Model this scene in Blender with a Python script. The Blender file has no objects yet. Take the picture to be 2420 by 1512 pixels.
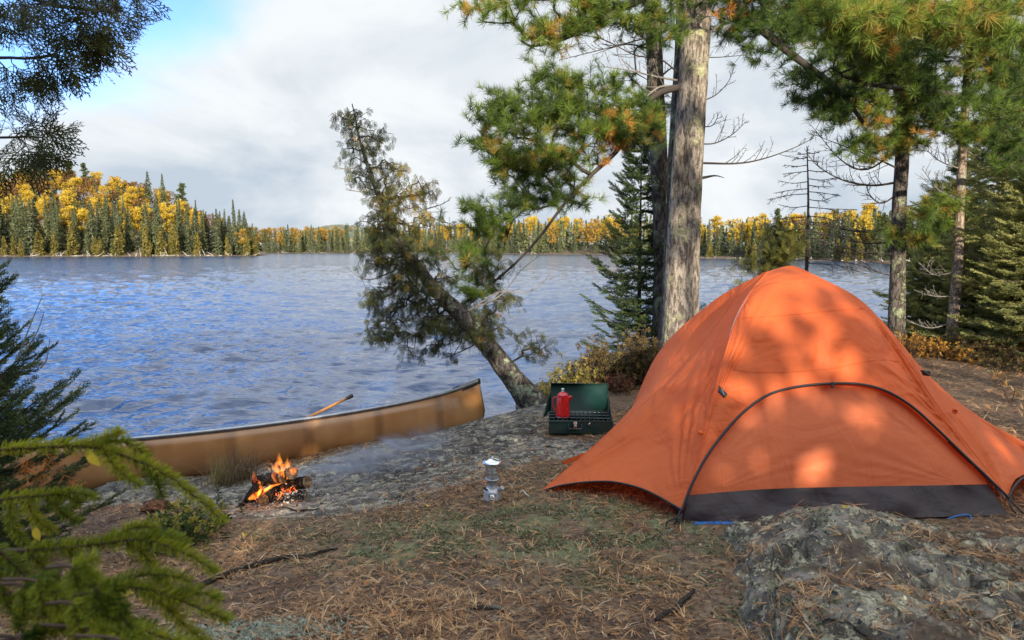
import bpy, math, random
import numpy as np
from math import radians, sin, cos, pi, atan2, sqrt, tan
from mathutils import Vector, Matrix
from mathutils.bvhtree import BVHTree

random.seed(7)
RNG = np.random.default_rng(7)
S = bpy.context.scene
COL = S.collection

# ------------------------------------------------------------------ camera
EYE = 2.5                       # metres above the lake
PITCH = math.atan(166 / 1613)
cam_d = bpy.data.cameras.new('camera')
cam_d.lens = 24; cam_d.sensor_width = 36
cam_d.clip_start = 0.05; cam_d.clip_end = 9000
cam_d.dof.use_dof = True; cam_d.dof.focus_distance = 5.5; cam_d.dof.aperture_fstop = 4.8
cam = bpy.data.objects.new('camera', cam_d); COL.objects.link(cam)
cam.location = (0, 0, EYE); cam.rotation_euler = (pi / 2 - PITCH, 0, 0)
S.camera = cam

# ------------------------------------------------------------------ light
SUN_EL = radians(18.5)
SUN_AZ = radians(7)             # to the right of straight behind the camera
to_sun = Vector((sin(SUN_AZ) * cos(SUN_EL), -cos(SUN_AZ) * cos(SUN_EL), sin(SUN_EL)))
sd = bpy.data.lights.new('sun', 'SUN'); sd.energy = 5.0; sd.angle = radians(0.5); sd.color = (1.0, 0.89, 0.72)
sun = bpy.data.objects.new('sun', sd); COL.objects.link(sun)
sun.rotation_euler = to_sun.to_track_quat('Z', 'Y').to_euler(); sun.location = (3, -20, 15)

W = bpy.data.worlds.new('World'); S.world = W; W.use_nodes = True
nt = W.node_tree; nt.nodes.clear(); N = nt.nodes; L = nt.links
def wn(t, **k):
    n = N.new(t)
    for a, b in k.items(): setattr(n, a, b)
    return n
out = wn('ShaderNodeOutputWorld'); bg = wn('ShaderNodeBackground'); bg.inputs['Strength'].default_value = 0.15
sky = wn('ShaderNodeTexSky', sky_type='NISHITA', sun_disc=False)
sky.sun_elevation = SUN_EL; sky.sun_rotation = pi - SUN_AZ
sky.air_density = 1.0; sky.dust_density = 0.5; sky.ozone_density = 2.0
geo = wn('ShaderNodeNewGeometry')
tc = wn('ShaderNodeTexCoord')
sep = wn('ShaderNodeSeparateXYZ'); L.new(tc.outputs['Generated'], sep.inputs[0])
def m(op, a, b=None, c=None):
    n = wn('ShaderNodeMath', operation=op)
    for i, v in enumerate((a, b, c)):
        if v is None: continue
        if isinstance(v, (int, float)): n.inputs[i].default_value = v
        else: L.new(v, n.inputs[i])
    return n.outputs[0]
zz = m('MAXIMUM', sep.outputs[2], 0.0)
den = m('ADD', zz, 0.34)
cx = m('DIVIDE', sep.outputs[0], den); cy = m('DIVIDE', sep.outputs[1], den)
cmb = wn('ShaderNodeCombineXYZ'); L.new(cx, cmb.inputs[0]); L.new(cy, cmb.inputs[1])
mp = wn('ShaderNodeMapping'); L.new(cmb.outputs[0], mp.inputs[0])
mp.inputs['Location'].default_value = (3.1, 1.7, 0); mp.inputs['Scale'].default_value = (1, 1, 1)
n1 = wn('ShaderNodeTexNoise'); n1.inputs['Scale'].default_value = 1.3; n1.inputs['Detail'].default_value = 7; n1.inputs['Roughness'].default_value = 0.52; n1.inputs['Distortion'].default_value = 0.25
L.new(mp.outputs[0], n1.inputs['Vector'])
n2 = wn('ShaderNodeTexNoise'); n2.inputs['Scale'].default_value = 1.5; n2.inputs['Detail'].default_value = 8; n2.inputs['Roughness'].default_value = 0.55; n2.inputs['Distortion'].default_value = 0.4
mp2 = wn('ShaderNodeMapping'); L.new(cmb.outputs[0], mp2.inputs[0]); mp2.inputs['Location'].default_value = (-7.3, 4.2, 0)
L.new(mp2.outputs[0], n2.inputs['Vector'])
# cloud cover: heavy near the horizon, blue gaps to the upper left and overhead
left = m('MULTIPLY', m('MULTIPLY', sep.outputs[0], -1.0), m('MULTIPLY', zz, 4.0))
lf = wn('ShaderNodeMapRange', interpolation_type='SMOOTHSTEP'); L.new(zz, lf.inputs[0]); lf.inputs[1].default_value = 0.36; lf.inputs[2].default_value = 0.66; lf.inputs[3].default_value = 1.0; lf.inputs[4].default_value = 0.0
left = m('MULTIPLY', left, lf.outputs[0])
high = m('MULTIPLY', m('MAXIMUM', m('SUBTRACT', zz, 0.36), 0.0), 0.3)
cov = m('ADD', m('SUBTRACT', m('SUBTRACT', n1.outputs[0], m('MAXIMUM', left, -0.02)), high), 0.10)
cr = wn('ShaderNodeMapRange', interpolation_type='SMOOTHSTEP')
L.new(cov, cr.inputs[0]); cr.inputs[1].default_value = 0.10; cr.inputs[2].default_value = 0.40
cc = wn('ShaderNodeValToRGB'); L.new(n2.outputs[0], cc.inputs[0])
e = cc.color_ramp.elements
e[0].position = 0.36; e[0].color = (2.4, 2.78, 3.2, 1)
e[1].position = 0.60; e[1].color = (3.95, 4.1, 4.2, 1)
mix = wn('ShaderNodeMix', data_type='RGBA')
L.new(cr.outputs[0], mix.inputs[0]); 
skb = wn('ShaderNodeMix', data_type='RGBA', blend_type='MULTIPLY'); skb.inputs[0].default_value = 1
L.new(sky.outputs[0], skb.inputs[6]); skb.inputs[7].default_value = (0.82, 1.0, 1.42, 1)
L.new(skb.outputs[2], mix.inputs[6]); 
ov = wn('ShaderNodeMapRange', interpolation_type='SMOOTHSTEP'); L.new(zz, ov.inputs[0]); ov.inputs[1].default_value = 0.30; ov.inputs[2].default_value = 0.7; ov.inputs[3].default_value = 1.0; ov.inputs[4].default_value = 1.95  # clouds above the view brightened as added fill for the shaded camp
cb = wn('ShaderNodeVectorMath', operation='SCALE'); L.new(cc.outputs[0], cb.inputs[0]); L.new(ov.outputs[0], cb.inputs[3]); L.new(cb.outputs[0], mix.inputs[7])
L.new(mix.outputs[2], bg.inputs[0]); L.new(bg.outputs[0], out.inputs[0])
S.view_settings.view_transform = 'Standard'; S.view_settings.look = 'None'
S.view_settings.exposure = 0.65; S.view_settings.gamma = 1
S.cycles.max_bounces = 6; S.cycles.transparent_max_bounces = 8
S.cycles.use_denoising = True

# ------------------------------------------------------------------ geometry helpers
def P(px, py, Y):
    """world point seen at picture position (px,py) of a 2420x1512 frame at forward distance Y"""
    u = (px - 1210) / 1613; v = -(py - 756) / 1613
    d = Vector((u, cos(PITCH) + v * sin(PITCH), -sin(PITCH) + v * cos(PITCH)))
    t = Y / d.y
    return Vector((d.x * t, Y, EYE + d.z * t))
def Pz(px, py, z):
    u = (px - 1210) / 1613; v = -(py - 756) / 1613
    d = Vector((u, cos(PITCH) + v * sin(PITCH), -sin(PITCH) + v * cos(PITCH)))
    t = (z - EYE) / d.z
    return Vector((d.x * t, d.y * t, z))

def perlin2(x, y, seed=0):
    x = np.asarray(x, float); y = np.asarray(y, float)
    xi = np.floor(x).astype(np.int64); yi = np.floor(y).astype(np.int64)
    xf = x - xi; yf = y - yi
    def g(ix, iy):
        h = (ix * 374761393 + iy * 668265263 + seed * 974634777) & 0xffffffff
        h = ((h ^ (h >> 13)) * 1274126177) & 0xffffffff
        h = h ^ (h >> 16)
        a = (h & 0xffff) / 65536.0 * 2 * pi
        return np.cos(a), np.sin(a)
    def dot(ix, iy, dx, dy):
        gx, gy = g(ix, iy); return gx * dx + gy * dy
    u = xf * xf * xf * (xf * (xf * 6 - 15) + 10); v = yf * yf * yf * (yf * (yf * 6 - 15) + 10)
    a = dot(xi, yi, xf, yf); b = dot(xi + 1, yi, xf - 1, yf)
    c = dot(xi, yi + 1, xf, yf - 1); d = dot(xi + 1, yi + 1, xf - 1, yf - 1)
    return (a * (1 - u) + b * u) * (1 - v) + (c * (1 - u) + d * u) * v * 1.0
def fbm(x, y, seed=0, octv=4, gain=0.5):
    r = 0; a = 1; f = 1
    for i in range(octv):
        r = r + a * perlin2(x * f, y * f, seed + i * 17); a *= gain; f *= 2.03
    return r
def sstep(a, b, x):
    t = np.clip((x - a) / (b - a), 0, 1); return t * t * (3 - 2 * t)

class MB:
    """collects polygons (triangles and quads) and links them as ONE mesh object"""
    def __init__(s): s.V = []; s.F = []; s.A = []; s.n = 0; s.M = []
    def add(s, verts, faces, v=0.0, mat=0):
        verts = np.asarray(verts, np.float32).reshape(-1, 3); faces = np.asarray(faces, np.int64)
        if len(verts) == 0 or len(faces) == 0: return
        s.V.append(verts); s.F.append(faces + s.n); s.n += len(verts)
        a = np.asarray(v, np.float32); s.A.append(np.full(len(verts), a, np.float32) if a.ndim == 0 else a.astype(np.float32))
        s.M.append(np.full(len(faces), mat, np.int32))
    def mesh(s, name, mats, smooth=False):
        me = bpy.data.meshes.new(name)
        V = np.concatenate(s.V) if s.V else np.zeros((0, 3), np.float32)
        me.vertices.add(len(V)); me.vertices.foreach_set('co', V.ravel())
        loops = np.concatenate([f.ravel() for f in s.F]); tot = np.concatenate([np.full(len(f), f.shape[1]) for f in s.F])
        st = np.concatenate([[0], np.cumsum(tot)[:-1]])
        me.loops.add(len(loops)); me.loops.foreach_set('vertex_index', loops.astype(np.int32))
        me.polygons.add(len(tot)); me.polygons.foreach_set('loop_start', st.astype(np.int32))
        try: me.polygons.foreach_set('loop_total', tot.astype(np.int32))
        except Exception: pass
        me.polygons.foreach_set('material_index', np.concatenate(s.M))
        if smooth: me.polygons.foreach_set('use_smooth', np.ones(len(tot), bool))
        me.update(calc_edges=True)
        at = me.attributes.new('v', 'FLOAT', 'POINT'); at.data.foreach_set('value', np.concatenate(s.A))
        for x in (mats if isinstance(mats, (list, tuple)) else [mats]): me.materials.append(x)
        return me
    def build(s, name, mats, parent=None, smooth=False):
        o = bpy.data.objects.new(name, s.mesh(name, mats, smooth)); COL.objects.link(o)
        if parent: o.parent = parent; o.matrix_parent_inverse = Matrix.Translation(-parent.location) if parent.rotation_euler[:] == (0, 0, 0) else parent.matrix_basis.inverted()
        return o

def tag(o, label=None, cat=None, group=None, kind=None):
    if label: o['label'] = label
    if cat: o['category'] = cat
    if group: o['group'] = group
    if kind: o['kind'] = kind
    return o
def empty(name, loc, label, cat, group=None):
    o = bpy.data.objects.new(name, None); COL.objects.link(o); o.location = loc; o.empty_display_size = 0.1
    return tag(o, label, cat, group)

def catmull(pts, n):
    pts = np.asarray([tuple(p) for p in pts], float)
    k = len(pts)
    if k == 2: 
        t = np.linspace(0, 1, n)[:, None]; return pts[0] * (1 - t) + pts[1] * t
    ext = np.vstack([2 * pts[0] - pts[1], pts, 2 * pts[-1] - pts[-2]])
    seg = np.linalg.norm(np.diff(pts[:, :3], axis=0), axis=1); cum = np.concatenate([[0], np.cumsum(seg)])
    q = np.linspace(0, cum[-1], n); i = np.clip(np.searchsorted(cum, q, side='right') - 1, 0, k - 2)
    t = ((q - cum[i]) / np.maximum(seg[i], 1e-9))[:, None]
    p0, p1, p2, p3 = ext[i], ext[i + 1], ext[i + 2], ext[i + 3]
    return 0.5 * (2 * p1 + (p2 - p0) * t + (2 * p0 - 5 * p1 + 4 * p2 - p3) * t ** 2 + (3 * p1 - p0 - 3 * p2 + p3) * t ** 3)

def tube_data(pts, radii, seg=8, cap=True, disp=None):
    pts = np.asarray([tuple(p) for p in pts], float); n = len(pts)
    radii = np.broadcast_to(np.asarray(radii, float), (n,))
    T = np.gradient(pts, axis=0); T /= np.maximum(np.linalg.norm(T, axis=1, keepdims=True), 1e-9)
    ref = np.array([0, 0, 1.0]) if abs(T[0, 2]) < 0.9 else np.array([1.0, 0, 0])
    U = np.zeros_like(T); u = np.cross(ref, T[0]); u /= np.linalg.norm(u)
    for i in range(n):
        u = u - T[i] * np.dot(u, T[i]); u /= max(np.linalg.norm(u), 1e-9); U[i] = u
    B = np.cross(T, U)
    a = np.arange(seg) / seg * 2 * pi
    R = radii[:, None] * np.ones((1, seg))
    if disp is not None: R = R * (1 + disp(np.arange(n)[:, None] / n, a[None, :]))
    V = pts[:, None, :] + (np.cos(a)[None, :, None] * U[:, None, :] + np.sin(a)[None, :, None] * B[:, None, :]) * R[..., None]
    V = V.reshape(-1, 3)
    i, j = np.meshgrid(np.arange(n - 1), np.arange(seg), indexing='ij'); i = i.ravel(); j = j.ravel(); j2 = (j + 1) % seg
    F = np.stack([i * seg + j, i * seg + j2, (i + 1) * seg + j2, (i + 1) * seg + j], 1)
    return V, F
def tube(mb, pts, radii, seg=8, cap=True, v=0.0, mat=0, disp=None):
    V, F = tube_data(pts, radii, seg, cap, disp); n = len(V) // seg
    mb.add(V, F, v, mat)
    if cap:
        for k, rev in ((0, True), (n - 1, False)):
            ring = V[k * seg:(k + 1) * seg]; c = ring.mean(0)
            vv = np.vstack([ring, c]); j = np.arange(seg)
            f = np.stack([j, (j + 1) % seg, np.full(seg, seg)], 1)
            if rev: f = f[:, ::-1]
            mb.add(vv, f, v, mat)

def lathe(mb, prof, loc=(0, 0, 0), seg=32, v=0.0, mat=0):
    prof = np.asarray(prof, float); n = len(prof); a = np.arange(seg) / seg * 2 * pi
    V = np.stack([prof[:, 0][:, None] * np.cos(a), prof[:, 0][:, None] * np.sin(a), prof[:, 1][:, None] * np.ones(seg)], -1).reshape(-1, 3) + np.asarray(loc)
    i, j = np.meshgrid(np.arange(n - 1), np.arange(seg), indexing='ij'); i = i.ravel(); j = j.ravel(); j2 = (j + 1) % seg
    mb.add(V, np.stack([i * seg + j, i * seg + j2, (i + 1) * seg + j2, (i + 1) * seg + j], 1), v, mat)

def box(mb, c, s, rot=None, v=0.0, mat=0, bev=0.0):
    """box with chamfered edges"""
    c = np.asarray(tuple(c), float); h = np.asarray(s, float) / 2; b = min(bev, h.min() * 0.9)
    if b <= 0:
        V = np.array([[x, y, z] for x in (-1, 1) for y in (-1, 1) for z in (-1, 1)], float) * h
        F = [[0, 1, 3, 2], [4, 6, 7, 5], [0, 4, 5, 1], [2, 3, 7, 6], [0, 2, 6, 4], [1, 5, 7, 3]]
        FT = []
    else:
        V = []; idx = {}
        for x in (-1, 1):
            for y in (-1, 1):
                for z in (-1, 1):
                    for ax in range(3):
                        p = [x * (h[0] - b), y * (h[1] - b), z * (h[2] - b)]; p[ax] = (x, y, z)[ax] * h[ax]
                        idx[(x, y, z, ax)] = len(V); V.append(p)
        F = []; FT = []
        for ax in range(3):
            o = [q for q in range(3) if q != ax]
            for sg in (-1, 1):
                r = []
                for (p, q) in ((-1, -1), (1, -1), (1, 1), (-1, 1)):
                    k = [0, 0, 0]; k[ax] = sg; k[o[0]] = p; k[o[1]] = q; r.append(idx[(*k, ax)])
                if (sg > 0) ^ (ax == 1) ^ False: F.append(r)
                else: F.append(r[::-1])
            # edges along axis ax
            for p in (-1, 1):
                for q in (-1, 1):
                    k0 = [0, 0, 0]; k1 = [0, 0, 0]; k0[ax] = -1; k1[ax] = 1
                    for kk in (k0, k1): kk[o[0]] = p; kk[o[1]] = q
                    F.append([idx[(*k0, o[0])], idx[(*k1, o[0])], idx[(*k1, o[1])], idx[(*k0, o[1])]])
        for x in (-1, 1):
            for y in (-1, 1):
                for z in (-1, 1): FT.append([idx[(x, y, z, 0)], idx[(x, y, z, 1)], idx[(x, y, z, 2)]])
        V = np.array(V)
    if rot is not None: V = V @ np.array(rot).T
    n0 = np.asarray(V) + c
    mb.add(n0, F, v, mat)
    if FT: mb.add(n0, FT, v, mat)

def rot_from_dir(D, roll=None):
    """(n,3) directions -> (n,3,3) matrices whose local +Z is the direction"""
    D = D / np.maximum(np.linalg.norm(D, axis=1, keepdims=True), 1e-9); n = len(D)
    up = np.tile([0, 0, 1.0], (n, 1)); par = np.abs(D[:, 2]) > 0.97; up[par] = [1, 0, 0]
    X = np.cross(up, D); X /= np.linalg.norm(X, axis=1, keepdims=True); Y = np.cross(D, X)
    if roll is not None:
        c, s = np.cos(roll)[:, None], np.sin(roll)[:, None]; X, Y = X * c + Y * s, Y * c - X * s
    return np.stack([X, Y, D], -1)
def scatter(mb, tv, tf, Pn, R, Sc, v=None, tvv=None, mat=0):
    Pn = np.asarray(Pn, float); n = len(Pn)
    if n == 0: return
    Sc = np.broadcast_to(np.asarray(Sc, float), (n,))
    V = np.einsum('nij,kj->nki', R, tv) * Sc[:, None, None] + Pn[:, None, :]
    F = (tf[None] + (np.arange(n) * len(tv))[:, None, None]).reshape(-1, tf.shape[1])
    if v is None: v = RNG.random(n)
    vv = np.repeat(np.broadcast_to(v, (n,)), len(tv))
    if tvv is not None: vv = vv + np.tile(tvv, n)
    mb.add(V.reshape(-1, 3), F, vv, mat)

# ------------------------------------------------------------------ material helpers
class NT:
    def __init__(s, name):
        s.m = bpy.data.materials.new(name); s.m.use_nodes = True; s.t = s.m.node_tree; s.t.nodes.clear()
        s.o = s.n('ShaderNodeOutputMaterial')
    def n(s, t, inp=None, **k):
        x = s.t.nodes.new(t)
        for a, b in k.items(): setattr(x, a, b)
        for a, b in (inp or {}).items(): s.set(x, a, b)
        return x
    def set(s, x, a, b):
        i = x.inputs[a]
        if hasattr(b, 'is_linked') or isinstance(b, bpy.types.NodeSocket): s.t.links.new(b, i)
        else:
            if isinstance(b, (tuple, list)) and len(b) == 3 and i.type == 'RGBA': b = (*b, 1)
            i.default_value = b
    def math(s, op, a, b=0.0):
        x = s.n('ShaderNodeMath', operation=op); s.set(x, 0, a); s.set(x, 1, b); return x.outputs[0]
    def mr(s, v, a, b, c=0.0, d=1.0, smooth=True):
        x = s.n('ShaderNodeMapRange'); x.interpolation_type = 'SMOOTHSTEP' if smooth else 'LINEAR'
        s.set(x, 0, v)
        for i, q in enumerate((a, b, c, d)): x.inputs[i + 1].default_value = q
        return x.outputs[0]
    def mix(s, f, a, b, mode='MIX'):
        x = s.n('ShaderNodeMix', data_type='RGBA', blend_type=mode); s.set(x, 0, f); s.set(x, 6, a); s.set(x, 7, b); return x.outputs[2]
    def pos(s, sc=(1, 1, 1), loc=(0, 0, 0), rot=(0, 0, 0), obj=False):
        if obj: v = s.n('ShaderNodeTexCoord').outputs['Object']
        else: v = s.n('ShaderNodeNewGeometry').outputs['Position']
        x = s.n('ShaderNodeMapping', {'Scale': sc, 'Location': loc, 'Rotation': rot, 0: v}); return x.outputs[0]
    def noise(s, vec, scale, det=4, rough=0.55, dist=0.0):
        x = s.n('ShaderNodeTexNoise', {'Scale': scale, 'Detail': det, 'Roughness': rough, 'Distortion': dist, 'Vector': vec}); return x.outputs[0]
    def ramp(s, f, stops):
        x = s.n('ShaderNodeValToRGB', {0: f}); e = x.color_ramp.elements
        while len(e) < len(stops): e.new(0.5)
        for q, (p, c) in zip(e, stops): q.position = p; q.color = (*c, 1)
        return x.outputs[0]
    def attr(s, name='v'):
        return s.n('ShaderNodeAttribute', attribute_name=name).outputs['Fac']
    def bump(s, h, strength=0.5, dist=0.01):
        return s.n('ShaderNodeBump', {'Height': h, 'Strength': strength, 'Distance': dist}).outputs[0]
    def pbr(s, **k):
        x = s.n('ShaderNodeBsdfPrincipled')
        names = dict(col='Base Color', rough='Roughness', metal='Metallic', nrm='Normal', coat='Coat Weight', coatr='Coat Roughness', spec='Specular IOR Level', trans='Transmission Weight', ior='IOR', sheen='Sheen Weight', alpha='Alpha')
        for a, b in k.items(): s.set(x, names[a], b)
        return x.outputs[0]
    def done(s, sh): s.t.links.new(sh, s.o.inputs[0]); return s.m

def simple(name, col, rough=0.6, metal=0.0, var=0.12, scale=12, bump=0.0, **k):
    t = NT(name); p = t.pos(obj=True); nz = t.noise(p, scale, 5)
    dark = tuple(c * (1 - var * 2) for c in col)
    c = t.mix(t.mr(nz, 0.3, 0.7), dark, col)
    kw = dict(col=c, rough=t.mr(nz, 0.2, 0.8, rough * 0.85, min(1, rough * 1.15)), metal=metal, **k)
    if bump: kw['nrm'] = t.bump(t.noise(p, scale * 4, 4), bump, 0.003)
    return t.done(t.pbr(**kw))

def foliage(name, stops, transl=0.35, patch=3.0, spec=0.25, shade=0.0):
    t = NT(name); v = t.attr(); nz = t.noise(t.pos(), patch, 3)
    f = t.math('ADD', v, t.mr(nz, 0.3, 0.7, -0.12, 0.12))
    c = t.ramp(f, stops)
    d = t.pbr(col=c, rough=0.55, spec=spec)
    tr = t.n('ShaderNodeBsdfTranslucent', {'Color': t.mix(0.6, c, (1.0, 1.0, 0.45), 'MULTIPLY')}).outputs[0]
    mx = t.n('ShaderNodeMixShader', {0: transl, 1: d, 2: tr}).outputs[0]
    return t.done(mx)

def bark(name, dark, mid, lichen, lam=0.5, vs=9.0, bump=0.9, obj_z=0.3, lscale=5.0):
    t = NT(name)
    p = t.pos(sc=(1, 1, obj_z)); q = t.pos()
    fur = t.noise(p, vs * 4, 5, 0.6, 0.4); big = t.noise(p, vs, 4, 0.55)
    c = t.mix(t.mr(fur, 0.38, 0.62), dark, mid)
    plate = t.noise(t.pos(sc=(1, 1, 0.6)), vs * 9, 4, 0.7, 0.3); c = t.mix(t.mr(plate, 0.5, 0.66), c, t.mix(1.0, c, (0.5, 0.48, 0.46), 'MULTIPLY'))
    c = t.mix(t.mr(big, 0.35, 0.7), c, t.mix(1.0, c, (0.75, 0.72, 0.7), 'MULTIPLY'))
    ln = t.noise(q, lscale, 6, 0.7, 0.3)
    lm = t.mr(ln, 0.58 - 0.12 * lam, 0.66 - 0.12 * lam)
    c = t.mix(lm, c, t.mix(t.mr(t.noise(q, 40, 3), 0.4, 0.6), tuple(x * 0.6 for x in lichen), lichen))
    h = t.math('ADD', fur, t.math('MULTIPLY', lm, 0.25))
    return t.done(t.pbr(col=c, rough=0.92, spec=0.15, nrm=t.bump(h, bump, 0.02)))

# ================================================================== GROUND
SX = np.array([-300, -60, -12, -7, -5, -3.6, -2, -0.4, 0.6, 1.3, 2.2, 3.5, 5.5, 9, 14, 60, 300.])
SY = np.array([-20, -6, 2.0, 4.4, 5.6, 6.6, 7.4, 7.9, 8.1, 8.7, 10.2, 12.4, 14.0, 15.5, 17, 26, 40.])
def shore_y(x): return np.interp(x, SX, SY)
def base_h(x, y):
    d = shore_y(x) - y
    d = d + 0.18 * fbm(x * 0.9, y * 0.9, 5, 3)
    w = np.interp(x, [-5, -1, 1, 4], [3.2, 2.6, 1.7, 1.6])
    land = 1.05 * sstep(0, 1, np.clip(d / w * 0.5 + 0.0, 0, 1)) * 1.0
    land = 1.05 * (1 - (1 - np.clip(d / w, 0, 1)) ** 1.7)
    back = 0.5 * sstep(1, 25, -y)
    return np.where(d > 0, land + back, np.maximum(-2.5, d * 0.45))
ctrl = [tuple(Pz(*q)) for q in [
    (300, 1512, 1.05), (900, 1512, 1.06), (1500, 1512, 1.06), (1200, 1300, 1.03), (800, 1300, 1.0), (400, 1300, .93), (60, 1400, .9),
    (640, 1190, .85), (520, 1180, .82), (780, 1190, .87), (1163, 1184, 1.0), (1375, 1030, 1.0), (1250, 1030, .97), (1480, 1000, 1.02),
    (1615, 1240, 1.05), (2390, 1220, 1.05), (1280, 1160, 1.02), (1450, 1160, 1.04), (1000, 1100, .86), (850, 1140, .85), (250, 1165, .58), (120, 1180, .5),
    (0, 1190, .35), (450, 1150, .64), (560, 1130, .66), (400, 1200, .74), (200, 1230, .75)]]
ctrl += [tuple(P(*q)) for q in [(1100, 1012, 6.7), (1000, 1022, 6.6), (880, 1048, 6.45), (700, 1085, 6.1), (550, 1104, 5.95), (400, 1120, 5.75),
    (1170, 998, 7.1), (1250, 968, 6.9), (1290, 952, 7.2), (1420, 925, 7.4), (1480, 935, 7.2), (1600, 885, 7.9), (1700, 870, 8.6), (2200, 845, 8.7), (2400, 850, 8.6),
    (2250, 815, 10.2), (2120, 800, 10.6), (2400, 800, 10.5)]]
ctrl += [(2.2, 5.5, 1.06), (3.2, 5.0, 1.08), (1.5, 6.0, 1.04), (3.5, 6.5, 1.1), (.9, 5.2, 1.03), (4.5, 4.5, 1.08), (4, 2, 1.08), (-3.5, 4.2, .8), (-4.2, 3.2, .8)]
ctrl = np.array(ctrl)
SIG = 0.85
_res = ctrl[:, 2] - base_h(ctrl[:, 0], ctrl[:, 1])
_D2 = (ctrl[:, None, 0] - ctrl[None, :, 0]) ** 2 + (ctrl[:, None, 1] - ctrl[None, :, 1]) ** 2
_w = np.linalg.solve(np.exp(-_D2 / (2 * SIG ** 2)) + 0.12 * np.eye(len(ctrl)), _res)
def rock_mask(x, y):
    """how much bare bedrock shows (1) against needle covered soil (0)"""
    r = np.zeros_like(np.asarray(x, float))
    for (px, py, z, sx, sy, a) in [(980, 1085, .85, .75, .95, 1.2), (1130, 1035, .85, .55, .6, 1.0), (780, 1130, .8, .7, .6, 1.0), (1300, 1060, 1.0, .7, .35, .55),
                                (500, 1140, .65, .8, .35, 1.2), (200, 1170, .6, .9, .45, 1.1), (1200, 985, .8, .6, .8, 1.3), (700, 1215, .86, .55, .25, .6),
                                (600, 1160, .75, .6, .4, .8), (1100, 1380, 1.03, .5, .18, .45)]:
        c = Pz(px, py, z); r += a * np.exp(-((x - c.x) / sx) ** 2 - ((y - c.y) / sy) ** 2)
    d = shore_y(x) - y
    r += 1.3 * sstep(1.7, 0.6, d) * sstep(9, 3, np.abs(x - 0))
    return np.clip(r, 0, 1.3)
def ground_h(x, y):
    x = np.asarray(x, float); y = np.asarray(y, float)
    z = base_h(x, y)
    for k in range(len(ctrl)):
        z = z + _w[k] * np.exp(-((x - ctrl[k, 0]) ** 2 + (y - ctrl[k, 1]) ** 2) / (2 * SIG ** 2))
    rm = rock_mask(x, y)
    soil = 0.016 * fbm(x * 2.2, y * 2.2, 11, 4) + 0.006 * fbm(x * 11, y * 11, 12, 3)
    ang = 0.5; xr = x * cos(ang) + y * sin(ang); yr = -x * sin(ang) + y * cos(ang)
    rk = fbm(xr * 0.8, yr * 2.2, 21, 5, 0.45)
    rock = 0.045 * rk + 0.014 * (1 - np.abs(fbm(xr * 1.2, yr * 3.2, 31, 4)) * 2) - 0.014
    crack = -0.03 * sstep(0.05, 0.0, np.abs(perlin2(xr * 0.8 + 3, yr * 2.2, 44)))
    k = sstep(0.3, 0.8, rm)
    return z + soil * (1 - k) + (rock + crack) * k
def gz(x, y): return float(ground_h(np.array([x]), np.array([y]))[0])

def hill_grid(name, xs, ys, hf, mat, attrs=None):
    X, Y = np.meshgrid(xs, ys); Z = hf(X, Y); ny, nx = X.shape
    mb = MB(); i, j = np.meshgrid(np.arange(ny - 1), np.arange(nx - 1), indexing='ij'); i = i.ravel(); j = j.ravel()
    F = np.stack([i * nx + j, i * nx + j + 1, (i + 1) * nx + j + 1, (i + 1) * nx + j], 1)
    v = attrs(X, Y).ravel() if attrs else 0.0
    mb.add(np.stack([X, Y, Z], -1).reshape(-1, 3), F, v)
    return mb.build(name, mat, smooth=True)
def axis(lo, a, b, hi, fine, grow=1.25):
    c = list(np.arange(a, b, fine)); s = fine; x = a
    while x > lo: s *= grow; x -= s; c.insert(0, x)
    s = fine; x = c[-1]
    while x < hi: s *= grow; x += s; c.append(x)
    return np.array(c)

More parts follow.
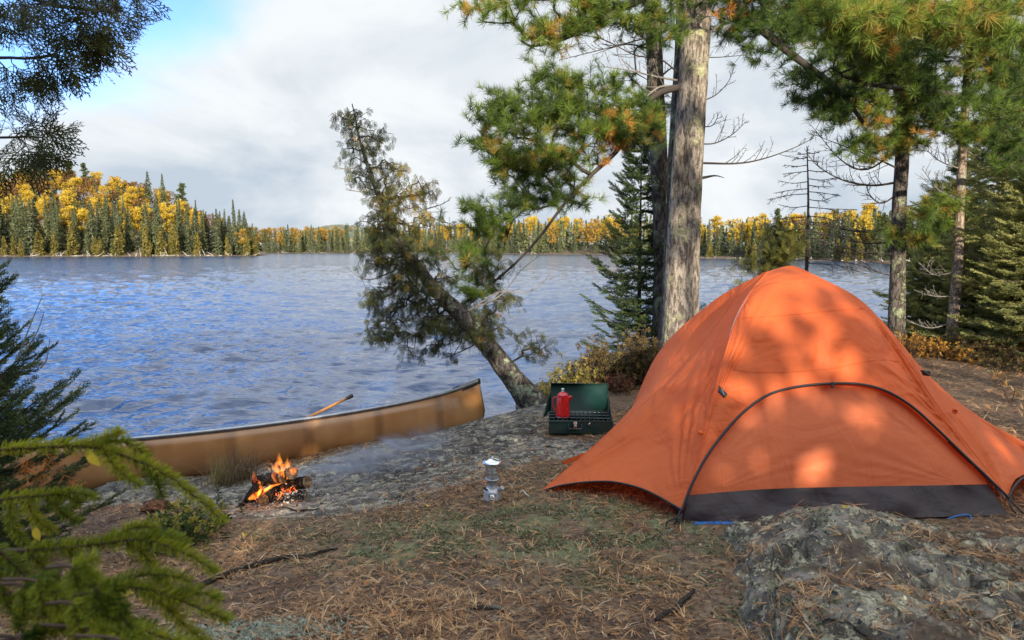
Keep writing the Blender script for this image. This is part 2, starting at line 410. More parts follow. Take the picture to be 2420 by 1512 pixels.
def rock_nodes(t, p, q):
    """lichen covered granite colour and height"""
    n_big = t.noise(q, 1.6, 5, 0.6); n_mid = t.noise(q, 9, 5, 0.65); n_fine = t.noise(q, 55, 4, 0.6)
    c = t.ramp(n_mid, [(0.28, (0.03, 0.03, 0.03)), (0.46, (0.09, 0.088, 0.085)), (0.6, (0.18, 0.178, 0.17)), (0.8, (0.34, 0.335, 0.31))])
    c = t.mix(t.mr(n_big, 0.4, 0.62), c, t.mix(1.0, c, (0.45, 0.44, 0.43), 'MULTIPLY'))
    l1 = t.noise(q, 14, 6, 0.75, 0.5); vo = t.n('ShaderNodeTexVoronoi', {'Vector': q, 'Scale': 26.0}).outputs[0]
    lm = t.math('MULTIPLY', t.mr(l1, 0.515, 0.545), t.mr(vo, 0.5, 0.25, 0.5, 1))
    c = t.mix(lm, c, t.mix(t.mr(n_fine, 0.3, 0.7), (0.25, 0.26, 0.20), (0.44, 0.44, 0.36)))
    c = t.mix(1.0, c, (1.12, 1.0, 0.84), 'MULTIPLY')
    l2 = t.noise(q, 52, 4, 0.6); c = t.mix(t.mr(l2, 0.66, 0.69), c, (0.5, 0.52, 0.5))
    l3 = t.noise(q, 34, 5, 0.65); c = t.mix(t.mr(l3, 0.59, 0.62), c, (0.025, 0.028, 0.03))
    wv = t.n('ShaderNodeVectorMath', {0: q, 1: t.n('ShaderNodeVectorMath', {0: t.n('ShaderNodeTexNoise', {'Scale': 3.0, 'Detail': 4, 'Vector': q}).outputs[1], 'Scale': 0.35}, operation='SCALE').outputs[0]}, operation='ADD').outputs[0]
    ck = t.mr(t.n('ShaderNodeTexVoronoi', {'Vector': wv, 'Scale': 2.6}, feature='DISTANCE_TO_EDGE').outputs[0], 0.0, 0.018, 1, 0); ck = t.math('MULTIPLY', ck, t.mr(n_big, 0.42, 0.55))
    c = t.mix(t.math('MULTIPLY', ck, 0.8), c, (0.02, 0.018, 0.016)); n_mid = t.math('SUBTRACT', n_mid, t.math('MULTIPLY', ck, 0.6))
    h = t.math('ADD', t.math('MULTIPLY', n_mid, 1.0), t.math('ADD', t.math('MULTIPLY', n_fine, 0.35), t.math('MULTIPLY', lm, 0.12)))
    return c, h
def make_ground_mat():
    t = NT('forest_floor'); p = t.pos(); v = t.attr()
    rc, rh = rock_nodes(t, p, p)
    a = t.noise(p, 26, 6, 0.7); b = t.noise(p, 3.0, 4, 0.6); s = t.noise(t.pos(sc=(1, 5, 1), rot=(0, 0, 0.5)), 30, 4, 0.6)
    s2 = t.noise(t.pos(sc=(5, 1, 1), rot=(0, 0, 0.2)), 30, 4, 0.6)
    soil = t.ramp(a, [(0.25, (0.025, 0.018, 0.013)), (0.45, (0.085, 0.057, 0.038)), (0.60, (0.175, 0.12, 0.08)), (0.8, (0.33, 0.26, 0.175))])
    ndl = t.math('MAXIMUM', t.mr(s, 0.56, 0.62), t.mr(s2, 0.57, 0.63))
    soil = t.mix(t.math('MULTIPLY', ndl, 0.6), soil, (0.30, 0.165, 0.08))
    soil = t.mix(t.mr(b, 0.45, 0.6), soil, t.mix(1.0, soil, (0.62, 0.56, 0.55), 'MULTIPLY'))
    mo = t.math('MULTIPLY', t.attr('moss'), t.mr(t.noise(p, 5.5, 6, 0.7), 0.42, 0.58))
    soil = t.mix(mo, soil, t.ramp(a, [(0.3, (0.06, 0.062, 0.03)), (0.6, (0.165, 0.165, 0.08)), (0.8, (0.32, 0.31, 0.19))]))
    rn = t.math('ADD', v, t.mr(t.noise(p, 3.5, 6, 0.7), 0.25, 0.75, -0.26, 0.30, False))
    k = t.mr(rn, 0.42, 0.58)
    rc = t.mix(1.0, rc, (1.0, 1.02, 1.12), 'MULTIPLY'); c = t.mix(k, soil, rc)
    z = t.n('ShaderNodeSeparateXYZ', {0: p}).outputs[2]
    wet = t.mr(z, 0.03, 0.22, 1, 0); c = t.mix(wet, c, t.mix(1.0, c, (0.35, 0.36, 0.4), 'MULTIPLY'))
    h = t.math('ADD', t.math('MULTIPLY', rh, 0.9), t.math('MULTIPLY', a, 0.8))
    return t.done(t.pbr(col=c, rough=t.math('SUBTRACT', 0.92, t.math('MULTIPLY', wet, 0.5)), spec=0.3, nrm=t.bump(h, 0.8, 0.018)))
MAT_G = make_ground_mat()
def moss_mask(x, y):
    r = 0
    for (px, py, z, sx, sy, a) in [(1300, 1230, 1.03, .5, .3, 1.2), (1000, 1250, 1.0, .9, .28, 1.1), (1500, 1260, 1.04, .5, .3, 1.0), (1200, 1290, 1.03, .6, .18, 1.0),
                                (950, 1330, 1.0, .5, .15, .6), (1450, 1380, 1.05, .3, .1, .6), (1400, 1130, 1.02, .5, .4, .6)]:
        c = Pz(px, py, z); r = r + a * np.exp(-((x - c.x) / sx) ** 2 - ((y - c.y) / sy) ** 2)
    return np.clip(r, 0, 1)
gx = axis(-400, -5.2, 5.6, 500, 0.035, 1.22); gy = axis(-70, 1.6, 9.2, 45, 0.035, 1.22)
ground = hill_grid('ground', gx, gy, ground_h, MAT_G, rock_mask)
_X, _Y = np.meshgrid(gx, gy)
_a = ground.data.attributes.new('moss', 'FLOAT', 'POINT'); _a.data.foreach_set('value', moss_mask(_X, _Y).ravel().astype(np.float32))
tag(ground, 'needle covered forest floor with bare grey bedrock sloping to the lake', None, None, 'structure')

# ------------------------------------------------------------------ foreground rock outcrop
def outcrop_h(x, y):
    ang = 0.15; xr = x * cos(ang) + y * sin(ang); yr = -x * sin(ang) + y * cos(ang)
    z = 1.02 + 0.27 * np.exp(-((x - 1.60) / .50) ** 2 - ((y - 3.08) / .34) ** 2) + 0.13 * np.exp(-((x - 2.3) / .8) ** 2 - ((y - 2.55) / .45) ** 2) \
        + 0.17 * np.exp(-((x - 1.2) / .45) ** 2 - ((y - 2.45) / .35) ** 2) + 0.12 * np.exp(-((x - 2.9) / .5) ** 2 - ((y - 3.0) / .3) ** 2)+ 0.12 * np.exp(-((x - 1.5) / .8) ** 2 - ((y - 2.0) / .4) ** 2)
    z = z + 0.06 * fbm(xr * 1.6, yr * 4.0, 61, 6, 0.6) + 0.035 * (0.5 - np.abs(fbm(xr * 2.2, yr * 5.5, 71, 4)) * 2) - 0.05 * sstep(0.06, 0, np.abs(perlin2(xr * 1.3, yr * 3.1, 81)))
    lim = 0.78 + 0.16 * (y - 2.4) + 0.10 * fbm(y * 2.4, y * 0 + 3, 91, 3)
    edge = sstep(lim - 0.12, lim + 0.22, x) * sstep(3.62, 3.34, y + 0.1 * fbm(x * 2, x * 0, 92, 3)) * sstep(4.6, 4.0, x) * sstep(1.35, 1.6, y)
    return z * edge + (1 - edge) * 0.75
def make_rock_mat(name, tint=(1, 1, 1), moss=0.5):
    t = NT(name); p = t.pos(); rc, rh = rock_nodes(t, p, p); a = t.noise(p, 26, 6, 0.7)
    mo = t.math('MULTIPLY', t.mr(t.noise(p, 3.3, 6, 0.75), 0.58, 0.66), moss)
    c = t.mix(mo, rc, t.ramp(a, [(0.3, (0.03, 0.045, 0.015)), (0.7, (0.13, 0.15, 0.05))]))
    dn = t.mr(t.noise(p, 2.4, 6, 0.7), 0.57, 0.63)
    c = t.mix(t.math('MULTIPLY', dn, 0.75), c, t.ramp(a, [(0.3, (0.02, 0.014, 0.01)), (0.6, (0.1, 0.06, 0.035)), (0.8, (0.22, 0.13, 0.07))]))
    if tint != (1, 1, 1): c = t.mix(1.0, c, tint, 'MULTIPLY')
    return t.done(t.pbr(col=c, rough=0.9, spec=0.3, nrm=t.bump(rh, 1.0, 0.022)))
MAT_R = make_rock_mat('lichen_rock')
ox = np.arange(0.45, 4.7, 0.022); oy = np.arange(1.3, 3.75, 0.022)
outc = hill_grid('rock_outcrop', ox, oy, outcrop_h, MAT_R)
tag(outc, 'large lichen covered grey rock outcrop in front of the orange tent', 'rock outcrop')

def surf_h(x, y): return np.maximum(ground_h(x, y), np.where((x > .5) & (x < 4.6) & (y > 1.35) & (y < 3.7), outcrop_h(x, y), -9))

def boulder(name, c, r, seed, mat, label, cat='rock', group=None):
    n1_, n2_ = 40, 24; th = np.linspace(0, 2 * pi, n1_, endpoint=False); ph = np.linspace(0.02, pi - 0.02, n2_)
    T, Q = np.meshgrid(th, ph); D = np.stack([np.cos(T) * np.sin(Q), np.sin(T) * np.sin(Q), np.cos(Q)], -1)
    k = 1 + 0.28 * fbm(D[..., 0] * 1.7 + seed, D[..., 1] * 1.7 + D[..., 2] * 1.3, seed, 4) + 0.12 * fbm(D[..., 0] * 5 + seed, D[..., 1] * 5 + D[..., 2] * 4, seed + 5, 3)
    V = D * k[..., None] * np.array(r) + np.array(tuple(c)); i, j = np.meshgrid(np.arange(n2_ - 1), np.arange(n1_), indexing='ij'); i = i.ravel(); j = j.ravel(); j2 = (j + 1) % n1_
    mb = MB(); mb.add(V.reshape(-1, 3), np.stack([i * n1_ + j, (i + 1) * n1_ + j, (i + 1) * n1_ + j2, i * n1_ + j2], 1)); o = mb.build(name, mat, smooth=True)
    return tag(o, label, cat, group)
MAT_RB = make_rock_mat('rusty_rock', (0.75, 0.36, 0.26), 0.1)
MAT_RW = make_rock_mat('shore_rock', (0.7, 0.75, 0.85), 0.1)
p = Pz(372, 1205, .76); boulder('rock', (p.x, p.y, .78), (.10, .08, .055), 3, MAT_RB, 'small rusty brown rock on the ground left of the campfire')
p = P(1335, 945, 7.9); boulder('rock', (p.x + .05, 8.3, .52), (.62, .5, .33), 8, MAT_RW, 'dark wet shore rock in the water behind the leaning cedar trunk')
p = Pz(330, 1150, .6); boulder('rock', (p.x, p.y, .56), (.33, .14, .10), 12, MAT_RW, 'low blue grey rock slab under the middle of the canoe')
p = Pz(160, 1185, .5); boulder('rock', (p.x, p.y, .50), (.30, .18, .09), 15, MAT_RW, 'flat blue grey rock under the left end of the canoe')
p = Pz(540, 1150, .68); boulder('rock', (p.x, p.y, .66), (.25, .10, .06), 18, MAT_R, 'low lichen specked rock beside the dry grass tuft')
p = Pz(1180, 1470, 1.05); boulder('rock', (p.x, p.y, 1.05), (.045, .03, .022), 22, MAT_R, 'small grey stone on the needles at the bottom of the picture')

# ================================================================== LAKE
def ocean_tile(Nn, Lm, wind, wdir, seed, amp):
    rg = np.random.default_rng(seed); k = np.fft.fftfreq(Nn, Lm / Nn) * 2 * pi; KX, KY = np.meshgrid(k, k, indexing='ij'); K = np.hypot(KX, KY); K[0, 0] = 1
    Lw = wind ** 2 / 9.81; cs = (KX * cos(wdir) + KY * sin(wdir)) / K
    Ph = np.exp(-1 / (K * Lw) ** 2) / K ** 4 * np.abs(cs) ** 7 * np.exp(-(K * 0.035) ** 2); Ph[0, 0] = 0
    h = np.fft.ifft2(np.sqrt(Ph) * (rg.normal(size=(Nn, Nn)) + 1j * rg.normal(size=(Nn, Nn))))
    H = h.real; s = amp / H.std()
    hk = np.fft.fft2(H); dx = np.fft.ifft2(-1j * KX / K * hk).real; dy = np.fft.ifft2(-1j * KY / K * hk).real
    return H * s, dx * s, dy * s
def tile_sample(T, Lm, x, y):
    n = T.shape[0]; u = (x / Lm * n) % n; v = (y / Lm * n) % n
    i = np.floor(u).astype(int); j = np.floor(v).astype(int); fu = u - i; fv = v - j; i %= n; j %= n; i2 = (i + 1) % n; j2 = (j + 1) % n
    return (T[i, j] * (1 - fu) + T[i2, j] * fu) * (1 - fv) + (T[i, j2] * (1 - fu) + T[i2, j2] * fu) * fv
def make_water():
    # rows get farther apart with distance; the sheet runs far beyond every shore
    d = [2.0]
    while d[-1] < 150: d.append(d[-1] + max(0.035, d[-1] * d[-1] * 0.00019))
    while d[-1] < 6000: d.append(d[-1] * 1.12)
    d = np.array(d); a = np.linspace(-1.4, 1.4, 1150)
    D, Aa = np.meshgrid(d, a, indexing='ij'); X = D * Aa; Y = D + 0 * Aa
    T1 = ocean_tile(512, 34.0, 2.1, 1.25, 5, 0.034); T2 = ocean_tile(512, 13.7, 1.4, 1.7, 9, 0.025); T3 = ocean_tile(512, 6.1, 0.85, 1.5, 13, 0.0085)
    Xr = X * .96 + Y * .28; Yr = -X * .28 + Y * .96
    f1 = np.exp(-(D / 260) ** 2) * sstep(0.3, 3.0, Y - np.interp(X, SX, SY) + 1.2); f2 = np.exp(-(D / 110) ** 2) * sstep(0.0, 2.0, Y - np.interp(X, SX, SY) + 1.5)
    gust = 1.0 + 0.22 * fbm(X / 14, Y / 9, 3, 3)
    Z = (tile_sample(T1[0], 34.0, X, Y) * f1 + tile_sample(T2[0], 13.7, Xr, Yr) * f2 + tile_sample(T3[0], 6.1, X + .3 * Y, Y) * np.exp(-(D / 60) ** 2) * sstep(0.0, 1.5, Y - np.interp(X, SX, SY) + 1.5)) * gust
    X = X + tile_sample(T1[1], 34.0, X, Y) * f1 * 1.2; Y = Y + tile_sample(T1[2], 34.0, X, Y) * f1 * 1.2
    ny, nx = X.shape; i, j = np.meshgrid(np.arange(ny - 1), np.arange(nx - 1), indexing='ij'); i = i.ravel(); j = j.ravel()
    mb = MB(); mb.add(np.stack([X, Y, Z], -1).reshape(-1, 3), np.stack([i * nx + j, i * nx + j + 1, (i + 1) * nx + j + 1, (i + 1) * nx + j], 1), (1 - np.exp(-((D / 110) ** 2))).ravel())
    t = NT('lake_water'); p = t.pos(sc=(0.22, 1, 1), rot=(0, 0, 0.08))
    q = t.pos(sc=(0.18, 1, 1), rot=(0, 0, -0.08))
    h = t.math('ADD', t.math('MULTIPLY', t.noise(p, 2.2, 4, 0.6, 0.3), 1.0), t.math('MULTIPLY', t.noise(q, 0.55, 4, 0.6, 0.2), 1.6))
    h = t.math('ADD', h, t.math('MULTIPLY', t.noise(p, 9, 3, 0.5), 0.3)); h = t.math('ADD', h, t.math('MULTIPLY', t.noise(q, 0.25, 6, 0.7, 0.2), 2.5))
    sh = t.pbr(col=(0.014, 0.046, 0.13), rough=t.mr(t.attr(), 0, 1, 0.03, 0.14, False), ior=1.5, spec=1.0, nrm=t.bump(h, 1.0, 0.055))
    o = mb.build('water', t.done(sh), smooth=True); tag(o, 'blue wind rippled lake', None, None, 'structure')
make_water()

# ================================================================== FAR SHORES
def shore_pt(px, D): return (px - 1210) / 1613 * D * 1.0, D
LEFT = dict(px=[-900, -300, 0, 300, 500, 600, 632], D=[190, 225, 244, 252, 262, 275, 290])
MID = dict(px=[540, 700, 1000, 1250, 1450, 1640], D=[470, 500, 490, 380, 345, 320])
RIGHT = dict(px=[1570, 1700, 2000, 2200, 2500, 3300], D=[205, 190, 143, 122, 112, 100])
def far_terrain(name, sh, ridge, depth, mat):
    pxs = np.linspace(sh['px'][0], sh['px'][-1], 160); D = np.interp(pxs, sh['px'], sh['D'])
    s = np.concatenate([[-12, -4, 0], np.linspace(2, depth, 26), [depth * 1.6, depth * 2.4]])
    SS, PX = np.meshgrid(s, pxs); DD = D[:, None] + SS
    X = (PX - 1210) / 1613 * DD; Y = DD
    R = np.interp(PX, ridge[0], ridge[1])
    Z = np.where(SS < 0, SS * 0.3, 0.35 * sstep(0, 2, SS) + R * sstep(0, depth, SS) + 0.25 * fbm(X / 5, Y / 5, 4, 3) * sstep(0, 4, SS))
    ny, nx = X.shape; i, j = np.meshgrid(np.arange(ny - 1), np.arange(nx - 1), indexing='ij'); i = i.ravel(); j = j.ravel()
    mb = MB(); mb.add(np.stack([X, Y, Z], -1).reshape(-1, 3), np.stack([i * nx + j, (i + 1) * nx + j, (i + 1) * nx + j + 1, i * nx + j + 1], 1))
    return mb.build(name, mat, smooth=True)
t = NT('shore_earth'); p = t.pos(); MAT_FE = t.done(t.pbr(col=t.ramp(t.noise(p, 0.8, 5, 0.7), [(0.3, (0.03, 0.025, 0.015)), (0.55, (0.13, 0.09, 0.05)), (0.75, (0.3, 0.25, 0.19))]), rough=0.95))
RL = ([-900, -300, 0, 120, 250, 330, 400, 480, 540, 600, 632], [25, 27, 26, 27, 25, 23, 19, 11, 4, 1, .3])
RM = ([540, 700, 1000, 1300, 1640], [2, 4, 4, 5, 6]); RR = ([1570, 1750, 2000, 3300], [3, 3, 4, 5])
tag(far_terrain('hill', LEFT, RL, 75, MAT_FE), 'wooded hill on the left far shore', None, None, 'structure')
tag(far_terrain('shore_terrain', MID, RM, 60, MAT_FE), 'low middle far shore', None, None, 'structure')
tag(far_terrain('shore_terrain', RIGHT, RR, 35, MAT_FE), 'low right far shore', None, None, 'structure')
def far_h(sh, ridge, depth, px, s): return 0.3 + np.interp(px, ridge[0], ridge[1]) * float(sstep(0, depth, s))

def leaf_quads(mb, C, size, v, flat=0.0, mat=0, sub=None):
    """small randomly turned leaf-cluster faces at points C"""
    n = len(C)
    if n == 0: return
    D = RNG.normal(size=(n, 3)); D[:, 2] *= (1 + flat * 2)
    R = rot_from_dir(D, RNG.random(n) * 6.28)
    a = 0.5
    tv = np.array([[-a, -.35, 0], [.1, -a, .05], [a, -.1, 0], [.3, .45, .06], [-.35, .4, 0]])
    tv = np.array([[-.5, -.2, 0], [.15, -.5, .08], [.5, .12, 0], [-.1, .5, -.06]])
    scatter(mb, tv, np.array([[0, 1, 2, 3]]), C, R, size * (0.6 + 0.8 * RNG.random(n)), v, mat=mat)
def spruce_far(seed, h=18, r=2.5, dens=1.0, q=0.55):
    rg = np.random.default_rng(seed); mb = MB()
    tube(mb, [(0, 0, -.5), (0, 0, h * .5), (0, 0, h)], [.2, .12, .02], 5, False, 0.0, 1)
    n = int(1900 * dens); z = h * (0.05 + 0.95 * rg.random(n) ** 1.15); rr = r * np.clip((h - z) / h, 0, 1) ** 0.85
    lev = np.floor(z / (h / 24)); ph = (z / (h / 24)) - lev
    rr *= (0.72 + 0.45 * (1 - ph)) * (0.75 + 0.5 * perlin2(lev * 1.7 + seed, lev * 0.3, seed)) 
    a = rg.random(n) * 6.28; armn = np.floor(a / 6.28 * 9); rr *= 0.7 + 0.5 * (np.sin(armn * 12.9 + lev * 78.2 + seed) * 0.5 + 0.5)
    k = np.sqrt(rg.random(n)) * 0.75 + 0.25; R_ = rr * k + 0.08
    C = np.stack([R_ * np.cos(a), R_ * np.sin(a), z - R_ * 0.28], 1)
    D = np.stack([np.cos(a) * .5, np.sin(a) * .5, np.full(n, 1.0)], 1) + rg.normal(size=(n, 3)) * .45
    tv = np.array([[-.3, -.5, 0], [.3, -.5, 0], [.22, .5, -.1], [-.22, .5, -.1]])
    scatter(mb, tv, np.array([[0, 1, 2, 3]]), C, rot_from_dir(D, rg.random(n) * 6.28), q * (.5 + .7 * rg.random(n)) * (0.5 + 0.5 * np.clip((h - z) / h * 2, 0, 1)), rg.random(n) * .6)
    return mb
def decid_far(seed, h=15, r=3.2):
    rg = np.random.default_rng(seed); mb = MB(); tube(mb, [(0, 0, -.5), (.2, 0, h * .4), (0, .2, h * .85)], [.16, .12, .04], 5, False, 0.0, 1)
    for k in range(9):
        a = rg.random() * 6.28; z0 = h * (.35 + .4 * rg.random()); tube(mb, [(0, 0, z0), (r * .6 * cos(a), r * .6 * sin(a), z0 + h * .18)], [.07, .02], 4, False, 0.0, 1)
    for k in range(17):
        zc = h * (.42 + .55 * rg.random()); rc = r * (1.05 - ((zc / h - .62) * 1.9) ** 2) * np.sqrt(rg.random()) * .85; a = rg.random() * 6.28
        s = r * (.22 + .24 * rg.random()); n = int(130 * (s / r / .33) ** 2)
        D = rg.normal(size=(n, 3)); D /= np.linalg.norm(D, axis=1, keepdims=True); C = np.array([rc * cos(a), rc * sin(a), zc]) + D * s * (rg.random((n, 1)) ** .5) * np.array([1, 1, .8])
        leaf_quads(mb, C + rg.normal(size=C.shape) * .22, 0.34, rg.random(n) * .6 + rg.random() * .3)
    return mb
def cedar_far(seed, h=9, r=2.6):
    rg = np.random.default_rng(seed); mb = MB(); tube(mb, [(0, 0, -.5), (0, 0, h * .9)], [.15, .03], 5, False, 0.0, 1)
    n = 1500; z = h * rg.random(n) ** 1.1; rr = r * (np.clip((h - z) / h, 0, 1) ** .6) * (.8 + .35 * perlin2(z * .8 + seed, z * 0, seed)); a = rg.random(n) * 6.28
    rr *= .8 + .3 * np.sin(a * 3 + seed) * np.sin(z + seed); k = .55 + .45 * rg.random(n); C = np.stack([rr * k * np.cos(a), rr * k * np.sin(a), z], 1)
    leaf_quads(mb, C, .5, rg.random(n) * .7); return mb
def pine_far(seed, h=18, r=3.5):
    rg = np.random.default_rng(seed); mb = MB(); tube(mb, [(0, 0, -.5), (.2, .1, h * .5), (0, 0, h)], [.25, .18, .04], 5, False, 0.0, 1)
    for k in range(20):
        zc = h * (.4 + .6 * (k / 20)); rl = r * (1.15 - (k / 20)) * (.6 + .6 * rg.random()); a = rg.random() * 6.28
        tube(mb, [(0, 0, zc - .3), (rl * cos(a), rl * sin(a), zc + .3)], [.08, .02], 4, False, 0.0, 1)
        n = 90; u = rg.random(n); C = np.stack([rl * u * cos(a), rl * u * sin(a), zc + .25 * u], 1) + rg.normal(size=(n, 3)) * [.45, .45, .22]
        leaf_quads(mb, C, .45, rg.random(n) * .6)
    return mb
M_SPR = foliage('spruce_needles_far', [(0, (0.06, 0.075, 0.04)), (.45, (0.145, 0.165, 0.08)), (.8, (0.25, 0.26, 0.13))], .2, .12)
M_SPR2 = foliage('balsam_needles_far', [(0, (0.085, 0.10, 0.045)), (.45, (0.19, 0.21, 0.09)), (.8, (0.29, 0.30, 0.13))], .2, .12)
M_CED = foliage('cedar_leaves_far', [(0, (0.08, 0.075, 0.02)), (.45, (0.2, 0.17, 0.04)), (.8, (0.32, 0.24, 0.06))], .25, .3)
M_GOLD = foliage('golden_leaves', [(0, (0.36, 0.24, 0.03)), (.5, (0.62, 0.42, 0.04)), (.9, (0.75, 0.6, 0.12))], .35, .3)
M_ORAN = foliage('orange_leaves', [(0, (0.26, 0.15, 0.03)), (.5, (0.46, 0.28, 0.05)), (.9, (0.62, 0.42, 0.08))], .35, .3)
M_RUST = foliage('rusty_leaves', [(0, (0.14, 0.07, 0.03)), (.5, (0.25, 0.13, 0.05)), (.9, (0.3, 0.2, 0.08))], .3, .3)
M_PIN = foliage('pine_needles_far', [(0, (0.04, 0.06, 0.02)), (.5, (0.1, 0.12, 0.04)), (.9, (0.17, 0.18, 0.06))], .25, .3)
M_TRK = simple('far_trunk', (0.32, 0.29, 0.25), 0.9)
TPL = {}
for i in range(4): TPL['spruce', i] = spruce_far(100 + i, 18, 2.4 + .4 * i).mesh('spruce_crown', [M_SPR, M_TRK])
for i in range(3): TPL['balsam', i] = spruce_far(120 + i, 16, 2.7 + .35 * i).mesh('balsam_crown', [M_SPR2, M_TRK])
for i in range(3): TPL['gold', i] = decid_far(140 + i, 14, 3.0).mesh('golden_crown', [M_GOLD, M_TRK])
for i in range(2): TPL['orange', i] = decid_far(150 + i, 13, 2.9).mesh('orange_crown', [M_ORAN, M_TRK])
for i in range(2): TPL['rust', i] = decid_far(155 + i, 13, 2.9).mesh('rusty_crown', [M_RUST, M_TRK])
for i in range(3): TPL['cedar', i] = cedar_far(160 + i).mesh('cedar_crown', [M_CED, M_TRK])
for i in range(2): TPL['pine', i] = pine_far(170 + i).mesh('pine_crown', [M_PIN, M_TRK])
NVAR = dict(spruce=4, balsam=3, gold=3, orange=2, rust=2, cedar=3, pine=2)
NAMES = dict(spruce=('spruce_tree', 'dark green pointed spruce'), balsam=('fir_tree', 'grey green pointed fir'), gold=('birch_tree', 'golden yellow autumn birch'),
             orange=('maple_tree', 'orange autumn maple'), rust=('maple_tree', 'rusty brown thinning maple'), cedar=('cedar_tree', 'rounded olive cedar'), pine=('pine_tree', 'layered green pine'))
NH = dict(spruce=18, balsam=16, gold=14, orange=13, rust=13, cedar=9, pine=18)
rgf = np.random.default_rng(77)
def far_tree(kind, sh, ridge, depth, px, s, hgt, where, label=None, group=None):
    D = np.interp(px, sh['px'], sh['D']) + s; x = (px - 1210) / 1613 * D
    k = int(rgf.integers(NVAR[kind])); o = bpy.data.objects.new(NAMES[kind][0], TPL[kind, k]); COL.objects.link(o)
    o.location = (x, D, far_h(sh, ridge, depth, px, s) - .2); sc = hgt / NH[kind]; w = sc * (.75 + .55 * rgf.random()); o.scale = (w, w, sc); o.rotation_euler = (rgf.normal() * .02, rgf.normal() * .02, rgf.random() * 6.28)
    tag(o, label or f'{NAMES[kind][1]} {where}', 'tree', group or f'{NAMES[kind][1]} trees {where}')
    return o
ONES = 'first second third fourth fifth sixth seventh eighth ninth tenth eleventh twelfth thirteenth fourteenth fifteenth sixteenth seventeenth eighteenth nineteenth'.split()
def ordinal(i): return ONES[i] if i < 19 else ('twentieth' if i == 19 else 'twenty ' + ONES[i - 20] if i < 29 else 'thirtieth' if i == 29 else 'thirty ' + ONES[i - 30])
def row(kind, n, sh, ridge, depth, p0, p1, s0, s1, h0, h1, where):
    pl = sorted(p0 + (p1 - p0) * (i + .5 + rgf.uniform(-.9, .9)) / n for i in range(n))
    for i in range(n):
        px = pl[i]; hh = h0 + (h1 - h0) * rgf.random()
        far_tree(kind, sh, ridge, depth, px, s0 + (s1 - s0) * rgf.random(), hh, where, f'{NAMES[kind][1]}, {ordinal(i)} from the left {where}', f'{NAMES[kind][1]} trees {where}')
A = (LEFT, RL, 75)
wl = 'on the left waterline'
row('cedar', 17, *A, -20, 610, 1, 5, 6, 12.5, wl)
row('spruce', 28, *A, -20, 605, 5, 16, 13, 23, 'in the left shore front rank')
row('balsam', 30, *A, -20, 612, 4, 18, 12, 21, 'in the left shore front rank')
row('spruce', 16, *A, 20, 560, 18, 30, 15, 19, 'halfway up the left hill')
row('balsam', 14, *A, 0, 540, 18, 34, 13, 17, 'halfway up the left hill')
row('gold', 20, *A, -20, 410, 28, 52, 11, 15, 'on the left hill slope')
row('gold', 7, *A, 20, 470, 12, 24, 13, 16, 'low among the left shore conifers')
row('orange', 6, *A, 0, 560, 10, 22, 11, 14, 'low among the left shore conifers')
row('orange', 15, *A, -20, 400, 30, 70, 11, 14, 'on the left hill slope')
row('balsam', 12, *A, -20, 380, 40, 70, 10, 15, 'among the golden birches of the left hill')
row('gold', 10, *A, -20, 330, 52, 75, 10, 14, 'near the left hilltop')
row('rust', 16, *A, 60, 430, 55, 78, 10, 14, 'near the left hilltop')
for (px, s, h, k, lb) in [(442, 40, 23, 'pine', 'tall bright green pine standing above the right end of the left ridge'), (397, 45, 23, 'spruce', 'dark spruce standing above the left ridge, left of the tall green pine'),
        (362, 50, 21, 'spruce', 'narrow dark spruce on the ridge top, second left of the tall green pine'), (218, 72, 17, 'pine', 'round topped pine on the crest of the left hill'), (178, 74, 17, 'pine', 'small crowned pine on the crest of the left hill'),
        (113, 74, 17, 'pine', 'flat topped pine at the highest part of the left hill'), (28, 70, 17, 'spruce', 'pointed dark spruce at the far left of the ridge'), (492, 22, 17, 'spruce', 'first tall spire spruce of the descending left point'),
        (527, 16, 17.5, 'spruce', 'second tall spire spruce of the descending left point'), (551, 12, 16, 'spruce', 'third tall spire spruce of the descending left point'), (584, 10, 18, 'spruce', 'lone tall thin spruce near the tip of the left point'),
        (432, 30, 17, 'gold', 'large golden birch beneath the tall green pine'), (415, 26, 16, 'gold', 'yellow green birch left of the large golden birch on the hill'), (462, 26, 15, 'gold', 'golden birch at the right end of the slope'),
        (579, 4, 11, 'orange', 'bright orange maple at the waterline by the tip of the left point'), (607, 2, 8, 'cedar', 'last yellow olive cedar at the tip of the left point')]:
    far_tree(k, *A, px, s, h, '', lb, 'landmark trees on the left far shore')
Bm = (MID, RM, 60)
row('spruce', 38, *Bm, 600, 1290, 2, 18, 15, 22, 'on the middle far shore')
row('balsam', 28, *Bm, 600, 1290, 1, 16, 13, 20, 'on the middle far shore')
row('gold', 18, *Bm, 990, 1470, 14, 45, 15, 19.5, 'on the middle far shore')
row('orange', 6, *Bm, 640, 900, 25, 50, 15, 18, 'on the middle far shore')
row('spruce', 16, *Bm, 1280, 1640, 2, 16, 10, 14, 'behind the young spruce')
row('orange', 6, *Bm, 1350, 1600, 16, 30, 12, 15, 'behind the young spruce')
Cm = (RIGHT, RR, 35)
row('cedar', 14, *Cm, 1640, 2420, 1, 3, 3.5, 5.5, 'at the waterline of the right far shore')
row('spruce', 30, *Cm, 1640, 2420, 3, 14, 7.5, 11.5, 'on the right far shore')
row('balsam', 24, *Cm, 1640, 2420, 3, 14, 6.5, 10, 'on the right far shore')
row('gold', 20, *Cm, 1700, 2420, 12, 30, 8, 10.5, 'on the right far shore')
row('orange', 9, *Cm, 1660, 2300, 12, 30, 7.5, 9.5, 'on the right far shore')
far_tree('pine', *Cm, 1830, 8, 12.5, '', 'pine rising above the golden trees on the right far shore', 'landmark trees on the right far shore')
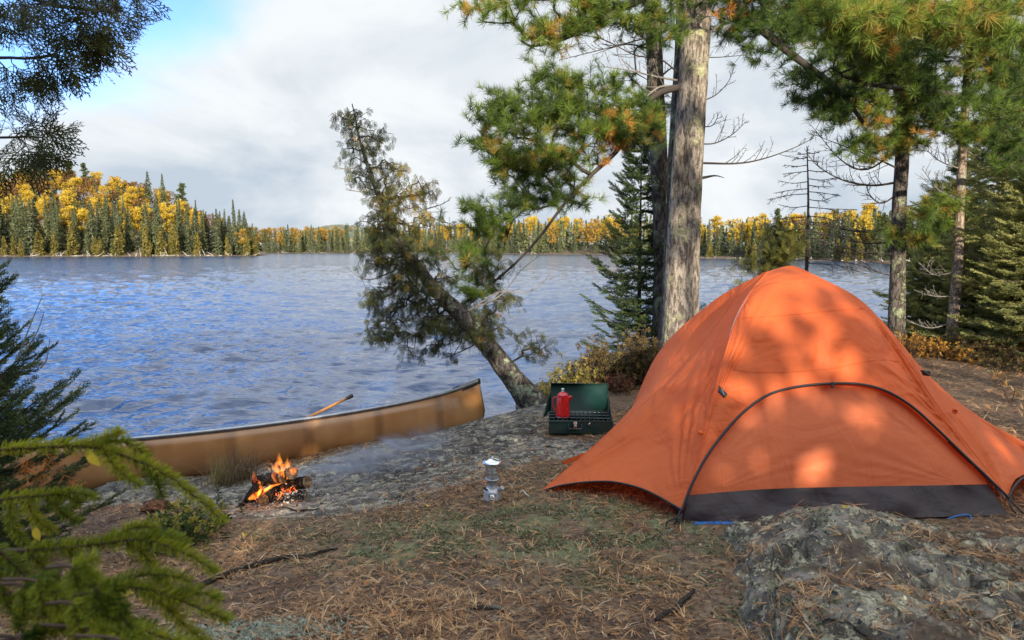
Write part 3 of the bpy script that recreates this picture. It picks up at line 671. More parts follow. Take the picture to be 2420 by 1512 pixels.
# the wood behind the front ranks, which reads as one mass
def mass(name, sh, ridge, depth, p0, p1, s0, s1, kinds, n, h0, h1, label, sc=1.0):
    mb = MB(); mats = [M_SPR, M_SPR2, M_GOLD, M_ORAN, M_RUST, M_TRK]; mi = dict(spruce=0, balsam=1, gold=2, orange=3, rust=4)
    for i in range(n):
        kd = kinds[int(rgf.integers(len(kinds)))]; px = p0 + (p1 - p0) * rgf.random(); s = s0 + (s1 - s0) * rgf.random(); D = np.interp(px, sh['px'], sh['D']) + s
        h = h0 + (h1 - h0) * rgf.random(); nq = 300; rg = rgf
        if kd in ('spruce', 'balsam'):
            z = h * rg.random(nq); r = h * .15 * (1 - z / h) ** .9 * np.sqrt(rg.random(nq)) + .1
        else:
            z = h * (.35 + .65 * rg.random(nq)); r = h * .22 * np.sqrt(np.clip(1.1 - ((z / h - .65) * 2.4) ** 2, .02, 1)) * np.sqrt(rg.random(nq))
        a = rg.random(nq) * 6.28; C = np.stack([r * np.cos(a), r * np.sin(a), z], 1) + [(px - 1210) / 1613 * D, D, far_h(sh, ridge, depth, px, s)]
        leaf_quads(mb, C, h * .055 * sc, rg.random(nq) * .6, mat=mi[kd])
    o = mb.build(name, mats); tag(o, label, None, None, 'stuff'); return o
mass('far_forest', *A, -600, 560, 25, 90, ['spruce', 'balsam', 'gold', 'orange', 'rust', 'rust'], 170, 9, 13, 'dense mixed autumn wood covering the left hill')
mass('far_forest', *A, -600, 0, 2, 30, ['spruce', 'balsam'], 30, 13, 18, 'dark conifers of the left shore running out of the picture')
mass('far_forest', *Bm, 560, 1640, 8, 60, ['spruce', 'balsam', 'spruce', 'balsam', 'balsam', 'orange'], 280, 13, 18, 'dense wood behind the middle far shore')
mass('far_forest', *Cm, 1600, 2900, 4, 40, ['spruce', 'balsam', 'spruce', 'spruce', 'balsam', 'gold'], 330, 6.5, 9.5, 'dense wood behind the right far shore')
mb = MB()
for i in range(150):
    sh, p0, p1, Lk = [(LEFT, -20, 625, 4.0), (LEFT, -20, 625, 3.0), (MID, 620, 1290, 5.0), (RIGHT, 1640, 2400, 2.0)][i % 4]; px = p0 + (p1 - p0) * rgf.random(); D = np.interp(px, sh['px'], sh['D']) + rgf.uniform(-.5, 1.5); x = (px - 1210) / 1613 * D; a = rgf.random() * 6.28; L_ = Lk * (.3 + .9 * rgf.random()); up_ = rgf.random() ** 2
    tube(mb, [(x, D, .25), (x + L_ * cos(a) * .7, D + sin(a) * .8, .3 + L_ * up_ * .9)], [.13, .04], 5, False, rgf.random())
    if i % 3 == 0: tube(mb, [(x + L_ * cos(a) * .35, D, .3 + L_ * up_ * .45), (x + L_ * cos(a) * .5, D, .9 + L_ * up_ * .5)], [.05, .02], 4, False, .5)
tag(mb.build('driftwood', simple('bleached_wood', (.55, .5, .44), .9)), 'bleached fallen trunks and branches along the far waterlines', None, None, 'stuff')
# distant low hill
def dist_h(px, D): return 0
hx = np.linspace(-300, 400, 180) ; hy = np.linspace(1100, 1500, 60)
def dh(X, Y): return 44 * np.exp(-((X + 335) / 110) ** 2 - ((Y - 1300) / 140) ** 2) + 30 * np.exp(-((X + 60) / 220) ** 2 - ((Y - 1320) / 140) ** 2) + 3.5 * np.abs(fbm(X / 9, Y / 9, 8, 4)) - 2
t = NT('distant_forest'); p = t.pos(); MAT_DH = t.done(t.pbr(col=t.ramp(t.noise(p, 0.09, 5, 0.7), [(0.3, (0.05, 0.075, 0.06)), (0.52, (0.10, 0.12, 0.08)), (0.62, (0.3, 0.2, 0.07)), (.75, (0.13, 0.13, 0.08))]), rough=1))
hx = np.linspace(-520, 260, 260)
tag(hill_grid('hill', hx, hy, dh, MAT_DH), 'low distant forested hill on the horizon', None, None, 'structure')

# ================================================================== NEAR TREES
def nrm(a): return a / np.maximum(np.linalg.norm(a, axis=-1, keepdims=True), 1e-9)
def grow(limb, targets, step=0.16, rtip=0.0022, rpow=0.42, rlimb=None, sag=0.03, rg=RNG):
    """branchwork that reaches every target from a limb; returns nodes, parents, radii, target node ids"""
    limb = np.asarray(limb, float); nl = len(limb); T = np.asarray(targets, float)
    cap = nl + len(T) * 14 + 10; Pn = np.zeros((cap, 3)); par = np.full(cap, -1); Pn[:nl] = limb; par[1:nl] = np.arange(nl - 1); dep = np.zeros(cap); n = nl
    order = np.argsort(np.min(np.linalg.norm(T[:, None] - limb[None], axis=2), axis=1)); ids = np.zeros(len(T), int)
    for q in order:
        t = T[q]; d = np.linalg.norm(Pn[:n] - t, axis=1) + 0.10 * dep[:n]; j = int(np.argmin(d)); v = t - Pn[j]; L_ = np.linalg.norm(v); k = min(12, max(1, int(L_ / step)))
        prev = j
        for i in range(1, k + 1):
            f = i / k; pnt = Pn[j] + v * f
            if i < k: pnt = pnt + rg.normal(size=3) * L_ * 0.035 + np.array([0, 0, -sag * 4 * f * (1 - f) * L_ / .5])
            Pn[n] = pnt; par[n] = prev; dep[n] = dep[prev] + L_ / k; prev = n; n += 1
        ids[q] = prev
    Pn = Pn[:n]; par = par[:n]; cnt = np.zeros(n); cnt[ids] = 1
    for i in range(n - 1, 0, -1):
        if par[i] >= 0: cnt[par[i]] += cnt[i]
    R = rtip * np.maximum(cnt, 1) ** rpow
    if rlimb is not None: R[:nl] = np.maximum(R[:nl], np.interp(np.linspace(0, 1, nl), np.linspace(0, 1, len(rlimb)), rlimb))
    return Pn, par, R, ids
def branches(mb, Pn, par, R, skip=0, seg=4, v=0.2, mat=0, maxr=1.0):
    i = np.arange(len(Pn)); i = i[(par >= 0) & (i >= skip)]; a = Pn[par[i]]; b = Pn[i]; D = b - a; Rm = rot_from_dir(D)
    an = np.arange(seg) / seg * 2 * pi; ring = np.stack([np.cos(an), np.sin(an), 0 * an], 1)
    r0 = np.minimum(R[par[i]], R[i] * 1.5); r1 = R[i]
    A_ = a[:, None] + np.einsum('nij,kj->nki', Rm, ring) * r0[:, None, None]; B_ = b[:, None] + np.einsum('nij,kj->nki', Rm, ring) * r1[:, None, None]
    V = np.concatenate([A_, B_], 1).reshape(-1, 3); k = np.arange(seg); f = np.stack([k, (k + 1) % seg, (k + 1) % seg + seg, k + seg], 1)
    F = (f[None] + (np.arange(len(i)) * 2 * seg)[:, None, None]).reshape(-1, 4); mb.add(V, F, v, mat)
def tuft_tpl(n=34, ln=0.09, w=0.0026, spread=1.15, seed=1, back=0.05):
    rg = np.random.default_rng(seed); V = []; F = []; vv = []
    for i in range(n):
        th = spread * (rg.random() ** .6); a = rg.random() * 6.28; d = np.array([sin(th) * cos(a), sin(th) * sin(a), cos(th)]); l = ln * (.7 + .45 * rg.random())
        s = np.cross(d, rg.normal(size=3)); s /= np.linalg.norm(s); o = np.array([0, 0, -back * rg.random()]); m_ = o + d * l * .55; e_ = o + d * l + np.array([0, 0, -.008]) 
        k = len(V); V += [o - s * w * .35, o + s * w * .35, m_ + s * w * .5, m_ - s * w * .5, e_]; F += [[k, k + 1, k + 2, k + 2], [k, k + 2, k + 3, k + 3]]; F[-2:] = [[k, k + 1, k + 2, k + 3]]; F.append([k + 3, k + 2, k + 4, k + 4])
        x = rg.random() * .12; vv += [x] * 5
    F = np.array(F); return np.array(V), F, np.array(vv)
def tri_only(V, F, vv):
    T = []
    for f in F:
        T.append([f[0], f[1], f[2]])
        if f[3] != f[2]: T.append([f[0], f[2], f[3]])
    return V, np.array(T), vv
TUFTS = [tri_only(*tuft_tpl(40, .11, .0036, 1.25, s)) for s in range(3)]
TUFTS_S = [tri_only(*tuft_tpl(20, .075, .0042, 1.2, s + 5)) for s in range(2)]
def twig_tpl(n=70, ln=0.16, nl=0.014, w=0.0026, seed=1, flat=0.45, side=0.0, nside=0):
    """needle covered twig pointing along +Z, needles mostly in the local XZ plane"""
    rg = np.random.default_rng(seed); V = []; T = []; vv = []
    axes = [(np.array([0, 0, 0.]), np.array([0, 0, 1.]), ln)]
    for q in range(nside):
        z = ln * (.2 + .7 * q / max(1, nside)); sg = 1 if q % 2 else -1; d = np.array([sg * .75, rg.normal() * .12, .65]); d /= np.linalg.norm(d); axes.append((np.array([0, 0, z]), d, side * (1 - .6 * z / ln)))
    tot = sum(a[2] for a in axes)
    for (o, d, l) in axes:
        k_ = max(4, int(n * l / tot)); perp = np.cross(d, [0, 1, 0]); perp /= np.linalg.norm(perp)
        k = len(V); V += [o - perp * w * .5, o + perp * w * .5, o + d * l]; T.append([k, k + 1, k + 2]); vv += [-.25] * 3
        for i in range(k_):
            b = o + d * l * ((i + rg.random()) / k_); sg = 1 if i % 2 else -1; e_ = d * (.5 + .3 * rg.random()) + perp * sg * (.5 + .5 * rg.random()) + np.array([0, 1, 0]) * rg.normal() * flat; e_ /= np.linalg.norm(e_)
            s = np.cross(e_, rg.normal(size=3)); s /= np.linalg.norm(s); x = nl * (.75 + .4 * rg.random()); k = len(V); V += [b - s * w * .5, b + s * w * .5, b + e_ * x + s * w * .3, b + e_ * x - s * w * .3]; T += [[k, k + 1, k + 2], [k, k + 2, k + 3]]; vv += [rg.random() * .15] * 4
    return np.array(V), np.array(T), np.array(vv)
TWIGS = [twig_tpl(150, .17, .019, .0062, s, .5, .085, 8) for s in range(3)]
def spray_tpl(n=9, ln=0.11, seed=1):
    """flat drooping fan of scale leaves (white cedar)"""
    rg = np.random.default_rng(seed); V = []; T = []; vv = []
    def leaf(o, d, l, w):
        s = np.array([d[2], 0, -d[0]]); s /= max(np.linalg.norm(s), 1e-6); k = len(V); m_ = o + d * l * .5 + [0, rg.normal() * .002, 0]
        V.extend([o - s * w * .3, o + s * w * .3, m_ + s * w * .5, o + d * l, m_ - s * w * .5]); T.extend([[k, k + 1, k + 2], [k, k + 2, k + 4], [k + 4, k + 2, k + 3]]); x = rg.random() * .15; vv.extend([x] * 5)
    leaf(np.zeros(3), np.array([0, 0, 1.]), ln, .0045)
    for i in range(n):
        z = ln * (.12 + .8 * i / n); sg = 1 if i % 2 else -1; a = .75 + rg.normal() * .12; d = np.array([sg * sin(a), rg.normal() * .12, cos(a)]); l = ln * (.62 - .4 * i / n) * (.8 + .4 * rg.random()); o = np.array([0, 0, z]); leaf(o, d, l, .0045)
        for j in range(3):
            zz_ = .3 + .22 * j; a2 = a + (.6 if j % 2 else -.6); d2 = np.array([sg * sin(a2), rg.normal() * .1, cos(a2)]); leaf(o + d * l * zz_, d2, l * .42, .0048)
    return np.array(V), np.array(T), np.array(vv)
SPRAYS = [spray_tpl(9, .115, s) for s in range(3)]
def put(mb, tpls, Pn, D, Sc, v, roll=None, mat=0, rg=RNG):
    Pn = np.asarray(Pn); D = np.asarray(D); n = len(Pn); pick = rg.integers(len(tpls), size=n); Sc = np.broadcast_to(Sc, (n,)); v = np.broadcast_to(v, (n,)); roll = rg.random(n) * 6.28 if roll is None else np.broadcast_to(roll, (n,))
    for k, (tv, tf, tvv) in enumerate(tpls):
        q = pick == k
        if q.any(): scatter(mb, tv, tf, Pn[q], rot_from_dir(D[q], roll[q]), Sc[q], v[q], tvv, mat)
def blob(px, py, rx, ry, Y, dY, n, clump=7, sig=0.10, rg=RNG):
    """clumped points in an ellipsoid: picture position and radii, forward distance and half depth"""
    m_ = max(1, n // clump); out_ = []
    while len(out_) < m_:
        a = rg.uniform(-1, 1, 3)
        if a @ a <= 1: out_.append(tuple(P(px + a[0] * rx, py + a[1] * ry, Y + a[2] * dY)))
    C = np.array(out_); T = np.repeat(C, clump, 0) + rg.normal(size=(m_ * clump, 3)) * sig * np.array([1, 1, .6]); return T

M_PN = foliage('pine_needles', [(0, (0.025, 0.05, 0.012)), (.3, (0.075, 0.125, 0.022)), (.66, (0.19, 0.27, 0.04)), (.85, (0.34, 0.24, 0.05)), (1.0, (0.62, 0.28, 0.06))], .3, 1.2)
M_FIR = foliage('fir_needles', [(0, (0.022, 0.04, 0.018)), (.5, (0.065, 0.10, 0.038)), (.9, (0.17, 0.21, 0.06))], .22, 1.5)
M_FIRL = foliage('fir_needles_painted_sun', [(0, (0.13, 0.14, 0.045)), (.5, (0.33, 0.34, 0.12)), (.9, (0.52, 0.49, 0.18))], .25, 1.5)  # paler copy of the fir needles with sunlight put into the colour
M_FIRY = foliage('yellow_green_fir_needles', [(0, (0.03, 0.06, 0.010)), (.35, (0.19, 0.235, 0.024)), (.8, (0.52, 0.48, 0.045)), (1, (0.65, 0.42, 0.08))], .45, 3)  # albedo raised in place of sunlight, the boughs stand in shade
M_CS = foliage('cedar_sprays', [(0, (0.03, 0.04, 0.015)), (.5, (0.075, 0.085, 0.025)), (.8, (0.19, 0.18, 0.035)), (1, (0.34, 0.2, 0.04))], .3, 2)
M_TW = simple('twig_bark', (0.06, 0.046, 0.038), 0.9); M_TWG = simple('grey_twig_bark', (0.24, 0.215, 0.19), 0.9); M_TWB = simple('orange_twig_bark', (0.075, 0.045, 0.028), 0.9)
M_BK = bark('main_pine_bark', (0.12, 0.10, 0.085), (0.44, 0.38, 0.31), (0.42, 0.41, 0.24), .3, 7)
M_BK2 = bark('dark_pine_bark', (0.045, 0.038, 0.034), (0.17, 0.145, 0.125), (0.30, 0.33, 0.20), .45, 9)
M_BKC = bark('cedar_bark', (0.035, 0.03, 0.028), (0.16, 0.14, 0.125), (0.34, 0.38, 0.26), .45, 8, .9, .3, 6.5)
M_BKR = bark('scaly_bark', (0.16, 0.12, 0.09), (0.5, 0.4, 0.31), (0.4, 0.4, 0.32), .3, 10, .8, .6)

def pine_tree_parts(root, limb, targets, rl, v_of=None, up=0.45, tufts=TUFTS, tsc=1.0, bmat=None, extra=0.6, name='bough', skiplimb=0, rpow=.42, fmat=None):
    """a bough: woody part with its needles as a sub-part"""
    limb = np.asarray(catmull(limb, max(6, int(np.linalg.norm(np.diff(np.array([tuple(p) for p in limb]), axis=0), axis=1).sum() / .12))))
    Pn, par, R, ids = grow(limb, targets, rlimb=rl, rpow=rpow); mb = MB(); nl = len(limb); V, F = tube_data(limb, R[:nl], 8); mb.add(V, F, .2); branches(mb, Pn, par, R, skip=nl)
    w = mb.build(name, bmat or M_TW, root)
    D0 = nrm(Pn[ids] - Pn[par[ids]]); D = nrm(D0 * .8 + np.array([0, 0, up]) + RNG.normal(size=D0.shape) * .28); v = v_of(Pn[ids]) if v_of else RNG.random(len(ids)) * .5
    nb = MB(); put(nb, tufts, Pn[ids], D, tsc * (.75 + .4 * RNG.random(len(ids))), v)
    sel = RNG.random(len(ids)) < extra; q = ids[sel]; mid = (Pn[q] + Pn[par[q]]) / 2; put(nb, tufts, mid, nrm(D[sel] + RNG.normal(size=mid.shape) * .5), tsc * .8, v[sel])
    nb.build('needles', fmat or M_PN, w); return w
def needle_v(brown=None, base=(.1, .6)):
    def f(Pq):
        v = base[0] + (base[1] - base[0]) * RNG.random(len(Pq)) ** 1.2
        for (px, py, Y, r, amt) in (brown or []):
            c = np.array(tuple(P(px, py, Y))); d = np.linalg.norm((Pq - c) * [1, .5, 1], axis=1); hit = (RNG.random(len(Pq)) < amt * np.exp(-(d / r) ** 2)); v = np.where(hit, .88 + .15 * RNG.random(len(Pq)), v)
        return v
    return f
def furrow(seed, amt=.05, fa=11, fz=26):
    def d(z, a):
        return amt * (np.abs(perlin2(a * fa / 6.28 * 1.0 + 0 * z, z * fz + 0 * a, seed)) * 2 - .5) + amt * .8 * perlin2(np.cos(a) * 1.3 + 0 * z, z * 5 + np.sin(a), seed + 3) + .25 * amt * perlin2(a * 7, z * 90, seed + 9)
    return d
def trunk_part(root, pts, rad, mat, seg=56, n=260, amt=.05, seed=1, name='trunk'):
    c = catmull(pts, n); r = np.interp(np.linspace(0, 1, n), np.linspace(0, 1, len(rad)), rad); mb = MB(); tube(mb, c, r, seg, True, 0, 0, furrow(seed, amt)); return mb.build(name, mat, root, smooth=True)
def dead_branch(mb, pts, r0, nside=8, ln=.3, seed=0, up=.25, r1=.002, seg=5, bend=1.0):
    """bare curved branch with finer bare twigs"""
    rg = np.random.default_rng(seed); c = catmull(pts, max(6, len(pts) * 4)); n = len(c); r = np.linspace(r0, r1, n); tube(mb, c, r, seg)
    tan_ = nrm(np.gradient(c, axis=0))
    for k in range(nside):
        i = int(n * (.18 + .78 * (k + rg.random()) / nside)) % n; d = tan_[i]; s = rg.normal(size=3); s[2] = abs(s[2]) * up * 3; s -= d * (s @ d); s /= np.linalg.norm(s); L_ = ln * (.4 + .8 * rg.random()) * (1.15 - i / n)
        p0 = c[i]; p1 = p0 + (d * .6 + s * .7) * L_ * .5; p2 = p1 + (d * .35 + s * .5 + np.array([0, 0, .4 * up * bend])) * L_ * .6; cc = catmull([p0, p1, p2], 6); tube(mb, cc, np.linspace(max(r[i] * .45, r1 * 1.2), r1 * .7, 6), 4, False)
        for j in range(3):
            q = cc[2 + j]; e_ = q + (nrm(p2 - p0) * .5 + rg.normal(size=3) * .5) * L_ * .28; tube(mb, [q, e_], [r1, r1 * .5], 3, False)

# ---- main pine -----------------------------------------------------------
YM = 8.0
mp_root = empty('pine_tree', P(1603, 893, YM), 'thickest trunked pine with grey lichen patched bark, behind the left side of the tent', 'tree')
trunk_part(mp_root, [P(1600, 930, YM), P(1603, 880, YM), P(1607, 800, YM), P(1611, 650, YM), P(1619, 480, YM), P(1630, 300, YM), P(1643, 100, YM), P(1652, -40, YM), P(1672, -400, YM + .05), P(1690, -900, YM + .1), P(1700, -1500, YM + .1)],
           [.235, .205, .182, .168, .160, .157, .158, .16, .14, .11, .04], M_BK, 72, 420, .045, 2)
LB = [P(1618, 205, YM), P(1578, 212, YM - .1), P(1540, 232, YM - .25), P(1500, 290, YM - .45), P(1455, 360, YM - .6), P(1395, 415, YM - .7), P(1335, 480, YM - .75), P(1275, 560, YM - .8), P(1215, 625, YM - .82), P(1150, 680, YM - .85), P(1110, 720, YM - .85)]
Yb = 7.35
T1 = np.vstack([blob(*b) for b in [
    (1240, 310, 125, 95, Yb, .5, 360), (1380, 280, 120, 90, Yb, .5, 320), (1480, 290, 80, 65, Yb, .4, 170), (1300, 205, 75, 45, Yb, .3, 110), (1190, 250, 45, 40, Yb, .3, 50),
    (1215, 400, 70, 50, Yb, .4, 100), (1330, 395, 100, 45, Yb, .4, 130), (1290, 450, 80, 45, Yb, .3, 80), (1230, 470, 60, 30, Yb, .3, 50), (1520, 320, 40, 50, Yb, .3, 50), (1400, 200, 60, 30, Yb, .3, 45),
    (1115, 515, 48, 42, Yb, .3, 65), (1175, 530, 45, 40, Yb, .3, 50), (1385, 470, 22, 32, Yb, .2, 16), (1100, 660, 70, 60, Yb, .3, 80), (1150, 610, 60, 40, Yb, .3, 40), (1050, 610, 35, 35, Yb, .2, 20), (1080, 740, 70, 35, Yb, .3, 26)]])
vb = needle_v([(1430, 290, Yb, .22, .38), (1500, 330, Yb, .25, .55), (1440, 370, Yb, .2, .35), (1110, 640, Yb, .15, .3)], (.1, .70))
pine_tree_parts(mp_root, LB, T1, rpow=.34, rl=[.042, .034, .028, .023, .018, .014, .009, .005], v_of=vb, bmat=M_TW)
# upper left boughs
LB2 = [P(1635, -30, YM), P(1560, -20, YM - .1), P(1480, 15, YM - .3), P(1400, 60, YM - .4), P(1320, 95, YM - .5), P(1255, 110, YM - .5)]
T2 = np.vstack([blob(*b) for b in [(1310, 80, 75, 55, 7.5, .4, 120), (1380, 30, 80, 50, 7.5, .4, 140), (1470, 30, 70, 50, 7.6, .4, 90), (1180, 15, 90, 20, 7.5, .4, 70), (1290, -30, 140, 35, 7.5, .5, 140), (1420, -70, 160, 50, 7.6, .5, 160), (1570, 60, 45, 50, 7.7, .3, 60), (1640, -40, 150, 40, 7.7, .5, 60)]])
pine_tree_parts(mp_root, LB2, T2, [.05, .04, .02, .01], needle_v([(1350, 60, 7.5, .2, .2)], (.25, .8)))
# right hand boughs reaching toward the tent side
LB3 = [P(1650, -60, YM), P(1720, -10, YM - .05), P(1790, 60, YM - .1), P(1860, 120, YM - .2), P(1920, 165, YM - .3), P(1985, 215, YM - .4), P(2040, 290, YM - .4)]
T3 = np.vstack([blob(*b) for b in [(1760, 45, 75, 55, 7.9, .4, 190), (1850, 70, 60, 60, 7.8, .4, 110), (1780, 120, 50, 25, 7.8, .3, 30), (1900, 190, 60, 60, 7.6, .3, 110), (1980, 250, 60, 60, 7.6, .4, 110), (1840, -40, 120, 40, 7.8, .4, 120), (1700, -20, 60, 40, 7.8, .4, 60)]])
pine_tree_parts(mp_root, LB3, T3, [.065, .055, .045, .035, .02], needle_v([(1700, 20, 7.9, .2, .3)], (.0, .35)))
# dead twiggy branches
for k, (pts, r0, ns, ln) in enumerate([
    ([P(1655, 385, YM), P(1740, 386, YM - .05), P(1800, 376, YM - .1), P(1870, 352, YM - .2), P(1925, 325, YM - .3)], .014, 12, .42),
    ([P(1655, 340, YM), P(1690, 338, YM), P(1730, 318, YM), P(1765, 285, YM)], .009, 9, .4), ([P(1655, 240, YM), P(1690, 225, YM), P(1720, 195, YM), P(1735, 160, YM)], .008, 8, .32),
    ([P(1660, 420, YM), P(1690, 415, YM), P(1712, 420, YM - .05)], .018, 0, .1), ([P(1655, 135, YM), P(1700, 135, YM), P(1760, 130, YM)], .007, 4, .2),
    ([P(1600, 190, YM), P(1545, 180, YM - .1), P(1480, 165, YM - .3), P(1400, 155, YM - .4)], .014, 16, .5), ([P(1600, 170, YM), P(1560, 140, YM - .1), P(1500, 130, YM - .2), P(1430, 95, YM - .3), P(1360, 80, YM - .4)], .010, 18, .5),
    ([P(1600, 205, YM), P(1560, 205, YM - .1), P(1515, 235, YM - .2), P(1440, 265, YM - .3)], .016, 14, .4), ([P(1600, 60, YM), P(1540, 85, YM - .1), P(1450, 110, YM - .2), P(1330, 140, YM - .3)], .011, 18, .45),
    ([P(1660, 300, YM), P(1685, 295, YM), P(1700, 265, YM)], .007, 6, .22), ([P(1660, 20, YM), P(1720, 45, YM), P(1790, 60, YM)], .012, 10, .35)]):
    mb = MB(); dead_branch(mb, pts, r0, ns, ln, 40 + k, .35, .0028); mb.build('dead_branch', M_TWG if k in (5, 7) else M_TW, mp_root)

# ---- rear pine (left strip of sun) ---------------------------------------
YR = 8.9
rp = empty('pine_tree', P(1568, 850, YR), 'slim dark pine just left of the thick trunk, its lower left side sunlit', 'tree')
trunk_part(rp, [P(1562, 880, YR), P(1563, 780, YR), P(1566, 560, YR), P(1558, 400, YR), P(1550, 220, YR), P(1543, 0, YR), P(1536, -400, YR), P(1530, -900, YR)], [.13, .118, .115, .105, .1, .09, .07, .02], M_BK2, 40, 260, .06, 7)
T = np.vstack([blob(*b) for b in [(1520, 60, 60, 45, YR, .5, 70), (1560, -40, 160, 60, YR, .7, 180), (1590, 240, 40, 60, YR, .4, 34), (1480, -20, 100, 40, YR, .5, 90), (1500, 190, 50, 30, YR, .3, 26)]])
pine_tree_parts(rp, [P(1545, -10, YR), P(1520, 30, YR), P(1500, 60, YR)], T, [.03, .02, .01], needle_v(None, (.1, .5)))
for k, pts in enumerate([[P(1562, 180, YR), P(1590, 160, YR), P(1612, 170, YR)], [P(1550, 270, YR), P(1500, 260, YR), P(1450, 285, YR)], [P(1560, 400, YR), P(1585, 385, YR), P(1600, 400, YR)], [P(1548, 120, YR), P(1480, 105, YR), P(1400, 130, YR)], [P(1566, 500, YR), P(1590, 505, YR), P(1610, 480, YR)]]):
    mb = MB(); dead_branch(mb, pts, .014, 7, .3, 70 + k); mb.build('dead_branch', M_TW, rp)
sp = empty('pine_tree', P(1582, 890, 8.35), 'thin shadowed pine trunk pressed against the left edge of the thickest trunk', 'tree')
trunk_part(sp, [P(1574, 925, 8.35), P(1576, 880, 8.35), P(1586, 700, 8.35), P(1592, 500, 8.35), P(1602, 280, 8.35), P(1612, 100, 8.35), P(1618, -200, 8.35), P(1625, -700, 8.4)], [.14, .115, .1, .09, .08, .07, .05, .02], M_BK2, 32, 220, .06, 9)

# ---- leaning cedar --------------------------------------------------------
YC = 6.95
lc = empty('cedar_tree', P(1262, 965, YC), 'crooked old cedar leaning left over the lake with pale green lichen on its trunk', 'tree')
ctr = [P(1290, 1000, YC), P(1262, 955, YC), P(1222, 905, YC), P(1175, 845, YC - .02), P(1130, 790, YC - .05), P(1080, 735, YC - .05), P(1025, 680, YC - .05), P(975, 615, YC), P(930, 545, YC), P(898, 470, YC), P(872, 400, YC + .05), P(850, 330, YC + .05), P(838, 270, YC + .05), P(832, 245, YC + .05)]
trunk_part(lc, ctr, [.18, .14, .11, .10, .092, .082, .068, .056, .046, .036, .026, .018, .011, .005], M_BKC, 40, 300, .09, 12)
for k, pts in enumerate([[P(1278, 960, YC), P(1312, 950, YC), P(1345, 950, YC + .1)], [P(1262, 955, YC), P(1285, 975, YC - .1), P(1300, 990, YC - .2)], [P(1250, 950, YC), P(1240, 980, YC - .05), P(1236, 995, YC - .05)]]):
    mb = MB(); tube(mb, catmull(pts, 10), np.linspace(.07, .02, 10), 10); mb.build('root', M_BKC, lc, smooth=True)
TC = np.vstack([blob(*b, 6, .06) for b in [(835, 280, 30, 25, YC, .25, 54), (870, 320, 42, 40, YC, .3, 60), (830, 350, 30, 32, YC, .25, 36), (925, 385, 28, 30, YC, .2, 30), (865, 410, 45, 32, YC, .3, 66), (900, 440, 40, 30, YC, .3, 54),
    (925, 490, 62, 48, YC, .35, 132), (985, 445, 40, 35, YC, .3, 54), (900, 540, 40, 40, YC, .3, 72), (965, 540, 55, 30, YC, .3, 60), (1020, 530, 45, 30, YC, .3, 36), (950, 600, 85, 42, YC, .4, 132), (890, 620, 40, 30, YC, .3, 42), (1000, 660, 80, 45, YC, .4, 108),
    (930, 700, 75, 45, YC - .1, .4, 126), (920, 760, 55, 50, YC - .1, .4, 96), (980, 770, 80, 50, YC - .15, .4, 120), (1060, 730, 60, 45, YC + .2, .3, 80), (1050, 800, 60, 45, YC + .1, .3, 70), (1130, 740, 60, 40, YC + .25, .3, 60), (1180, 780, 65, 32, YC + .2, .3, 72), (1190, 700, 50, 30, YC, .3, 36), (1255, 820, 38, 24, YC - .2, .2, 42), (1020, 700, 60, 50, YC - .3, .1, 72), (1085, 760, 60, 40, YC - .3, .1, 66), (1130, 790, 45, 30, YC - .3, .1, 36), (960, 650, 55, 50, YC - .25, .1, 60), (1000, 830, 60, 30, YC - .2, .3, 36), (1160, 640, 60, 30, YC, .3, 24)]])
limb = catmull(ctr[3:], 46)
Pn, par, R, ids = grow(limb, TC, step=.1, rtip=.0022, sag=.12); mb = MB(); branches(mb, Pn, par, R, skip=len(limb)); cb = mb.build('limb', M_TW, lc)
D = nrm(nrm(Pn[ids] - Pn[par[ids]]) * .5 + np.array([0, 0, -.9]) + RNG.normal(size=(len(ids), 3)) * .35); nb = MB()
cg = np.array(tuple(P(985, 450, YC))); vv_ = .1 + .5 * RNG.random(len(ids)); dd = np.linalg.norm(Pn[ids] - cg, axis=1); vv_ = np.where(dd < .38, .55 + .4 * RNG.random(len(ids)), vv_); vv_ = np.where(RNG.random(len(ids)) < .04, 1.0, vv_)  # yellower sprays paint a sunlit patch into the middle of the cedar
for off in (0, 1): put(nb, SPRAYS, Pn[ids] + RNG.normal(size=(len(ids), 3)) * .03 * off, nrm(D + RNG.normal(size=D.shape) * .3 * off), .5 + .35 * RNG.random(len(ids)), vv_)
nb.build('foliage', M_CS, lc)
for k, (pts, r0, ns, ln) in enumerate([
    ([P(868, 420, YC), P(835, 408, YC), P(810, 398, YC), P(783, 392, YC)], .008, 8, .16), ([P(875, 455, YC), P(845, 452, YC), P(815, 448, YC)], .007, 6, .14), ([P(985, 500, YC), P(1020, 490, YC), P(1050, 480, YC), P(1068, 465, YC)], .009, 8, .2),
    ([P(1000, 640, YC), P(960, 690, YC - .1), P(905, 745, YC - .2), P(850, 650, YC - .2)], .010, 4, .2), ([P(930, 640, YC), P(880, 660, YC), P(850, 655, YC), P(818, 630, YC)], .008, 5, .16), ([P(1150, 800, YC), P(1090, 830, YC - .1), P(1040, 850, YC - .2)], .012, 7, .2),
    ([P(1090, 740, YC), P(1180, 700, YC), P(1230, 640, YC), P(1280, 600, YC)], .012, 8, .25), ([P(1100, 740, YC), P(1180, 690, YC), P(1250, 690, YC), P(1300, 650, YC)], .010, 8, .25), ([P(845, 330, YC), P(850, 390, YC - .1), P(800, 400, YC - .1)], .006, 5, .15), ([P(1060, 720, YC), P(1000, 690, YC - .2), P(960, 700, YC - .3)], .022, 6, .25), ([P(1080, 735, YC), P(1040, 760, YC - .15), P(985, 785, YC - .3), P(930, 820, YC - .3)], .018, 8, .25)]):
    mb = MB(); dead_branch(mb, pts, r0, ns, ln, 90 + k, .1); mb.build('dead_branch', M_TWG, lc)

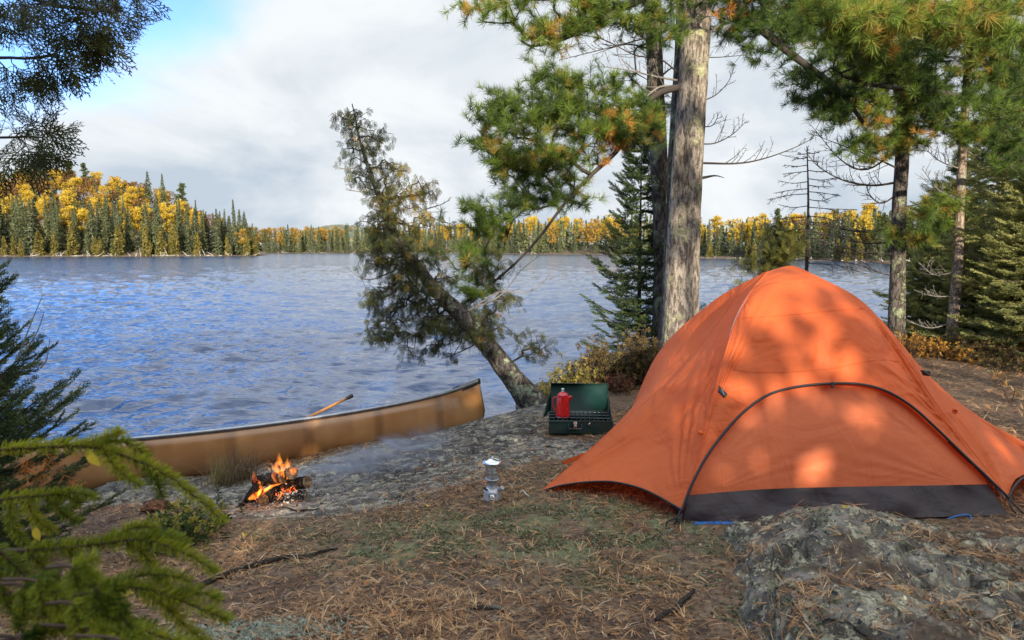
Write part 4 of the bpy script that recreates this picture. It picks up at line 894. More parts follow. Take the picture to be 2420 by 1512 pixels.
# ---- young spruces and firs ---------------------------------------------------
def young_spruce(root, base, h, r, seed, mats, whorls=22, per=7, droop=.12, tw=1.0, lean=(0, 0), z0=.06, upturn=.15, gapk=.12, rt=.03, twd=.105, tpl=None):
    rg = np.random.default_rng(seed); b = np.array(tuple(base), float); top = b + np.array([lean[0], lean[1], h]); mbT = MB(); tube(mbT, catmull([b - [0, 0, .1], (b + top) / 2 + rg.normal(size=3) * .02, top], 30), np.linspace(rt, .004, 30), 8); mbT.build('trunk', mats[1], root, smooth=True)
    mbW = MB(); nb = MB(); Pp = []; Dd = []; Vv = []; Rr = []
    for k in range(whorls):
        f = (k + .4 * rg.random()) / whorls; f = z0 + (1 - z0) * f ** .95; c = b + (top - b) * f; ln0 = r * (1 - f) ** .8 * (.8 + .4 * rg.random()) + .05
        for j in range(per):
            if rg.random() < gapk: continue
            a = (j + rg.random() * .9) / per * 6.28; ln = ln0 * (.7 + .5 * rg.random()); d = np.array([cos(a), sin(a), 0]); p1 = c + d * ln * .5 + [0, 0, -droop * ln * .6 + .25 * f * ln]; p2 = c + d * ln + [0, 0, (-droop + upturn) * ln + .55 * f * ln]
            cc = catmull([c, p1, p2], 7); tube(mbW, cc, np.linspace(.004 + .008 * ln, .0018, 7), 4, False)
            nt_ = max(2, int(ln / twd)); tn = nrm(np.gradient(cc, axis=0)); side = np.cross(d, [0, 0, 1.])
            for i in range(nt_ * 2 + 1):
                q = (.12 + .86 * (i // 2 + .5) / (nt_ + .3)) * 6; q = min(q, 5.99); ii = int(q); pp = cc[ii] * (1 - q + ii) + cc[ii + 1] * (q - ii); sg = 1 if i % 2 else -1; sl = min(.9, .35 + ln * .5)
                if i == nt_ * 2: pp = cc[-1]; dr = tn[-1]
                else: dr = nrm(tn[ii] * .75 + side * sg * sl * (1.25 - q / 6) + rg.normal(size=3) * .12 + [0, 0, -.06])
                w = .22 * (1.1 - q / 6) * min(1, ln)
                reps = 1 + int(w / .13) if i < nt_ * 2 else 1
                for s_ in range(reps): Pp.append(pp + dr * s_ * .12 * tw); Dd.append(nrm(dr + rg.normal(size=3) * .1 * s_)); Vv.append(.15 + .55 * rg.random()); Rr.append(rg.normal() * .35 + (0 if True else 0))
    mbW.build('limb', M_TW, root); D = np.array(Dd); put(nb, tpl or TWIGS, np.array(Pp), D, tw * (.8 + .4 * rg.random(len(Pp))), np.array(Vv), np.array(Rr)); nb.build('needles', mats[0], root)
def sp_tree(name, px, py, Y, h, r, seed, mats, label, **k):
    b = P(px, py, Y); b.z = gz(b.x, b.y) if k.pop('snap', True) else b.z; ro = empty(name, b, label, 'tree'); young_spruce(ro, b, h, r, seed, mats, **k); return ro
b = P(1512, 850, 9.3)
sp_tree('spruce_tree', 1512, 850, 9.3, (P(1503, 335, 9.3).z - gz(b.x, b.y)), .78, 5, (M_FIR, M_BK2), 'young dark green spruce with tiered branches at the lakeside left of the tall pine trunks', whorls=21, per=9, droop=.2, upturn=.22, rt=.05, z0=.04, lean=(-.03, 0), gapk=.05)
fr = [  # right hand firs
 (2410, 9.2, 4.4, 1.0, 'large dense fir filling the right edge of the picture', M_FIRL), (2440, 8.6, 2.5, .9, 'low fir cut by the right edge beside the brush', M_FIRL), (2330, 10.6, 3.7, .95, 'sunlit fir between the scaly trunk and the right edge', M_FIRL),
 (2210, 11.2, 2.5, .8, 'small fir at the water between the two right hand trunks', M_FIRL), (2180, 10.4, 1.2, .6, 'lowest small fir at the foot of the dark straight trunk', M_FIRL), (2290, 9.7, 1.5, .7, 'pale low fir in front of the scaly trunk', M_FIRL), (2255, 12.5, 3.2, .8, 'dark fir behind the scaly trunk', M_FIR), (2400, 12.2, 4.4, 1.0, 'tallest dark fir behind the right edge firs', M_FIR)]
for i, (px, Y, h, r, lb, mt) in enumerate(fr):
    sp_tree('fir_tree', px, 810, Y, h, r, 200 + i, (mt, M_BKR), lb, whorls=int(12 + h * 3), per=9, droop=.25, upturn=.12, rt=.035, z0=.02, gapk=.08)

# ---- right pines ---------------------------------------------------------------
YA = 9.8
ra = empty('pine_tree', P(2120, 800, YA), 'straight dark trunked pine behind the right shoulder of the tent, with big green canopy', 'tree')
trunk_part(ra, [P(2118, 830, YA), P(2120, 700, YA), P(2124, 500, YA), P(2131, 380, YA), P(2136, 200, YA), P(2142, 0, YA), P(2150, -400, YA), P(2155, -900, YA)], [.125, .098, .09, .082, .075, .068, .05, .015], M_BK2, 40, 260, .05, 21)
def multi(root, trunkc, groups, vf, rl=(.03, .015), **k):
    for (start, bl, m_) in groups:
        T = np.vstack([blob(*b) for b in bl]); c = T.mean(0); s = np.array(tuple(start)); mid = (s + c) / 2 + [0, 0, .05]; pine_tree_parts(root, [s, mid, c], T, list(rl), vf, bmat=m_, **k)
multi(ra, None, [
    (P(2138, 130, YA), [(1960, 60, 100, 70, YA - .9, .5, 200), (1900, 20, 60, 45, YA - 1.1, .4, 80), (2020, 100, 90, 70, YA - .7, .5, 170)], M_TW),
    (P(2140, 60, YA), [(2080, 30, 110, 80, YA - .6, .6, 230), (2000, 10, 90, 40, YA - .8, .5, 90)], M_TW),
    (P(2136, 180, YA), [(2080, 170, 90, 70, YA - .5, .5, 220), (2000, 190, 60, 55, YA - .6, .4, 110)], M_TW),
    (P(2136, 230, YA), [(2060, 260, 90, 50, YA - .4, .5, 170), (1985, 250, 50, 40, YA - .5, .4, 60)], M_TW),
    (P(2134, 300, YA), [(2060, 340, 80, 45, YA - .3, .5, 110), (2130, 330, 60, 40, YA - .2, .5, 90)], M_TW),
    (P(2138, 100, YA), [(2220, 80, 100, 70, YA - .4, .6, 250), (2190, 180, 80, 60, YA - .4, .6, 180)], M_TW),
    (P(2136, 200, YA), [(2180, 270, 70, 50, YA - .2, .5, 150)], M_TW),
    (P(2120, 560, YA), [(2160, 560, 50, 22, YA - .3, .3, 36), (2095, 545, 40, 18, YA - .3, .3, 22)], M_TW)],
    needle_v([(2080, 200, YA, .25, .12), (2050, 330, YA, .2, .1)], (.25, .82)), tsc=1.15)
for k, (pts, r0, ns, ln) in enumerate([
    ([P(2125, 430, YA), P(2060, 438, YA), P(1990, 425, YA), P(1930, 390, YA), P(1900, 350, YA)], .011, 22, .55), ([P(2125, 350, YA), P(2050, 400, YA), P(1990, 380, YA), P(1920, 300, YA)], .010, 22, .5), ([P(2125, 400, YA), P(2060, 370, YA), P(1980, 340, YA), P(1930, 320, YA)], .009, 18, .5),
    ([P(2120, 535, YA), P(2040, 548, YA), P(1960, 535, YA), P(1850, 525, YA)], .011, 18, .45), ([P(2120, 570, YA), P(2050, 575, YA), P(1980, 560, YA), P(1890, 540, YA)], .010, 18, .5), ([P(2120, 600, YA), P(2050, 598, YA), P(1980, 580, YA), P(1900, 555, YA)], .009, 14, .45),
    ([P(2120, 625, YA), P(2060, 618, YA), P(2000, 605, YA), P(1950, 590, YA)], .010, 12, .35), ([P(2120, 655, YA), P(2080, 645, YA), P(2040, 630, YA)], .006, 6, .25), ([P(2120, 460, YA), P(2080, 480, YA), P(2050, 450, YA), P(2060, 420, YA)], .008, 14, .4), ([P(2130, 480, YA), P(2170, 500, YA), P(2200, 520, YA)], .008, 8, .3), ([P(2118, 720, YA), P(2100, 715, YA)], .005, 0, .1), ([P(2118, 755, YA), P(2098, 750, YA)], .005, 0, .1)]):
    mb = MB(); dead_branch(mb, pts, r0 * 1.7, ns + 6, ln, 140 + k, .15, .0034); mb.build('dead_branch', M_TW, ra)
YB2 = 9.3
rb = empty('pine_tree', P(2248, 822, YB2), 'slender scaly light brown trunk second from the right edge with bare grey twigs', 'tree')
trunk_part(rb, [P(2245, 850, YB2), P(2250, 780, YB2), P(2262, 640, YB2), P(2268, 500, YB2), P(2275, 350, YB2), P(2284, 200, YB2), P(2292, 0, YB2), P(2300, -500, YB2)], [.075, .062, .056, .052, .046, .042, .034, .01], M_BKR, 32, 240, .06, 25)
multi(rb, None, [
    (P(2282, 200, YB2), [(2340, 60, 100, 70, YB2 - .6, .6, 230), (2260, 20, 90, 50, YB2 - .5, .5, 130)], M_TW),
    (P(2280, 250, YB2), [(2340, 180, 100, 60, YB2 - .5, .6, 190), (2400, 130, 60, 80, YB2 - .6, .5, 130)], M_TW),
    (P(2276, 320, YB2), [(2250, 300, 80, 40, YB2 - .3, .4, 110), (2310, 320, 60, 30, YB2 - .3, .4, 60)], M_TW),
    (P(2268, 500, YB2), [(2200, 500, 60, 35, YB2 - .3, .3, 70), (2230, 480, 50, 30, YB2 - .3, .3, 40)], M_TW)],
    needle_v(None, (.25, .82)), tsc=1.05)
mb_l = [([P(2268, 500, YB2), P(2310, 520, YB2), P(2340, 560, YB2)], .008, 10, .4), ([P(2268, 470, YB2), P(2220, 450, YB2), P(2180, 400, YB2)], .008, 14, .5), ([P(2270, 440, YB2), P(2330, 460, YB2), P(2370, 500, YB2)], .008, 12, .4), ([P(2262, 590, YB2), P(2310, 610, YB2), P(2340, 640, YB2)], .007, 9, .35), ([P(2258, 700, YB2), P(2210, 700, YB2), P(2170, 690, YB2)], .007, 9, .35),
        ([P(2255, 760, YB2), P(2200, 775, YB2), P(2150, 760, YB2)], .008, 8, .3), ([P(2262, 640, YB2), P(2210, 650, YB2), P(2170, 620, YB2)], .007, 9, .35), ([P(2275, 350, YB2), P(2330, 380, YB2), P(2400, 370, YB2)], .009, 14, .45), ([P(2272, 400, YB2), P(2220, 380, YB2), P(2180, 345, YB2)], .008, 14, .45)]
for k, (pts, r0, ns, ln) in enumerate(mb_l):
    mb = MB(); dead_branch(mb, pts, r0 * 1.3, ns + 5, ln, 170 + k, .2, .003); mb.build('dead_branch', M_TWG, rb)
# big pine off the right edge whose limb crosses the sky
YD = 7.4
rd = empty('pine_tree', (P(2700, 900, YD).x, YD, 1.08), 'pine outside the right edge whose dark limb and needles hang into the top right corner', 'tree')
trunk_part(rd, [(P(2700, 900, YD).x, YD, .95), P(2690, 500, YD), P(2680, 0, YD), P(2670, -900, YD)], [.2, .17, .14, .03], M_BK2, 32, 120, .05, 31)
def bough(root, limb_, bl, vf, rl, **k): pine_tree_parts(root, limb_, np.vstack([blob(*b) for b in bl]), rl, vf, **k)
bough(rd, [P(2680, 260, YD), P(2560, 240, YD), P(2420, 236, YD), P(2300, 232, YD), P(2200, 215, YD), P(2090, 205, YD), P(1990, 180, YD)], [(2050, 120, 90, 60, 7.0, .4, 150), (2150, 150, 80, 60, 7.0, .4, 120), (2250, 240, 80, 35, 7.2, .3, 70), (2360, 240, 80, 40, 7.2, .3, 70), (2440, 180, 60, 60, 7.2, .3, 60)], needle_v([(2080, 140, 7, .2, .1)], (.0, .5)), [.05, .045, .035, .025, .012])
bough(rd, [P(2680, -60, YD - .8), P(2500, -40, YD - 1), P(2300, -30, YD - 1), P(2100, -20, YD - 1), P(1950, 0, YD - 1)], [(1930, 30, 70, 45, 6.3, .3, 80), (2020, 60, 90, 50, 6.3, .3, 100), (2130, 50, 90, 50, 6.3, .3, 80), (2260, 40, 90, 50, 6.3, .3, 70), (2370, 50, 70, 70, 6.3, .3, 70)], needle_v([(2010, 60, 6.3, .15, .1)], (.35, .80)), [.03, .022, .015, .008], tsc=1.2, rpow=.36)
bough(rd, [P(2690, 420, YD), P(2560, 380, YD), P(2450, 350, YD), P(2380, 320, YD)], [(2400, 320, 60, 35, 7.2, .3, 60), (2390, 380, 45, 25, 7.2, .3, 30)], needle_v(None, (.05, .4)), [.03, .02, .01])

# ---- dead slim tree and cedar sapling behind the tent ---------------------------
YT = 11.0
b = P(1906, 790, YT); b.z = gz(b.x, b.y) - .1
dt = empty('dead_tree', b, 'slim bare dead tree with thin drooping branches right behind the peak of the tent', 'tree')
mb = MB(); tube(mb, catmull([b, P(1906, 640, YT), P(1910, 480, YT), P(1907, 345, YT)], 40), np.linspace(.045, .008, 40), 8); mb.build('trunk', M_TW, dt)
rgd = np.random.default_rng(3)
for k in range(30):
    py = 352 + k * 9.5 + rgd.normal() * 5; sg = 1 if k % 2 else -1; ln = 22 + 175 * (k / 30) ** .9 * (.5 + .6 * rgd.random()); mb = MB(); dead_branch(mb, [P(1908, py, YT), P(1908 + sg * ln * .5, py + 2 + ln * .02, YT + rgd.normal() * .2), P(1908 + sg * ln, py + ln * .12 - 4 + rgd.normal() * ln * .10, YT + rgd.normal() * .3)], .008, 8, .06 + ln / 330, 300 + k, -.1, .0032); mb.build('branch', M_TW, dt)
YS = 10.2
b = P(1840, 760, YS); b.z = gz(b.x, b.y)
cs = empty('cedar_tree', b, 'small bushy cedar sapling just behind and left of the tent peak', 'tree')
mb = MB(); stem = catmull([b, P(1838, 680, YS), P(1845, 600, YS), P(1848, 545, YS)], 30); tube(mb, stem, np.linspace(.03, .006, 30), 8); mb.build('trunk', M_TW, cs)
TT = np.vstack([blob(*q, 6, .06) for q in [(1845, 585, 42, 45, YS, .3, 150), (1850, 550, 30, 22, YS, .2, 42), (1835, 620, 35, 20, YS, .2, 54), (1770, 630, 25, 14, YS, .2, 24), (1750, 685, 15, 14, YS, .15, 18), (1800, 640, 25, 14, YS, .2, 24)]])
Pn, par, R, ids = grow(stem, TT, step=.12); mb = MB(); branches(mb, Pn, par, R, skip=len(stem)); mb.build('limb', M_TW, cs); nb = MB(); D = nrm(RNG.normal(size=(len(ids), 3)) * .6 + [0, 0, .1]); put(nb, SPRAYS, Pn[ids], D, 1.3, .2 + .5 * RNG.random(len(ids))); put(nb, SPRAYS, Pn[ids], -D + [0, 0, .5], 1.2, .2 + .5 * RNG.random(len(ids))); nb.build('foliage', M_CS, cs)

# ---- cedar outside the left edge, hanging into the top left corner -----------------
YL = 3.0
lt = empty('cedar_tree', (-4.6, 3.2, .9), 'cedar outside the left edge whose dark sprays hang into the top left corner', 'tree')
mb = MB(); tube(mb, catmull([(-4.6, 3.2, .8), (-4.5, 3.2, 3), (-4.4, 3.2, 6.5)], 40), np.linspace(.16, .04, 40), 20, True, 0, 0, furrow(4, .06)); mb.build('trunk', M_BKC, lt, smooth=True)
for limb_, bl in [([(-4.45, 3.2, 4.6), P(-250, -60, YL), P(0, -20, YL), P(150, 15, YL), P(240, 25, YL)], [(262, 15, 42, 22, YL, .15, 54), (230, 40, 45, 28, YL, .15, 54), (190, 80, 40, 25, YL, .15, 42), (120, 10, 60, 18, YL, .2, 42), (30, 25, 45, 22, YL, .2, 48), (200, -30, 90, 25, YL, .2, 60), (255, 50, 25, 14, YL, .1, 18)]),
                  ([(-4.45, 3.2, 4.1), P(-200, 130, YL), P(0, 135, YL), P(70, 138, YL), P(130, 128, YL)], [(160, 150, 30, 30, YL, .12, 48), (185, 115, 28, 25, YL, .12, 36), (95, 200, 28, 20, YL, .1, 30), (50, 200, 12, 20, YL, .1, 12), (5, 190, 20, 25, YL, .1, 18), (60, 165, 30, 15, YL, .1, 12), (20, 95, 30, 25, YL, .15, 30), (125, 95, 25, 20, YL, .1, 18)]),
                  ([(-4.45, 3.2, 3.4), P(-200, 310, YL), P(0, 325, YL), P(60, 322, YL), P(100, 325, YL)], [(90, 345, 32, 28, YL, .12, 54), (35, 315, 35, 22, YL, .12, 30), (110, 300, 22, 18, YL, .1, 24), (80, 375, 20, 12, YL, .1, 12), (15, 385, 20, 8, YL, .1, 9)])]:
    lb_ = catmull(limb_, 40); T = np.vstack([blob(*q, 6, .035) for q in bl]); T = T[RNG.random(len(T)) < .62]; Pn, par, R, ids = grow(lb_, T, step=.05, rtip=.0009, rlimb=[.03, .012, .006, .003], sag=.08); mb = MB(); V, F = tube_data(lb_, R[:len(lb_)], 6); mb.add(V, F); branches(mb, Pn, par, R, skip=len(lb_)); w = mb.build('bough', M_TW, lt)
    nb = MB(); D0 = nrm(Pn[ids] - Pn[par[ids]]); D = nrm(D0 * .8 + np.array([.15, 0, -.35]) + RNG.normal(size=(len(ids), 3)) * [.35, .2, .35]); rl_ = RNG.normal(size=len(ids)) * .5
    put(nb, SPRAYS, Pn[ids], D, .75 + .4 * RNG.random(len(ids)), .05 + .4 * RNG.random(len(ids)), None); nb.build('foliage', M_CS, w)
pz_ = MB(); put(pz_, TUFTS_S, np.array([tuple(P(-10, 90, YL)), tuple(P(5, 105, YL)), tuple(P(-15, 150, YL))]), np.array([[1, 0, .1], [1, 0, -.05], [1, 0, -.1]]), 1.0, .1)

# ---- dark young fir at the left edge -------------------------------------------
YF = 3.5
lf = empty('fir_tree', (P(-110, 1150, YF).x, YF, .72), 'dark green fir sapling reaching in from the left edge in front of the lake', 'tree')
young_spruce(lf, (P(-110, 1150, YF).x, YF, .70), 1.85, .60, 333, (M_FIR, M_TW), whorls=19, per=11, droop=.1, upturn=.25, tw=.62, rt=.02, z0=.1, twd=.06)
for k, pts in enumerate([[P(40, 850, 3), P(75, 760, 3), P(100, 700, 3)], [P(60, 830, 3), P(90, 780, 3), P(105, 735, 3)], [P(95, 870, 3), P(110, 850, 3), P(118, 800, 3)]]):
    mb = MB(); tube(mb, catmull(pts, 8), np.linspace(.004, .0015, 8), 4); mb.build('dead_branch', M_TWG, lf)

# ---- blurred fir boughs close to the camera ----------------------------------------
ff = empty('fir_tree', (P(-260, 1500, 1.25).x, 1.25, 1.02), 'yellow green fir close to the camera whose blurred boughs fill the lower left corner', 'tree')
mb = MB(); tube(mb, catmull([(P(-260, 1500, 1.25).x, 1.25, .98), (-1.16, 1.25, 1.6), (-1.15, 1.25, 2.1)], 20), np.linspace(.022, .01, 20), 10); mb.build('trunk', M_TW, ff)
def shoot(mb, pts, nl=.02, dens=900, w=.0022, v0=.3, seed=0, flat=.5):
    c = catmull(pts, 40); seg_ = np.linalg.norm(np.diff(c, axis=0), axis=1).sum(); n = int(dens * seg_); rg = np.random.default_rng(seed); q = rg.random(n) * 38.9; i = q.astype(int); f = (q - i)[:, None]; Pn = c[i] * (1 - f) + c[i + 1] * f; T = nrm(c[i + 1] - c[i])
    s = rg.normal(size=(n, 3)) * [1, 1, flat]; s[:, 2] += .25; s = nrm(s - T * (s * T).sum(1, keepdims=True)); D = nrm(T * .55 + s); L_ = nl * (.75 + .4 * rg.random(n)) * (1 - .3 * (q / 39) ** 4)
    b = nrm(np.cross(D, rg.normal(size=(n, 3)))) * w / 2; A_ = np.stack([Pn - b, Pn + b, Pn + D * L_[:, None] + b * .7, Pn + D * L_[:, None] - b * .7], 1).reshape(-1, 3); F = np.arange(n * 4).reshape(n, 4); mb.add(A_, F, np.repeat(v0 + .4 * rg.random(n), 4))
def near_bough(main, sides, Y, nl=.02, v0=.3, r=.005, seed=0, brown=0):
    m_ = [P(x, y, Y + dy) for (x, y, dy) in main]; mb = MB(); nb = MB(); tube(mb, catmull(m_, 30), np.linspace(r, .0015, 30), 6); shoot(nb, m_[1:] if len(m_) > 2 else m_, nl * 1.0, 4600, .0015, v0, seed, .7)
    for k, s in enumerate(sides):
        q = [P(x, y, Y + dy) for (x, y, dy) in s]; tube(mb, catmull(q, 12), np.linspace(r * .5, .001, 12), 5); shoot(nb, q, nl * .95, 4600, .0015, v0 + .15 * sin(k * 2.1 + seed), seed + k + 1, .6)
    w = mb.build('bough', M_TWB, ff); nb.build('needles', M_FIRY, w)
near_bough([(-150, 1060, 0), (0, 1062, 0), (200, 1055, 0), (300, 1080, 0), (390, 1120, 0), (450, 1165, 0), (500, 1205, 0), (528, 1235, 0)], [[(220, 1050, 0), (300, 1045, .03), (350, 1080, .03)], [(240, 1060, 0), (280, 1110, -.03), (330, 1150, -.03)], [(200, 1052, 0), (255, 1030, .02), (290, 1020, .02)], [(340, 1100, 0), (370, 1140, .0), (385, 1175, .0)]], 1.25, .020, .35, seed=11)
near_bough([(-200, 1200, 0), (0, 1180, 0), (140, 1170, 0), (190, 1190, 0)], [[(130, 1170, 0), (185, 1165, 0), (230, 1180, .02)], [(60, 1180, 0), (90, 1230, 0), (130, 1260, 0)], [(20, 1180, 0), (30, 1240, 0), (60, 1290, 0)], [(110, 1172, 0), (150, 1215, .02), (190, 1235, .02)]], 1.2, .018, .25, seed=31)
near_bough([(-150, 1300, 0), (60, 1300, 0), (200, 1290, 0), (330, 1275, 0), (420, 1300, 0), (480, 1330, 0), (512, 1355, 0)], [[(300, 1280, 0), (350, 1320, 0), (380, 1370, 0), (410, 1420, 0)], [(250, 1285, 0), (310, 1250, .02), (370, 1245, .02)], [(330, 1275, 0), (395, 1265, .02), (440, 1285, .02)], [(150, 1290, 0), (200, 1340, 0), (230, 1400, 0)], [(60, 1300, 0), (110, 1350, 0), (120, 1420, 0)]], 1.15, .020, .3, seed=51)
near_bough([(-150, 1420, 0), (50, 1400, 0), (200, 1390, 0), (330, 1390, 0), (430, 1420, 0), (500, 1450, 0), (545, 1465, 0)], [[(330, 1390, 0), (400, 1440, 0), (450, 1490, 0), (500, 1530, 0)], [(200, 1390, 0), (260, 1440, 0), (320, 1500, 0)], [(260, 1390, 0), (330, 1360, .02), (400, 1360, .02), (450, 1375, .02)], [(100, 1400, 0), (150, 1450, 0), (190, 1520, 0)], [(0, 1400, 0), (40, 1460, 0), (70, 1540, 0)], [(400, 1410, 0), (470, 1400, .02), (520, 1420, .02)]], 1.1, .021, .25, seed=71)
near_bough([(-150, 1560, 0), (60, 1500, 0), (200, 1480, 0), (330, 1490, 0), (450, 1530, 0), (530, 1570, 0)], [[(100, 1495, 0), (150, 1470, 0), (230, 1450, 0)], [(200, 1480, 0), (270, 1530, 0), (330, 1590, 0)], [(60, 1500, 0), (90, 1550, 0), (110, 1600, 0)]], 1.05, .021, .3, seed=91)
near_bough([(-150, 1250, 0), (-20, 1290, 0), (40, 1340, 0), (90, 1400, 0)], [[(-20, 1290, 0), (-10, 1350, 0), (20, 1420, 0)]], 1.1, .020, .1, seed=101)
rgn = np.random.default_rng(12)
for k in range(30):        # the shoots that fill the corner
    x0 = -60 + 300 * rgn.random(); y0 = 1330 + 260 * rgn.random(); L0 = 120 + 140 * rgn.random(); a_ = .35 + .5 * rgn.random(); Yk = .85 + .6 * rgn.random()
    mn = [(x0, y0, 0), (x0 + L0 * .5 * cos(a_), y0 - 20 + L0 * .3 * sin(a_), 0), (x0 + L0 * cos(a_), y0 - 10 + L0 * sin(a_) * .8, 0)]
    near_bough(mn, [[mn[1], (mn[1][0] + 60 * cos(a_ - .8), mn[1][1] + 60 * sin(a_ - .8), .02)], [mn[1], (mn[1][0] + 60 * cos(a_ + .8), mn[1][1] + 60 * sin(a_ + .8), -.02)]], Yk, .019, -.1 + .4 * rgn.random() ** 2, .003, 700 + k * 5)
# orange dead needle sprays and yellow leaves caught in that fir
mb = MB(); shoot(mb, [P(110, 1070, 1.3), P(105, 1110, 1.3), P(95, 1150, 1.3)], .022, 500, .0016, .9, 7); shoot(mb, [P(60, 1075, 1.3), P(66, 1120, 1.3), P(60, 1160, 1.3)], .022, 500, .0016, .9, 8); shoot(mb, [P(130, 1090, 1.3), P(160, 1130, 1.3), P(190, 1150, 1.3)], .02, 300, .0016, .9, 9)
M_DEADN = foliage('dead_orange_needles', [(0, (0.25, .08, .02)), (1, (0.5, 0.17, 0.04))], .3, 3); mb.build('dead_needles', M_DEADN, ff)
M_YL = foliage('yellow_leaf', [(0, (0.6, 0.42, 0.05)), (.5, (0.8, 0.62, 0.08)), (1, (.55, .3, .06))], .4, 30)
def leaf_thing(name, c, ln, d, up, mat, v=.3):
    d = np.array(d, float); d /= np.linalg.norm(d); s = np.cross(d, np.array(up, float)); s /= np.linalg.norm(s); u = np.cross(s, d); c = np.array(tuple(c)); n = 9; V = []; 
    for i in range(n):
        f = i / (n - 1); w = ln * .28 * sin(pi * min(1, f * 1.02 + .02)) ** .7 * (1 - .3 * f); cp = c + d * ln * (f - .5) - u * ln * .18 * (f - .4) ** 2; V += [cp - s * w + u * w * .45, cp, cp + s * w + u * w * .45]
    F = []; 
    for i in range(n - 1):
        k = i * 3; F += [[k, k + 1, k + 4, k + 3], [k + 1, k + 2, k + 5, k + 4]]
    mb = MB(); mb.add(V, F, v); tube(mb, [c - d * ln * .5, c - d * ln * .8 + u * ln * .05], [ln * .012, ln * .01], 4, False, .9); return mb.build(name, mat)
tag(leaf_thing('leaf', P(222, 1082, 1.35), .042, (.6, 0, -1), (0, -1, .2), M_YL, .35), 'yellow leaf hanging on a twig in front of the left end of the canoe', 'leaf')
tag(leaf_thing('leaf', P(88, 1262, 1.3), .03, (.2, 0, -1), (.3, -1, .2), M_YL, .2), 'small yellow leaf among the blurred fir boughs at the left edge', 'leaf')
tag(leaf_thing('leaf', P(290, 1405, 1.5), .05, (1, 0, .25), (0, -.5, 1), M_YL, .4), 'yellow leaf low among the blurred fir boughs, right of the lower left corner', 'leaf')

# ================================================================== TENT
def fabric(name, col, transl=.35, rough=.55, wr=.5, wscale=2.2, seed=0.0):
    t = NT(name); p = t.pos(loc=(seed, 0, 0)); q = t.pos(sc=(1, 1, .35), rot=(0, .5, 0), loc=(seed, 0, 0))
    w1 = t.noise(q, wscale, 3, .5, .8); w2 = t.noise(t.pos(sc=(.4, 1, 1), rot=(0, -.5, .4)), wscale * 2.3, 4, .5, .6); wv = t.n('ShaderNodeTexVoronoi', {'Vector': t.pos(sc=(1, 1, .6), rot=(0, .5, .2)), 'Scale': 3.1}, feature='DISTANCE_TO_EDGE').outputs[0]
    cr_ = t.mr(wv, 0, .03, 1, 0); h = t.math('ADD', t.math('ADD', w1, t.math('MULTIPLY', w2, .5)), t.math('MULTIPLY', cr_, .02))
    v = t.noise(p, 1.7, 4, .6); c = t.mix(t.mr(v, .3, .7), tuple(x * .9 for x in col), col); c = t.mix(t.mr(t.noise(p, 60, 3), .6, .75, 0, .25), c, tuple(x * .7 for x in col))
    weave = t.noise(p, 600, 2, .5); h = t.math('ADD', h, t.math('MULTIPLY', weave, .01))
    nm = t.bump(h, wr, .05); d = t.pbr(col=c, rough=rough, spec=.35, nrm=nm)
    tr = t.n('ShaderNodeBsdfTranslucent', {'Color': t.mix(1, c, (1, .75, .6), 'MULTIPLY'), 'Normal': nm}).outputs[0]
    return t.done(t.n('ShaderNodeMixShader', {0: transl, 1: d, 2: tr}).outputs[0])
M_FLY = fabric('orange_fly_fabric', (0.88, 0.18, 0.042), .42, .5, .95, 3.0)
M_INN = fabric('orange_inner_fabric', (0.84, 0.21, 0.078), .28, .6, .7, 2.4, 5.0)
M_TUB = fabric('dark_floor_fabric', (0.045, 0.032, 0.035), .05, .55, .8, 3.5, 9.0)
M_PIPE = simple('black_binding', (0.018, 0.016, 0.02), .6); M_BLK = simple('black_webbing', (0.015, 0.015, 0.017), .5)
M_TARP = simple('blue_tarp', (0.01, 0.16, 0.50), .45)
def PP(L_): return [P(*q) for q in L_]
cA = PP([(1812, 644, 4.42), (1775, 690, 4.24), (1745, 745, 4.08), (1722, 810, 3.97), (1700, 885, 3.86), (1680, 960, 3.77), (1660, 1040, 3.68), (1640, 1110, 3.60), (1611, 1204, 3.50)])
cB = PP([(1905, 644, 4.44), (1985, 690, 4.30), (2060, 745, 4.18), (2118, 815, 4.07), (2170, 890, 3.98), (2220, 965, 3.90), (2270, 1030, 3.82), (2325, 1100, 3.74), (2383, 1176, 3.64)])
cL = PP([(1806, 643, 4.48), (1742, 700, 4.56), (1698, 762, 4.60), (1648, 828, 4.58), (1590, 888, 4.52), (1500, 972, 4.42), (1425, 1036, 4.30), (1350, 1100, 4.20), (1280, 1160, 4.08)])
cR = PP([(1925, 649, 4.48), (2022, 700, 4.52), (2084, 758, 4.54), (2135, 818, 4.54), (2190, 882, 4.5), (2260, 945, 4.45), (2340, 1000, 4.38), (2430, 1050, 4.3), (2600, 1175, 4.15)])
hemL = PP([(1280, 1160, 4.08), (1330, 1146, 4.02), (1400, 1138, 3.95), (1460, 1140, 3.85), (1530, 1160, 3.7), (1611, 1204, 3.50)])
hemR = PP([(2383, 1176, 3.64), (2400, 1145, 3.70), (2425, 1125, 3.78), (2470, 1115, 3.9), (2530, 1140, 4.05), (2600, 1175, 4.15)])
arch = PP([(1611, 1204, 3.50), (1636, 1140, 3.545), (1668, 1080, 3.60), (1712, 1020, 3.66), (1762, 968, 3.71), (1820, 930, 3.745), (1890, 912, 3.765), (1960, 906, 3.775), (2030, 907, 3.785), (2090, 922, 3.785), (2150, 957, 3.775), (2210, 1010, 3.75), (2270, 1068, 3.72), (2330, 1125, 3.68), (2383, 1176, 3.64)])
topF = PP([(1812, 644, 4.42), (1840, 635, 4.46), (1872, 634, 4.46), (1905, 644, 4.44)])
topL = PP([(1806, 643, 4.48), (1812, 644, 4.42)]); topR = PP([(1905, 644, 4.44), (1925, 649, 4.48)])
